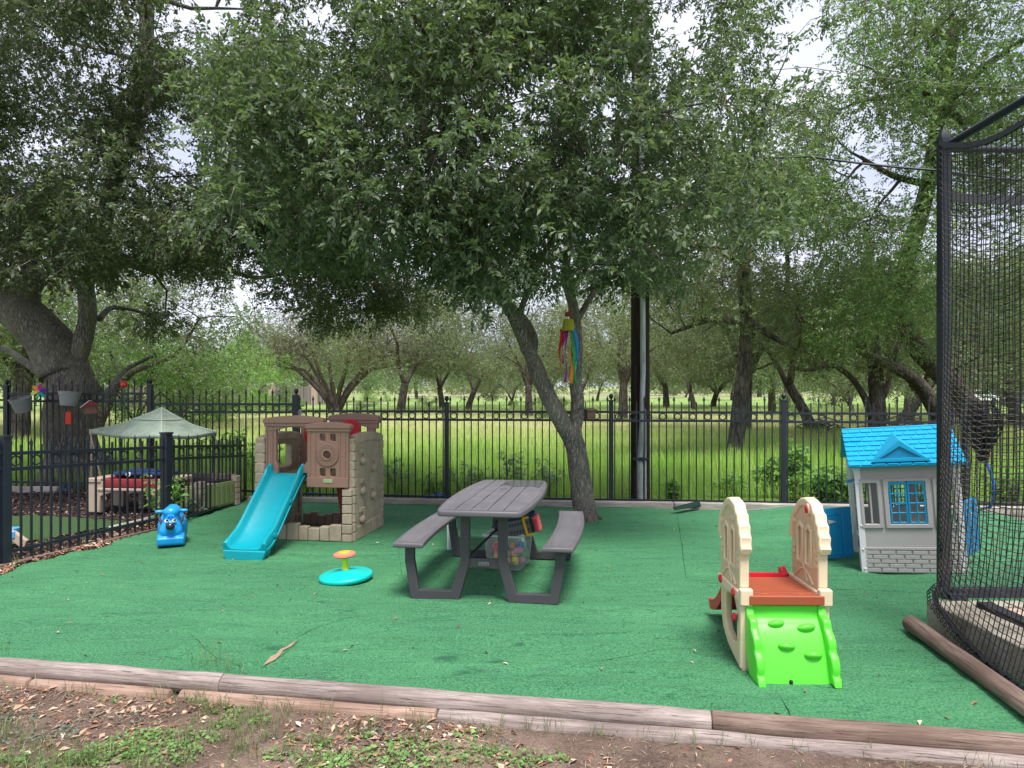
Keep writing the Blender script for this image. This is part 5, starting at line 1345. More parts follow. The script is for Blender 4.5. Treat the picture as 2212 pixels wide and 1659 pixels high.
# birdhouse, windsock, prism in the leaning tree ; hoops by the kerb
bh = empty('birdhouse', at(1274, 896, 9.35), .3, 'little reddish wooden birdhouse on the right of the leaning trunk', 'birdhouse')
mb = MB(); mb.box((0, 0, 0), (.12, .12, .12)); mb.build('box', M['cedar'], bh, bevel=.004)
mb = MB(); mb.box((0, -.01, .07), (.16, .16, .02), Matrix.Rotation(.12, 4, 'X')); mb.build('roof', M['cedar'], bh, bevel=.003)
mb = MB(); mb.tube([(0, 0, .08), (-.01, .02, .6)], .003, 4); mb.build('hanger', M['metal_black'], bh)
ws = empty('windsock', at(1228, 700, 8.85), 0, 'rainbow ribbon windsock hanging in the leaning tree', 'windsock')
mb = MB(); mb.lathe([(.06, .06), (.075, 0), (.085, -.09), (.083, -.09), (.07, 0), (.055, .06)], 16); mb.build('sleeve', plastic('olive_cloth', (.35, .33, .03), .8, .2), ws)
mb = MB(); mb.lathe([(.04, .15), (.05, .11), (.045, .10), (.01, .16)], 12); mb.tube([(0, 0, .1), (0, 0, .5)], .002, 4); mb.build('crown_piece', plastic('faded_red', (.35, .04, .04), .8, .2), ws)
rib = [((.6, .02, .02), -.085, -.58, -.06), ((.25, .03, .35), -.03, -.74, -.02), ((.8, .22, .02), .01, -.76, .06), ((.8, .7, .05), .05, -.70, .07), ((.02, .35, .12), .04, -.76, .10), ((.02, .22, .6), .075, -.66, .12), ((.5, .03, .2), -.05, -.5, -.05)]
for k, (c, x0, z1, dx) in enumerate(rib):
    mb = MB(); vs = []
    for i in range(13):
        s = i / 12; x = x0 + dx * s * .55 + .012 * math.sin(s * 9 + k); y = .04 * math.cos(k * 2) + .02 * math.sin(s * 7 + k * 2); a = k + s * 3
        vs += [(x - .024 * math.cos(a * .6), y - .014 * math.sin(a), -.06 + (z1 + .06) * s), (x + .024 * math.cos(a * .6), y + .014 * math.sin(a), -.06 + (z1 + .06) * s)]
    mb.add(vs, [(2 * i, 2 * i + 1, 2 * i + 3, 2 * i + 2) for i in range(12)]); o = mb.build('ribbon', plastic('ribbon_%d' % k, c, .7, .1), ws)
    sol = o.modifiers.new('thick', 'SOLIDIFY'); sol.thickness = .002
def hoop(x0, x1, y, lab):
    a, b = on(x0, y, .03), on(x1, y, .03); mb = MB()
    mb.tube([a.lerp(b, s) + Vector((0, .10 * math.sin(PI * s) - .05, .05 + .05 * math.sin(PI * s))) for s in fr(0, 1, .06)], .014, 8)
    tag(mb.build('hose_loop', M['hose']), lab, 'hose')
hoop(915, 985, 1083, 'blue hose loop on the kerb behind the picnic table'); hoop(640, 700, 1080, 'blue hose loop on the kerb seen through the tower')
# loose flap of turf at the rear kerb
mb = MB(); a = on(1455, 1101, .06); b = on(1512, 1093, .06); vs = []
for i in range(7):
    p = a.lerp(b, i / 6); vs += [p + Vector((0, -.05, .0)), p + Vector((0, .05, .02 + .008 * i))]
mb.add(vs, [(2 * i, 2 * i + 2, 2 * i + 3, 2 * i + 1) for i in range(6)]); t = NT('turf_back'); t.bsdf((.012, .035, .028), .8, .2); o = mb.build('turf_flap', t.m)
o.modifiers.new('thick', 'SOLIDIFY').thickness = .008; tag(o, 'dark turned up flap of turf on the rear kerb', 'turf flap')
# ------------------------------------------------------------------ trees
class Tree:
    def __init__(s, seed): s.mb = MB(); s.nodes = []; s.seed = seed; s.g = random.Random(seed)
    def limb(s, pts, r0, r1, n=10, wob=.12, sub=5):
        C = crv(pts, sub); k = len(C)
        rad = [r0 + (r1 - r0) * (i / (k - 1)) for i in range(k)]
        s.mb.tube(C, rad, n, True, wob, s.seed + len(s.nodes) * .37)
        s.nodes += [(C[i], rad[i]) for i in range(1 if s.nodes else 0, k)]
    def reach(s, tgt, rt=.010, wig=.12, sag=.05):
        tgt = Vector(tgt)
        p, r = min(s.nodes, key=lambda q: (q[0] - tgt).length + (.25 / max(q[1], .02)) * .02 + (0.6 if q[1] < .018 else 0))
        d = tgt - p; L = d.length
        if L < .05: return
        m = max(4, int(L / .35)); r0 = min(r * .75, .012 + .02 * L); pts = []
        a = Vector((s.g.uniform(-1, 1), s.g.uniform(-1, 1), s.g.uniform(-.3, 1))) * wig * L
        for i in range(m + 1):
            t_ = i / m; q = p + d * t_ + a * math.sin(PI * t_) + Vector([s.g.uniform(-1, 1) * .035 * min(L, 2) * math.sin(PI * t_) for _ in range(3)])
            pts.append(q)
        rad = [lerp(r0, min(rt, r0), i / m) for i in range(m + 1)]
        s.mb.tube(pts, rad, 6 if r0 < .04 else 8, True)
        s.nodes += list(zip(pts[1:], rad[1:]))
    def wood(s, name, mat, parent): return s.mb.build(name, mat, parent, angle=None, fixn=False)

def crown(name, blobs, per_m2, k, twig, leafL, leafW, mat, parent, seed, flat=.72, up=.55, droop=.12, tmin=.4):
    g = np.random.default_rng(seed); O = []; D = []
    for c, r in blobs:
        n = max(6, int(per_m2 * r * r)); d = nrm(g.normal(size=(n, 3)))
        rr = r * g.uniform(0, 1, (n, 1)) ** .45
        O.append(np.array(c) + d * rr * np.array([1, 1, flat])); D.append(nrm(d * .8 + g.normal(size=(n, 3)) * .45 + np.array([0, 0, -droop])))
    O = np.concatenate(O); D = np.concatenate(D); Lg = g.uniform(tmin, 1, len(O)) * twig
    V = sprig_leaves(O, D, Lg, k, leafL, leafW, g, up)
    return quads(V, len(V) // 4, name, mat, parent), O, D, Lg

def twigs(name, O, D, Lg, r, mat, parent, frac, g):
    """fine bare twigs under the leaves: 3-sided, one mesh"""
    idx = g.choice(len(O), int(len(O) * frac), replace=False); o = O[idx] - D[idx] * .12; e = O[idx] + D[idx] * Lg[idx][:, None] * .9; d = D[idx]
    a = nrm(np.cross(d, np.array([.3, .2, 1.0]))); V = np.stack([o + a * r, e + a * r * .3, e - a * r * .3, o - a * r], 1).reshape(-1, 3)
    return quads(V, len(idx), name, mat, parent)

def sample_blobs(g, specs, gaps=(), frame=True):
    out = []
    for (x0, y0, x1, y1, Y0, Y1, n, r) in specs:
        tries = 0; c = 0
        while c < n and tries < n * 20:
            tries += 1
            x, y, Y = g.uniform(x0, x1), g.uniform(y0, y1), g.uniform(Y0, Y1)
            rr = r * g.uniform(.7, 1.25); rp = rr / Y * F
            if any(((x - gx) / (ga + rp * .6)) ** 2 + ((y - gy) / (gb + rp * .45)) ** 2 < 1 for gx, gy, ga, gb in gaps): continue
            out.append((at(x, y, Y), rr)); c += 1
    return out

GAPS = [(389, 300, 38, 62), (490, 35, 55, 40), (672, 40, 55, 42), (340, 612, 60, 24), (490, 655, 85, 40), (600, 690, 40, 22), (250, 480, 10, 16), (194, 120, 26, 22), (120, 300, 14, 12),
        (1735, 95, 75, 95), (1500, 60, 16, 60), (1855, 290, 14, 30), (1725, 552, 36, 20), (1918, 428, 20, 16), (1360, 215, 12, 22), (830, 700, 16, 10), (300, 30, 14, 20), (560, 560, 14, 8),
        (1240, 545, 12, 18), (1660, 300, 12, 12), (2120, 520, 40, 30), (1402, 40, 20, 62), (900, 600, 10, 10), (40, 180, 16, 12), (660, 590, 16, 9)]
g0 = random.Random(21)
# --- big oak on the left
tr = empty('live_oak', (0, 0, 0), label='huge old live oak with leaning forked trunk rising behind the left fence', cat='tree')
tO = Tree(5); YO = 11.9
base = Vector(((158 - CX) / F * YO, YO, .05))
tO.limb([base + Vector((0, 0, -.15)), base + Vector((0, 0, .5)), at(152, 900, YO), at(152, 820, YO), at(128, 775, YO + .05)], .42, .36, 22, .10, 6)
# flare
for dx, dy in ((-.42, -.15), (.38, -.2), (-.1, -.45), (.2, .3), (.5, .1)):
    tO.mb.tube([base + Vector((dx * 1.25, dy * 1.25, -.05)), base + Vector((dx * .75, dy * .75, .22)), base + Vector((dx * .4, dy * .4, .8))], [.14, .2, .18], 10, True, .2, dx)
tO.limb([at(140, 810, YO), at(112, 745, YO), at(62, 690, YO - .1), at(0, 645, YO - .2), at(-90, 590, YO - .4), at(-200, 480, YO - .6)], .40, .24, 18, .12)
tO.limb([at(60, 690, YO), at(58, 640, YO - .1), at(75, 600, YO - .15), at(60, 560, YO - .1), at(95, 500, YO - .2)], .22, .10, 14, .25)
tO.limb([at(160, 800, YO), at(180, 730, YO), at(190, 670, YO + .1), at(185, 610, YO + .2), at(205, 545, YO + .2), at(235, 440, YO - .1), at(262, 330, YO - .4)], .15, .13, 16, .2)
tO.limb([at(262, 335, YO - .4), at(285, 270, YO - .4), at(302, 215, YO - .4), at(313, 130, YO - .5), at(316, 40, YO - .6), at(318, -160, YO - .6)], .15, .10, 12, .12)
tO.limb([at(300, 240, YO - .4), at(345, 205, YO - .6), at(420, 182, YO - .9), at(500, 160, YO - 1.2)], .10, .05, 10, .15)
tO.limb([at(205, 560, YO + .2), at(225, 590, YO + .1), at(260, 560, YO), at(330, 585, YO + .5), at(430, 560, YO + 1.4), at(560, 600, YO + 2.2), at(700, 560, YO + 2.8)], .11, .03, 10, .15)
tO.limb([at(185, 620, YO + .2), at(120, 590, YO + .6), at(50, 605, YO + .8), at(-60, 560, YO + 1)], .08, .05, 8, .2)
tO.limb([at(215, 690, YO + .2), at(240, 665, YO + .6), at(290, 670, YO + 1.1), at(340, 690, YO + 1.4)], .05, .025, 8, .2)
tO.limb([at(140, 830, YO + .3), at(80, 800, YO + 1), at(20, 760, YO + 1.3), at(-60, 735, YO + 1.3)], .09, .04, 8, .2)
tO.limb([at(198, 870, YO + .4), at(230, 850, YO + 1), at(270, 800, YO + 1.6), at(330, 770, YO + 2)], .08, .03, 8, .2)
bO = sample_blobs(g0, [(-260, -260, 330, 150, 8.0, 12.5, 130, .48), (-260, 120, 420, 575, 8.6, 12.8, 200, .47), (320, -260, 620, 330, 9, 13, 66, .45), (380, 360, 760, 640, 10, 14, 110, .44), (560, 560, 940, 700, 11.5, 14.5, 44, .48), (190, 540, 460, 630, 9.8, 12, 22, .4), (300, 640, 420, 720, 12, 13.5, 6, .4)], GAPS)
for c, r in sorted(bO, key=lambda q: (q[0] - Vector((-7.4, YO, 3))).length): tO.reach(c)
tO.wood('trunk', M['bark_big'], tr)
o, O_, D_, L_ = crown('crown', bO, 205, 10, .24, .062, .034, M['leaf_oak'], tr, 31, up=.45)
twigs('twigs', O_, D_, L_, .0055, M['bark_big'], tr, .6, rng)

# --- the leaning elm inside the playground
te = empty('elm_tree', (0, 0, 0), label='forked leaning elm growing through the green turf, with a windsock hung in it', cat='tree')
tE = Tree(9); b = on(1263, 1122)
YE = b.y
tE.limb([Vector((b.x + .02, YE, -.1)), Vector((b.x, YE, .12)), at(1254, 1040, YE), at(1246, 980, YE), at(1236, 935, YE - .02)], .165, .125, 18, .08, 6)
for a in (0, 1.3, 2.5, 3.8, 5.0): tE.mb.tube([Vector((b.x + .24 * math.cos(a), YE + .24 * math.sin(a), -.03)), Vector((b.x + .12 * math.cos(a), YE + .12 * math.sin(a), .06)), Vector((b.x + .05 * math.cos(a), YE + .05 * math.sin(a), .30))], [.03, .06, .07], 8, True, .15, a)
tE.limb([at(1240, 955, YE), at(1205, 895, YE - .05), at(1173, 832, YE - .1), at(1152, 780, YE - .15), at(1135, 742, YE - .2), at(1112, 690, YE - .3), at(1085, 640, YE - .45), at(1060, 590, YE - .6), at(1010, 480, YE - 1.0), at(930, 340, YE - 1.4), at(915, 200, YE - 1.6), at(925, 60, YE - 1.8)], .125, .03, 14, .12)
tE.limb([at(1238, 945, YE), at(1248, 880, YE + .02), at(1243, 824, YE + .05), at(1246, 748, YE + .05), at(1240, 671, YE + .1), at(1222, 595, YE + .1), at(1228, 500, YE), at(1215, 380, YE - .2), at(1250, 240, YE - .4), at(1240, 60, YE - .4)], .10, .03, 14, .12)
tE.limb([at(1146, 775, YE - .15), at(1152, 730, YE - .05), at(1125, 680, YE + .1), at(1075, 640, YE + .3), at(1000, 600, YE + .6), at(900, 560, YE + .9)], .065, .03, 10, .15)
tE.limb([at(1130, 735, YE - .2), at(1122, 690, YE - .3), at(1140, 630, YE - .45), at(1180, 540, YE - .8), at(1290, 380, YE - 1.4), at(1400, 250, YE - 1.8)], .05, .025, 10, .15)
tE.limb([at(1225, 600, YE + .1), at(1300, 520, YE + .3), at(1420, 470, YE + .5), at(1560, 400, YE + .6), at(1650, 280, YE + .8)], .06, .025, 10, .15)
tE.limb([at(1243, 700, YE + .1), at(1300, 610, YE + .6), at(1380, 560, YE + 1.0), at(1470, 545, YE + 1.2)], .045, .02, 8, .15)
bE = sample_blobs(g0, [(560, -260, 1560, 120, 6.4, 11, 120, .42), (470, 60, 1680, 480, 6.4, 11.4, 260, .40), (600, 440, 1500, 600, 6.9, 11, 90, .36), (960, 560, 1230, 640, 7.2, 8.6, 12, .32), (1220, 560, 1500, 600, 8.5, 10.5, 10, .32), (1560, -100, 1700, 500, 9, 11, 22, .42)], GAPS)
for c, r in [(at(1640, 40, 9.5), .25), (at(1700, 120, 9.6), .22), (at(1660, 190, 9.5), .22), (at(1770, 190, 9.8), .2), (at(1790, 30, 9.8), .28)]: bE.append((c, r))
for c, r in sorted(bE, key=lambda q: (q[0] - Vector((.6, 8.6, 3))).length): tE.reach(c, .007)
tE.wood('trunk', M['bark_mid'], te)
o, O_, D_, L_ = crown('crown', bE, 235, 10, .26, .078, .035, M['leaf_elm'], te, 32, up=.7)
twigs('twigs', O_, D_, L_, .0045, M['bark_mid'], te, .6, rng)

# --- background trees -------------------------------------------------------
def field_at(x, y=None, Y=None):
    if Y is None: Y = 1.815 / ((y - HY) / F + .015)
    X = (x - CX) / F * Y; return Vector((X, Y, field_z(X, Y) - .05))
def bgtree(name, seed, H, spread, r, lean, mat_l, mat_b, leaf=.10, dens=66, nb=84, low=.32, forks=3, k=8, straight=False):
    """one free-standing tree in its own coordinates: returns (trunk object, crown object) under an empty"""
    e = empty(name, (0, 0, 0)); T_ = Tree(seed); g = random.Random(seed); hf = H * low * g.uniform(.55, .8)
    lx = lean * hf
    T_.limb([Vector((0, 0, -.2)), Vector((lx * .3, 0, hf * .4)), Vector((lx, g.uniform(-.1, .1), hf))], r * 1.15, r * .8, 12, .15)
    if straight: T_.limb([Vector((lx, 0, hf)), Vector((lx + .1, 0, hf * 1.5)), Vector((lx, 0, H * .75))], r * .8, r * .35, 10, .15)
    for f in range(forks):
        a = 2 * PI * (f + g.uniform(-.25, .25)) / forks; sp = spread * g.uniform(.35, .6)
        T_.limb([Vector((lx, 0, hf * .92)), Vector((lx + sp * .35 * math.cos(a), sp * .35 * math.sin(a), hf + (H - hf) * .22)), Vector((lx + sp * .8 * math.cos(a + .3), sp * .8 * math.sin(a + .3), hf + (H - hf) * .36)), Vector((lx + sp * 1.2 * math.cos(a + .1), sp * 1.2 * math.sin(a + .1), hf + (H - hf) * .62))], r * .55, r * .16, 8, .2)
    bl = []
    for i in range(nb):
        a = g.uniform(0, 2 * PI); q = g.uniform(0, 1) ** .5; z = H * low + (H * (1 - low)) * g.uniform(0, 1) * (1 - .45 * q * q)
        rb = spread * g.uniform(.13, .22)
        bl.append((Vector((lx + spread * q * math.cos(a), spread * q * math.sin(a), z)), rb * 1.12))
    for c, rb in sorted(bl, key=lambda q: q[0].length): T_.reach(c, .012, .14)
    T_.wood('trunk', mat_b, e)
    crown('crown', bl, dens, k, leaf * 4, leaf, leaf * .55, mat_l, e, seed, flat=.6, up=.5)
    return e
protos = [bgtree('oak_tree', 101, 8.2, 5.2, .26, .15, M['leaf_far'], M['bark_far']),
          bgtree('oak_tree', 102, 7.6, 4.6, .22, -.35, M['leaf_far'], M['bark_far'], forks=2),
          bgtree('oak_tree', 103, 9.4, 5.4, .30, .05, M['leaf_far'], M['bark_far'], forks=4, straight=True),
          bgtree('oak_tree', 104, 7.0, 4.4, .20, .45, M['leaf_far'], M['bark_far'], forks=3, nb=62),
          bgtree('oak_tree', 105, 6.4, 5.8, .24, .6, M['leaf_oak_light'], M['bark_far'], forks=4, nb=80, low=.24),
          bgtree('oak_tree', 106, 5.0, 3.6, .16, -.5, M['leaf_far'], M['bark_far'], forks=3, nb=70, low=.12)]
brights = [bgtree('bushy_tree', 111, 6.6, 3.6, .14, .1, M['leaf_bright'], M['bark_far'], leaf=.11, low=.10, nb=80, dens=80),
           bgtree('bushy_tree', 112, 5.4, 3.0, .12, -.1, M['leaf_bright'], M['bark_far'], leaf=.10, low=.08, nb=66, dens=80)]
used = set()
def plant(P_, idx, loc, rz, sc, label, cat='tree', group=None):
    o = P_[idx]
    if id(o) in used: o = copy_tree(o)
    used.add(id(P_[idx]))
    o.location = loc; o.rotation_euler = (0, 0, rz); o.scale = (sc, sc, sc * 1.0); tag(o, label, cat, group); return o
GT = 'oaks of the park beyond the rear fence'
near_list = [(1605, 937, 2, 1.0, 'straight trunked oak to the right of the utility pole beyond the fence', 0.0), (1755, 934, 3, 1.05, 'leaning oak with a brush pile at its foot', 2.6),
             (1668, 893, 1, 1.1, 'slim forked oak between the straight oak and the leaning one', 1.2), (865, 892, 0, 1.1, 'broad oak right of the spreading juniper', .4), (1143, 897, 2, .8, 'pale straight oak seen behind the fork of the elm', 2.2),
             (1010, 886, 1, 1.05, 'crooked oak left of the elm fork in the far field', 3.0), (955, 880, 0, .95, 'small oak midway between juniper and elm in the far field', 4.0), (1500, 885, 1, .95, 'Y shaped oak right of the utility pole far off', 5.1),
             (1345, 905, 2, .85, 'thin upright oak just left of the utility pole', .9), (1440, 880, 0, 1.0, 'low oak close behind the utility pole', 2.0)]
for x, y, i, sc, lb_, rz in near_list: plant(protos, i, field_at(x, y), rz, sc, lb_, 'tree', GT)
gg = random.Random(77)
more = [(-60, 30), (40, 24), (205, 27), (1100, 62), (1190, 75), (1240, 52), (1290, 80), (1540, 60), (1580, 85), (1700, 55), (1800, 65), (1840, 48), (1960, 52), (2060, 40), (2170, 60), (2260, 38), (640, 70), (580, 88), (790, 80), (900, 95), (1380, 98), (20, 60), (130, 48), (1640, 110), (1480, 105), (2020, 90), (1060, 105), (720, 108), (1950, 33), (2200, 30), (180, 90), (-80, 80)]
for j, (x, Y) in enumerate(more):
    o = plant(protos, gg.randrange(6), field_at(x, Y=Y), gg.uniform(0, 6.28), gg.uniform(.7, 1.3), 'grey green park oak among the many beyond the rear fence', 'tree', 'scattered park oaks in the distance')
for j, (x, Y, i, sc, lb_) in enumerate([(470, 36, 0, .80, 'bright green bushy tree left of centre beyond the canopy'), (395, 31, 1, .8, 'bright green bush tree above the canopy peak'), (540, 45, 1, .95, 'bright green bushy tree next to the spreading juniper'), (290, 30, 1, .8, 'small bright tree right of the big oak trunk'), (350, 56, 0, 1.15, 'tallest bright green tree rising behind the bush trees')]):
    plant(brights, i, field_at(x, Y=Y), j * 1.3, sc, lb_, 'tree')
gs = random.Random(12)
for j in range(22):
    x, Y = gs.uniform(560, 2200), gs.uniform(38, 85)
    o = plant(brights if j % 2 else [protos[5]], j % 2 if j % 2 else 0, field_at(x, Y=Y), gs.uniform(0, 6), gs.uniform(.14, .30), 'low shrub in the open field far beyond the fence', 'shrub', 'low shrubs in the far field'); o.name = 'shrub'
# spreading juniper with many stems
tj = empty('juniper', field_at(724, 888), label='wide grey brown juniper with many splayed stems beyond the tower', cat='tree')
TJ = Tree(41); gj = random.Random(3); TJ.nodes = [(Vector((0, 0, .1)), .3)]
for k, (dx, dz) in enumerate(((-3.4, 3.6), (-2.2, 3.9), (-1.1, 4.2), (-.2, 4.4), (.6, 4.4), (1.4, 4.2), (2.6, 4.0), (3.8, 3.7), (-2.8, 3.0), (3.2, 3.1))):
    dy = gj.uniform(-2, 2); TJ.limb([Vector((gj.uniform(-.3, .3), gj.uniform(-.3, .3), -.1)), Vector((dx * .3, dy * .3, 1.5)), Vector((dx * .7, dy * .7, 2.9)), Vector((dx, dy, dz)), Vector((dx * 1.4, dy * 1.4, dz + .3))], .20, .05, 8, .2)
bj = [(Vector((gj.uniform(-6, 6), gj.uniform(-4, 4), 0)), gj.uniform(.7, 1.1)) for _ in range(120)]
bj = [(Vector((c.x, c.y, 3.5 + gj.uniform(0, 3.4) * math.sqrt(max(0, 1 - (c.x / 6.6) ** 2)))), r) for c, r in bj]
for c, r in sorted(bj, key=lambda q: q[0].length): TJ.reach(c, .012)
TJ.wood('trunk', M['bark_grey'], tj); crown('crown', bj, 80, 8, .45, .11, .05, M['leaf_juniper'], tj, 42, up=.3)
# right-hand oaks with light foliage overhanging the view
to = empty('live_oak', (0, 0, 0), label='tall light leaved oak filling the upper right behind the cage', cat='tree')
TR_ = Tree(55); bR = field_at(2115, 940); YR = bR.y
TR_.limb([bR + Vector((0, 0, -.2)), at(2095, 885, YR), at(2045, 820, YR), at(1985, 755, YR), at(1950, 690, YR - .5), at(1960, 560, YR - 2), at(2000, 420, YR - 4), at(2030, 250, YR - 6), at(2060, 60, YR - 7)], .46, .16, 16, .12)
TR_.limb([at(1975, 745, YR), at(1920, 700, YR - 1), at(1860, 690, YR - 3), at(1790, 700, YR - 5), at(1720, 690, YR - 6)], .2, .06, 10, .2)
TR_.limb([at(2010, 400, YR - 4), at(1930, 380, YR - 5), at(1860, 340, YR - 7)], .12, .05, 8, .2)
TR_.limb([at(2090, 270, YR - 8), at(2000, 200, YR - 8), at(1940, 205, YR - 8.6), at(1880, 215, YR - 9)], .10, .05, 8, .25)
TR_.limb([at(2040, 230, YR - 6), at(2120, 150, YR - 7), at(2250, 60, YR - 8)], .14, .06, 8, .2)
bRt = sample_blobs(g0, [(1700, -250, 2420, 200, 14, 21, 125, .95), (1690, 180, 2420, 560, 14.5, 22, 130, .85), (1680, 560, 1880, 745, 16, 20, 22, .75), (1560, 300, 1760, 560, 15, 20, 18, .7), (1880, 560, 2420, 700, 16, 24, 36, .9), (1960, 680, 2420, 760, 18, 24, 12, .7)], GAPS)
for c, r in sorted(bRt, key=lambda q: (q[0] - at(1980, 600, YR - 3)).length): TR_.reach(c, .012)
TR_.wood('trunk', M['bark_far'], to)
o, O_, D_, L_ = crown('crown', bRt, 80, 9, .34, .088, .045, M['leaf_oak_light'], to, 56, up=.55)
twigs('twigs', O_, D_, L_, .006, M['bark_far'], to, .3, rng)
t2 = empty('live_oak', (0, 0, 0), label='low leaning oak trunk crossing behind the cage post', cat='tree')
T2 = Tree(58); b2 = field_at(2050, 934); Y2 = b2.y
T2.limb([b2 + Vector((0, 0, -.2)), at(2018, 880, Y2), at(1985, 830, Y2), at(1940, 798, Y2), at(1880, 770, Y2), at(1840, 740, Y2 - 1)], .34, .14, 14, .2)
T2.limb([at(1940, 798, Y2), at(1935, 760, Y2), at(1960, 700, Y2 + .5), at(1940, 620, Y2)], .12, .06, 8, .2)
b2l = sample_blobs(g0, [(1780, 560, 2060, 700, 22, 28, 26, .9)], GAPS)
for c, r in b2l: T2.reach(c, .012)
T2.wood('trunk', M['bark_far'], t2); crown('crown', b2l, 45, 8, .34, .095, .05, M['leaf_oak_light'], t2, 59)
t3 = empty('live_oak', (0, 0, 0), label='thick upright oak with a long arching limb behind the playhouse roof', cat='tree')
T3 = Tree(66); b3 = field_at(1893, 932); Y3 = b3.y
T3.limb([b3 + Vector((0, 0, -.2)), at(1895, 880, Y3), at(1890, 800, Y3), at(1884, 730, Y3), at(1870, 640, Y3), at(1880, 520, Y3)], .36, .15, 14, .12)
T3.limb([at(1888, 915, Y3), at(1868, 860, Y3), at(1835, 812, Y3), at(1795, 790, Y3 - .5), at(1745, 800, Y3 - 1), at(1700, 790, Y3 - 1)], .16, .05, 8, .2)
T3.limb([at(1893, 880, Y3), at(1915, 840, Y3 + .3), at(1925, 770, Y3 + .5), at(1905, 700, Y3 + .5)], .14, .06, 8, .2)
T3.limb([at(1888, 760, Y3), at(1840, 720, Y3 - .5), at(1790, 715, Y3 - 1), at(1720, 740, Y3 - 1.5)], .12, .04, 8, .2)
b3l = sample_blobs(g0, [(1640, 600, 1900, 735, 21, 27, 30, .8), (1860, 560, 2020, 720, 24, 30, 16, .9)], GAPS)
for c, r in sorted(b3l, key=lambda q: (q[0] - at(1880, 700, Y3)).length): T3.reach(c, .012)
T3.wood('trunk', M['bark_far'], t3); crown('crown', b3l, 60, 8, .34, .09, .05, M['leaf_oak_light'], t3, 67)
# middle-distance oak crown behind the elm, trunk hidden by it
tm = empty('oak_tree', (0, 0, 0), label='grey green oak behind the elm, its limbs hanging over the meadow', cat='tree')
TM = Tree(61); bm_ = field_at(1420, 905); YM = bm_.y * .62
bm_ = field_at(1585, Y=19)
TM.limb([bm_ + Vector((0, 0, -.2)), at(1600, 860, 19), at(1612, 720, 19), at(1600, 560, 18.5), at(1560, 420, 18)], .24, .12, 12, .15)
TM.limb([at(1612, 700, 19), at(1540, 690, 18.5), at(1450, 720, 18)], .11, .04, 8, .2); TM.limb([at(1612, 690, 19), at(1690, 740, 18.5), at(1740, 760, 18)], .10, .04, 8, .2)
TM.limb([at(1600, 560, 18.5), at(1450, 520, 17), at(1250, 540, 16), at(1050, 600, 15)], .12, .04, 8, .2)
bmb = sample_blobs(g0, [(1020, 470, 1400, 650, 14, 18, 34, .6), (1400, 250, 1760, 600, 14, 19, 62, .7), (1380, 590, 1640, 690, 15, 19, 22, .6), (860, 520, 1060, 660, 14, 17, 20, .55), (1440, 600, 1760, 720, 17, 24, 30, .7)], GAPS)
for c, r in sorted(bmb, key=lambda q: (q[0] - at(1600, 600, 18)).length): TM.reach(c, .01)
TM.wood('trunk', M['bark_far'], tm); crown('crown', bmb, 85, 8, .3, .075, .038, M['leaf_far'], tm, 62)
# far wood on the rise: one mass
g = np.random.default_rng(90); n = 26000
xx = g.uniform(-190, 190, n); yy = g.uniform(125, 190, n)
hh = 7.5 + 3.0 * np.sin(xx * .11) + 2 * np.sin(xx * .31 + 1) + g.normal(size=n) * .8
zz = np.array([field_z(a, b_) for a, b_ in zip(xx, yy)]) + hh * g.uniform(0, 1, n) ** .7
O = np.stack([xx, yy, zz], 1); V = sprig_leaves(O, nrm(g.normal(size=(n, 3))), g.uniform(.6, 1.6, n), 6, .55, .34, g, .5)
tag(quads(V, len(V) // 4, 'far_woods', M['leaf_far']), kind='stuff')
# ------------------------------------------------------------------ far structures
ff = empty('privacy_fence', (0, 0, 0), label='weathered vertical board fence with pinkish stone piers far off on the left', cat='fence')
A, B = field_at(120, Y=44), field_at(720, Y=66)
d = B - A; n = int(d.length / .16); mb = MB(); gq = random.Random(8)
for i in range(n):
    p = A + d * (i / n); z = field_z(p.x, p.y); mb.box((p.x, p.y, z + .85 + gq.uniform(-.04, .04)), (.15, .03, 1.8), math.atan2(d.y, d.x))
t = NT('fence_board_mat'); gn = t.n('ShaderNodeNewGeometry'); t.bsdf(t.ramp(gn.outputs['Random Per Island'], [(0, (.14, .115, .11)), (1, (.27, .235, .225))]), .9, .1)
mb.build('board_panel', t.m, ff, smooth=False, fixn=False)
for s in (.02, .25, .48, .70, .9):
    p = A + d * s; z = field_z(p.x, p.y); mb = MB(); mb.box((p.x, p.y - .1, z + .95), (.7, .5, 2.1)); mb.build('pier', plastic('pink_stone', (.42, .31, .27), .9, .4), ff, bevel=.03)
hs = empty('house', field_at(2140, Y=76), label='single storey house with dusty pink roof and cream walls behind the cage', cat='house')
mb = MB(); mb.box((0, 0, 1.3), (15, 7, 2.6)); mb.build('wall', plastic('stucco', (.50, .40, .33), .9, .3), hs)
mb = MB(); mb.add([(-8, -4.2, 2.5), (8.2, -4.2, 2.5), (8.2, 4.2, 2.5), (-8, 4.2, 2.5), (-5, 0, 4.6), (5.2, 0, 4.6)], [(0, 1, 5, 4), (1, 2, 5), (2, 3, 4, 5), (3, 0, 4), (3, 2, 1, 0)]); mb.build('roof', plastic('pink_roof_tile', (.36, .20, .17), .85, .4), hs, smooth=False)
for x, w_ in ((-2.4, 2.2), (1.2, 2.4), (5, 1.6)):
    mb = MB(); mb.box((x, -3.55, 1.05), (w_, .12, 2.1)); mb.build('garage_door' if w_ > 2 else 'window', plastic('dark_opening', (.03, .035, .05), .4, .2), hs)
for x in (-7.2, -3.9, -.6, 3.2): 
    mb = MB(); mb.box((x, -4.0, 1.25), (.3, .3, 2.5)); mb.build('pillar', plastic('cream_pillar', (.58, .48, .4), .8, .3), hs, bevel=.03)
cr = empty('parked_car', field_at(2106, Y=68) + Vector((0, 0, .05)), .2, 'white parked car in front of the far house, seen through the netting', 'car')
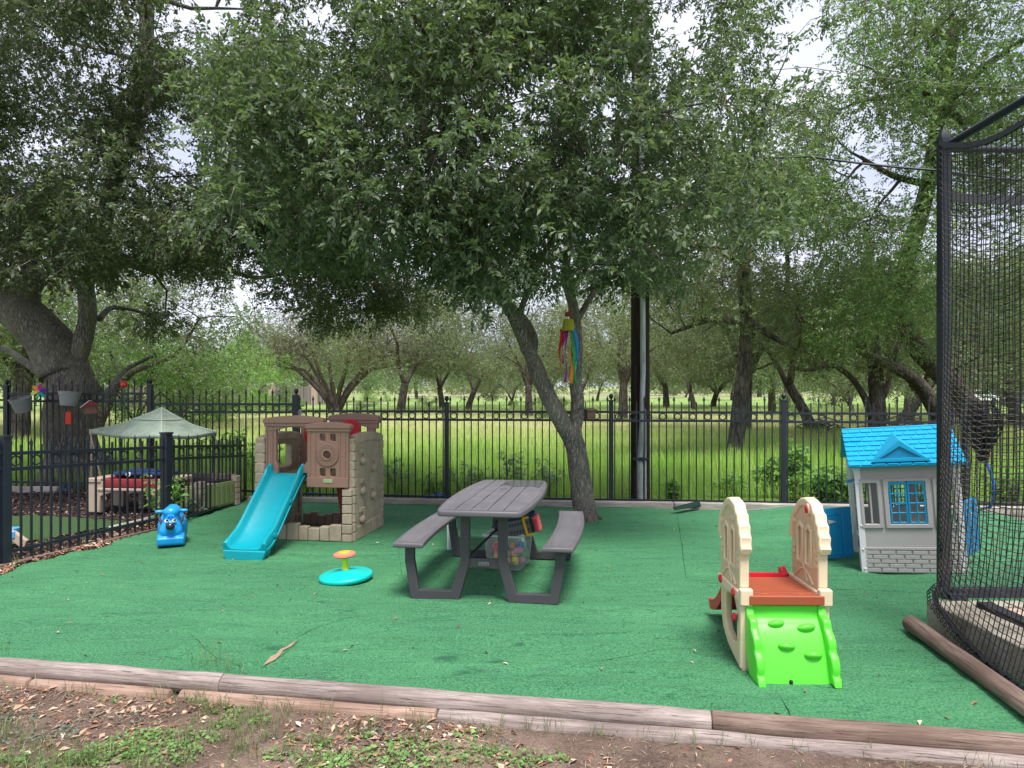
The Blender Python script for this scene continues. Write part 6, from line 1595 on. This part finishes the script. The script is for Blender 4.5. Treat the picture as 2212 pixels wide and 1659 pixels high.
o_ = [(-2.1, .35), (2.1, .35), (2.15, .8), (1.2, .95), (.7, 1.4), (-1.1, 1.45), (-1.9, .98), (-2.15, .85)]
mb = MB(); mb.mesh(plate(o_, [], 1.7, .12, 3), MXZ); mb.build('body', plastic('car_white', (.75, .76, .78), .25, .05), cr, angle=50)
mb = MB(); mb.mesh(plate([(-1.5, 1.0), (1.0, 1.0), (.6, 1.32), (-1.05, 1.36)], [], 1.74, .03, 2), MXZ); mb.build('window', plastic('car_glass', (.02, .025, .03), .1, 0), cr)
for x in (-1.35, 1.35):
    for y in (-.8, .8):
        mb = MB(); mb.lathe([(.1, -.1), (.3, -.1), (.33, -.06), (.33, .06), (.3, .1), (.1, .1)], 20, (x, y, .33), Matrix.Rotation(PI / 2, 4, 'X')); mb.build('wheel', M['rubber'], cr)
# brush piles
def brush(x, y, w_, h, label, seed):
    c = field_at(x, y); g = random.Random(seed); mb = MB()
    for i in range(130):
        a = g.uniform(0, 2 * PI); L_ = g.uniform(.4, 1.2); px_ = g.gauss(0, w_ * .3); pz = abs(g.gauss(0, h * .35)); p = c + Vector((px_, g.gauss(0, .3), pz + .05))
        e_ = Vector((math.cos(a) * L_ * .6, math.sin(a) * L_ * .4, g.uniform(-.12, .18)))
        mb.tube([p - e_ * .5, p + Vector((0, 0, .05)), p + e_ * .5], [.03 * g.uniform(.4, 1), .02, .01], 5, True)
    tag(mb.build('brush_pile', M['bark_far'], fixn=False), label, 'brush pile')
brush(1770, 934, 1.0, .6, 'rounded brush pile at the foot of the leaning oak', 1); brush(1955, 934, 2.6, .6, 'long brush pile behind the playhouse roof', 2)

# ------------------------------------------------------------------ meadow grass, weeds, litter
def blades(P_, h, w_, lean, g, bend=.5):
    """tapering bent blades: two quads per blade would be smoother; one bent kite reads the same at this size"""
    n = len(P_); a = g.uniform(0, 2 * PI, n); d = np.stack([np.cos(a), np.sin(a), np.zeros(n)], 1); s = np.stack([-np.sin(a), np.cos(a), np.zeros(n)], 1)
    h = h[:, None]; up = np.array([0, 0, 1.0]); le = (lean * g.uniform(.2, 1, n))[:, None]
    p1 = P_ + up * h * .55 + d * h * le * .3; p2 = P_ + up * h + d * h * le
    return np.stack([P_ - s * w_ / 2, p1 - s * w_ * .4, p2, p1 + s * w_ * .4], 1).reshape(-1, 3)
g = np.random.default_rng(5)
fz = np.vectorize(field_z)
def scatter(n, Y0, Y1, margin=1.15, power=1.0, yfun=None):
    Y = Y0 + (Y1 - Y0) * g.uniform(0, 1, n) ** power; X = g.uniform(-1, 1, n) * (CX / F) * Y * margin
    return X, Y
parts_ = []
for n, Y0, Y1, h0, h1, w_, pw in ((52000, 10.9, 16, .16, .46, .007, 1.1), (46000, 15, 27, .14, .40, .012, 1), (24000, 26, 48, .12, .34, .022, 1), (12000, 45, 95, .12, .3, .04, 1)):
    X, Y = scatter(n, Y0, Y1, power=pw); k = Y > (10.5 - .09 * X) + .12; X, Y = X[k], Y[k]
    dens = np.array([mnoise.noise(Vector((a * .35, b_ * .35, 2))) for a, b_ in zip(X, Y)])
    h = g.uniform(h0, h1, len(X)) * (1 + .5 * dens); k = h > .05; X, Y, h = X[k], Y[k], h[k]
    P_ = np.stack([X, Y, fz(X, Y) - .01], 1); parts_.append(blades(P_, h, w_, .55, g))
V = np.concatenate(parts_); tag(quads(V, len(V) // 4, 'meadow_grass', M['grass']), kind='stuff')
def leafy_plant(loc, H, ns, leafL, leafW, mat, label, spread=.25, k=12, seed=1, name='weed_plant', cat='plant', droop=.1):
    g = np.random.default_rng(seed); e = empty(name, loc, 0, label, cat); mb = MB(); O = []; D = []; Lg = []
    for i in range(ns):
        a = g.uniform(0, 6.28); r = spread * g.uniform(.1, 1); h = H * g.uniform(.55, 1); b = Vector((math.cos(a) * .04, math.sin(a) * .04, 0)); tp = Vector((math.cos(a) * r, math.sin(a) * r, h))
        mb.tube([b, b.lerp(tp, .5) + Vector((0, 0, h * .1)), tp], [.006, .004, .002], 5)
        m_ = 6
        for j in range(m_):
            s = .2 + .8 * j / (m_ - 1); p = b.lerp(tp, s) + Vector((0, 0, h * .1 * (1 - abs(s - .5) * 2)))
            O.append(p); aa = g.uniform(0, 6.28); D.append((math.cos(aa), math.sin(aa), .35)); Lg.append(leafL * 1.6)
    mb.build('stem', M['tuft'], e, fixn=False)
    V = sprig_leaves(np.array([tuple(p) for p in O]), np.array(D), np.array(Lg), k, leafL, leafW, g, .7)
    quads(V, len(V) // 4, 'leaves', mat, e); return e
def fp(x, Y): X = (x - CX) / F * Y; return (X, Y, field_z(X, Y) - .03)
for i, (x, Y, H, ns, Ll, Lw, mt, lb_, sp_) in enumerate([
    (1655, 11.3, .85, 7, .09, .035, 'weed', 'tall leafy weed behind the fence left of the second post from the playhouse', .22), (1712, 11.2, 1.0, 6, .12, .06, 'weed', 'tallest broad leaved weed right beside a fence post', .2),
    (1790, 10.9, .55, 12, .12, .05, 'weed', 'low leafy weed clump left of the playhouse behind the fence', .4), (1835, 10.9, .62, 12, .12, .05, 'weed', 'leafy weed clump right against the playhouse behind the fence', .4),
    (1580, 11.4, .4, 9, .08, .04, 'weed', 'small weed in the grass right of the utility pole', .25), (1445, 11.0, .35, 8, .06, .035, 'weed', 'creeper at the foot of the utility pole', .3),
    (1175, 11.6, .6, 14, .07, .016, 'weed_grey', 'silvery narrow leaved weed left of the elm trunk', .4), (1105, 11.7, .75, 14, .07, .016, 'weed_grey', 'tall silvery weed behind the picnic table', .45),
    (1005, 11.5, .6, 12, .07, .016, 'weed_grey', 'silvery weed beside the post behind the table', .4), (870, 11.5, .65, 14, .07, .016, 'weed_grey', 'silvery weed right of the stone tower wall', .4),
    (1045, 11.3, .45, 10, .08, .03, 'weed', 'green weed between two fence posts behind the table', .3), (930, 11.3, .4, 10, .07, .025, 'weed', 'green weed left of the post behind the table', .3),
    (660, 11.6, .5, 12, .08, .03, 'weed', 'green weed glimpsed through the tower window', .35), (2020, 10.8, .5, 12, .09, .035, 'weed', 'dark green weed behind the playhouse right corner', .4), (2170, 10.7, .6, 12, .09, .035, 'weed', 'weed clump seen through the netting at the far right', .4),
    (560, 13.5, .7, 14, .08, .03, 'weed', 'bushy weed in the meadow between the canopy and tower', .5), (480, 15, .8, 14, .09, .035, 'weed', 'bushy weed in the meadow right of the canopy', .6), (230, 12.5, .5, 12, .08, .03, 'weed_grey', 'grey green weed in the meadow right of the big oak', .4)]):
    leafy_plant(fp(x, Y), H, ns, Ll, Lw, M[mt], lb_, sp_, seed=60 + i)
p = on(340, 1143, .0); leafy_plant((p.x - .02, p.y + .25, 0), .62, 9, .10, .045, M['weed'], 'leafy volunteer plant twining at the near fence post behind the dog', .30, 5, 90)
p = on(415, 1118, .0); leafy_plant((p.x, p.y + .1, 0), .28, 5, .06, .03, M['weed_grey'], 'small seedling under the near fence right of the dog', .12, 5, 91)

# mulch chips, leaf litter
def chips(n, region, zf, size, name, mat, kind='stuff', flat=.35):
    P_ = []; gq = random.Random(len(name) + n)
    while len(P_) < n:
        x, y = region(gq)
        if x is not None: P_.append((x, y, zf(x, y)))
    P_ = np.array(P_); m = len(P_); a = g.uniform(0, 6.28, m); d = np.stack([np.cos(a), np.sin(a), g.normal(size=m) * flat], 1)
    nor = nrm(np.stack([g.normal(size=m) * flat, g.normal(size=m) * flat, np.ones(m)], 1))
    P_[:, 2] += .006
    V = leaf_verts(P_, d, nor, size[0], size[1], g, .18); return tag(quads(V, m, name, mat), kind=kind)
def islemat(name, stops, rough=.85):
    t = NT(name); gn = t.n('ShaderNodeNewGeometry'); t.bsdf(t.ramp(gn.outputs['Random Per Island'], stops), rough, .25); return t.m
M['chip'] = islemat('bark_chip', [(0, (.03, .02, .018)), (.6, (.09, .055, .045)), (.92, (.22, .14, .11)), (1, (.42, .34, .28))])
M['litter'] = islemat('dry_oak_leaf', [(0, (.14, .07, .045)), (.35, (.30, .15, .09)), (.7, (.44, .29, .20)), (1, (.62, .52, .42))])
M['straw'] = islemat('dry_grass', [(0, (.12, .08, .06)), (.6, (.30, .21, .15)), (1, (.48, .37, .28))])
def reg_mulch(gq):
    x = gq.uniform(-9.5, -3.95); y = gq.uniform(5.6, 11)
    if y > back_y(x) - .1 or in_turf(x, y) or inpoly(x, y, gp): return None, None
    return x, y
chips(15000, reg_mulch, lambda x, y: mulch_z(x, y), (.045, .022), 'mulch_chips', M['chip'], flat=.5)
def reg_edge(gq):
    k = gq.randrange(len(edge) - 1); s = gq.random(); p = edge[k].lerp(edge[k + 1], s); x = p.x + gq.gauss(-.10, .10); y = p.y + gq.gauss(0, .12)
    if in_turf(x + .05, y - .05): return None, None
    return x, y
chips(2600, reg_edge, lambda x, y: mulch_z(x, y) + .01, (.055, .022), 'leaf_litter', M['litter'], flat=.4)
def reg_yard(gq):
    x = gq.uniform(-3.6, 3.0); y = front_y(x) - .11 - abs(gq.gauss(0, .42)); nv = mnoise.noise(Vector((x * 1.1, y * 1.6, 6)))
    dens = .25 + 1.3 * nv + (.35 if x < 0 else 0)
    if y < 2.6 or gq.random() > dens: return None, None
    return x, y
chips(1500, reg_yard, dirt_z, (.050, .022), 'leaf_litter', M['litter'], flat=.28)
chips(7500, reg_yard, dirt_z, (.05, .0035), 'dry_straw', M['straw'], flat=.25)
def reg_any(gq): x = gq.uniform(-3.6, 3.0); return x, front_y(x) - .10 - gq.uniform(0, 1.1)
chips(3500, reg_any, dirt_z, (.035, .004), 'dry_straw', M['straw'], flat=.25)
def reg_turf(gq):
    x, y = gq.uniform(-5.5, 5.5), gq.uniform(3.2, 10.3)
    return (x, y) if in_turf(x, y) and y > front_y(x) + .1 else (None, None)
chips(150, reg_turf, lambda x, y: turf_z(x, y) + .006, (.045, .017), 'fallen_leaves', M['litter'], flat=.25)
chips(110, reg_turf, lambda x, y: turf_z(x, y) + .006, (.026, .014), 'fallen_leaves', islemat('dark_leaf', [(0, (.02, .018, .015)), (1, (.09, .06, .045))]), flat=.3)

# tufts of grass and low ground cover in the yard
def yard_spots(n, seed, dens, ymin=.12, ymax=.95):
    gq = random.Random(seed); out = []
    while len(out) < n:
        x = gq.uniform(-3.7, 3.0); y = front_y(x) - gq.uniform(ymin, ymax)
        if gq.random() < dens(x, y): out.append((x, y))
    return out
tuft = []
dn = lambda x, y: max(0, .32 + 1.2 * mnoise.noise(Vector((x * 1.2, y * 1.9, 31)))) * (1.0 if x < -1.2 else .45 if x < .3 else .12)
for x, y in yard_spots(230, 3, dn):
    m = int(g.uniform(8, 26)); P_ = np.stack([x + g.normal(size=m) * .022, y + g.normal(size=m) * .022, np.full(m, dirt_z(x, y))], 1)
    tuft.append(blades(P_, g.uniform(.03, .085, m), .0042, 1.1, g))
gq = random.Random(44)
for k in range(70):                                    # wisps along the foot of the logs
    x = gq.uniform(-3.6, 2.9); y = front_y(x) - .12 - gq.uniform(0, .06); m = gq.randrange(3, 13); P_ = np.stack([x + g.normal(size=m) * .02, y + g.normal(size=m) * .015, np.full(m, dirt_z(x, y))], 1)
    tuft.append(blades(P_, g.uniform(.04, .14, m), .0035, .9, g))
for x, y, h, m in ((-1.83, 4.16, .26, 14), (-1.72, 4.13, .20, 14), (-1.64, 4.12, .16, 16), (-3.2, 4.4, .14, 6), (-1.9, 4.2, .14, 10)):
    P_ = np.stack([x + g.normal(size=m) * .03, y + g.normal(size=m) * .015, np.full(m, .0)], 1); tuft.append(blades(P_, g.uniform(.4, 1, m) * h, .0035, .6, g))
for (x, y), h, m in (((90, 1190), .24, 26), ((100, 1185), .20, 18), ((185, 1175), .14, 20), ((30, 1225), .16, 14), ((10, 1215), .14, 10)):
    q = on(x, y); P_ = np.stack([q.x + g.normal(size=m) * .03, q.y + g.normal(size=m) * .03, np.full(m, .0)], 1); tuft.append(blades(P_, g.uniform(.5, 1, m) * h, .006, .9, g))
V = np.concatenate(tuft); tag(quads(V, len(V) // 4, 'yard_grass', M['tuft']), kind='stuff')
def cover(spots, mat, name, R_, n, Ll):
    O = []
    for x, y, r in spots:
        m = int(n * r * r / .01); a = g.uniform(0, 6.28, m); q = r * g.uniform(0, 1, m) ** .5
        px_ = x + q * np.cos(a) * 1.5; py_ = y + q * np.sin(a); O.append(np.stack([px_, py_, np.array([dirt_z(u, v_) for u, v_ in zip(px_, py_)]) + g.uniform(.004, .03, m)], 1))
    O = np.concatenate(O); m = len(O); a = g.uniform(0, 6.28, m); d = np.stack([np.cos(a), np.sin(a), g.uniform(-.2, .35, m)], 1); nor = nrm(np.stack([g.normal(size=m) * .35, g.normal(size=m) * .35, np.ones(m)], 1))
    tag(quads(leaf_verts(O, d, nor, Ll, Ll * .72, g, .2), m, name, mat), kind='stuff')
def dz(x, y):
    Y = (EYE + .1) * F / (y - HY); return ((x - CX) / F * Y, Y)
cs_ = [(*dz(x, y), r) for x, y, r in ((150, 1650, .10), (230, 1630, .12), (300, 1610, .12), (360, 1640, .12), (420, 1600, .09), (490, 1570, .06), (500, 1545, .06), (430, 1520, .05), (560, 1560, .05), (330, 1590, .07), (700, 1650, .10), (760, 1640, .09), (870, 1620, .09), (960, 1640, .10), (1050, 1640, .08), (870, 1650, .09), (600, 1635, .05), (1130, 1650, .07), (1200, 1648, .06), (650, 1600, .05), (700, 1610, .05), (780, 1600, .05), (20, 1650, .08), (240, 1520, .04), (330, 1500, .04), (1010, 1598, .05), (990, 1560, .03))]
cover(cs_, M['weed'], 'ground_cover', 0, 105, .026)
cs2 = [(*dz(x, y), r) for x, y, r in ((60, 1600, .10), (30, 1560, .08), (130, 1590, .08), (1050, 1570, .035), (1040, 1590, .03), (820, 1590, .05), (570, 1600, .05), (1330, 1640, .04), (200, 1560, .05), (640, 1640, .05), (1330, 1600, .03), (1090, 1620, .05), (290, 1560, .05))]
cover(cs2, M['weed_grey'], 'ground_cover', 0, 85, .019)
# ------------------------------------------------------------------ flaws of the turf: seams, tear
t = NT('dark_seam_thread'); t.bsdf((.008, .035, .02), .9, .1); M['seamline'] = t.m  # plain dark green for the seam strips
def seam(pts, w_, name='turf_seam', mat=None, lift=.004):
    P_ = [on(x, y) for x, y in pts]; C_ = []
    for a, b_ in zip(P_, P_[1:]):
        for k in range(8): C_.append(a.lerp(b_, k / 8))
    C_.append(P_[-1]); mb = MB(); vs = []
    for i, p in enumerate(C_):
        ww = w_ * (.15 + .7 * abs(mnoise.noise(Vector((p.x * 4, p.y * 4, 1))))); jx = .012 * mnoise.noise(Vector((p.x * 3, p.y * 3, 8))); d_ = (C_[min(i + 1, len(C_) - 1)] - C_[max(0, i - 1)]).normalized(); nn = Vector((-d_.y, d_.x, 0))
        for s in (-1, 1): q = p + nn * (jx + s * ww / 2); vs.append((q.x, q.y, turf_z(q.x, q.y) + lift))
    mb.add(vs, [(2 * i, 2 * i + 2, 2 * i + 3, 2 * i + 1) for i in range(len(C_) - 1)]); tag(mb.build(name, mat or M['seamline'], smooth=False), kind='structure')
seam([(1462, 1105), (1470, 1160), (1482, 1250), (1500, 1258), (1560, 1262)], .012); seam([(1490, 1256), (1540, 1256)], .014)
seam([(640, 1380), (690, 1352), (760, 1335)], .012); seam([(410, 1370), (440, 1400), (470, 1425), (520, 1440)], .010); seam([(1140, 1465), (1240, 1440), (1330, 1420), (1420, 1405), (1500, 1398)], .006)
seam([(1690, 1510), (1705, 1535), (1712, 1560)], .010); seam([(1780, 1274), (1900, 1278), (2030, 1285)], .009); seam([(860, 1190), (870, 1250), (905, 1300)], .006)
P_ = [on(*q) for q in ((568, 1441), (586, 1424), (596, 1420), (606, 1406), (620, 1399), (641, 1385), (630, 1398), (612, 1409), (606, 1420), (594, 1431))]
mb = MB(); mb.add([(q.x, q.y, turf_z(q.x, q.y) + .007) for q in P_], [tuple(range(10))]); tag(mb.build('turf_tear', islemat('bare_tan_soil', [(0, (.22, .14, .09)), (1, (.36, .26, .18))]), smooth=False), kind='structure')
seam([(566, 1444), (600, 1428), (622, 1408), (645, 1385)], .012, lift=.009)
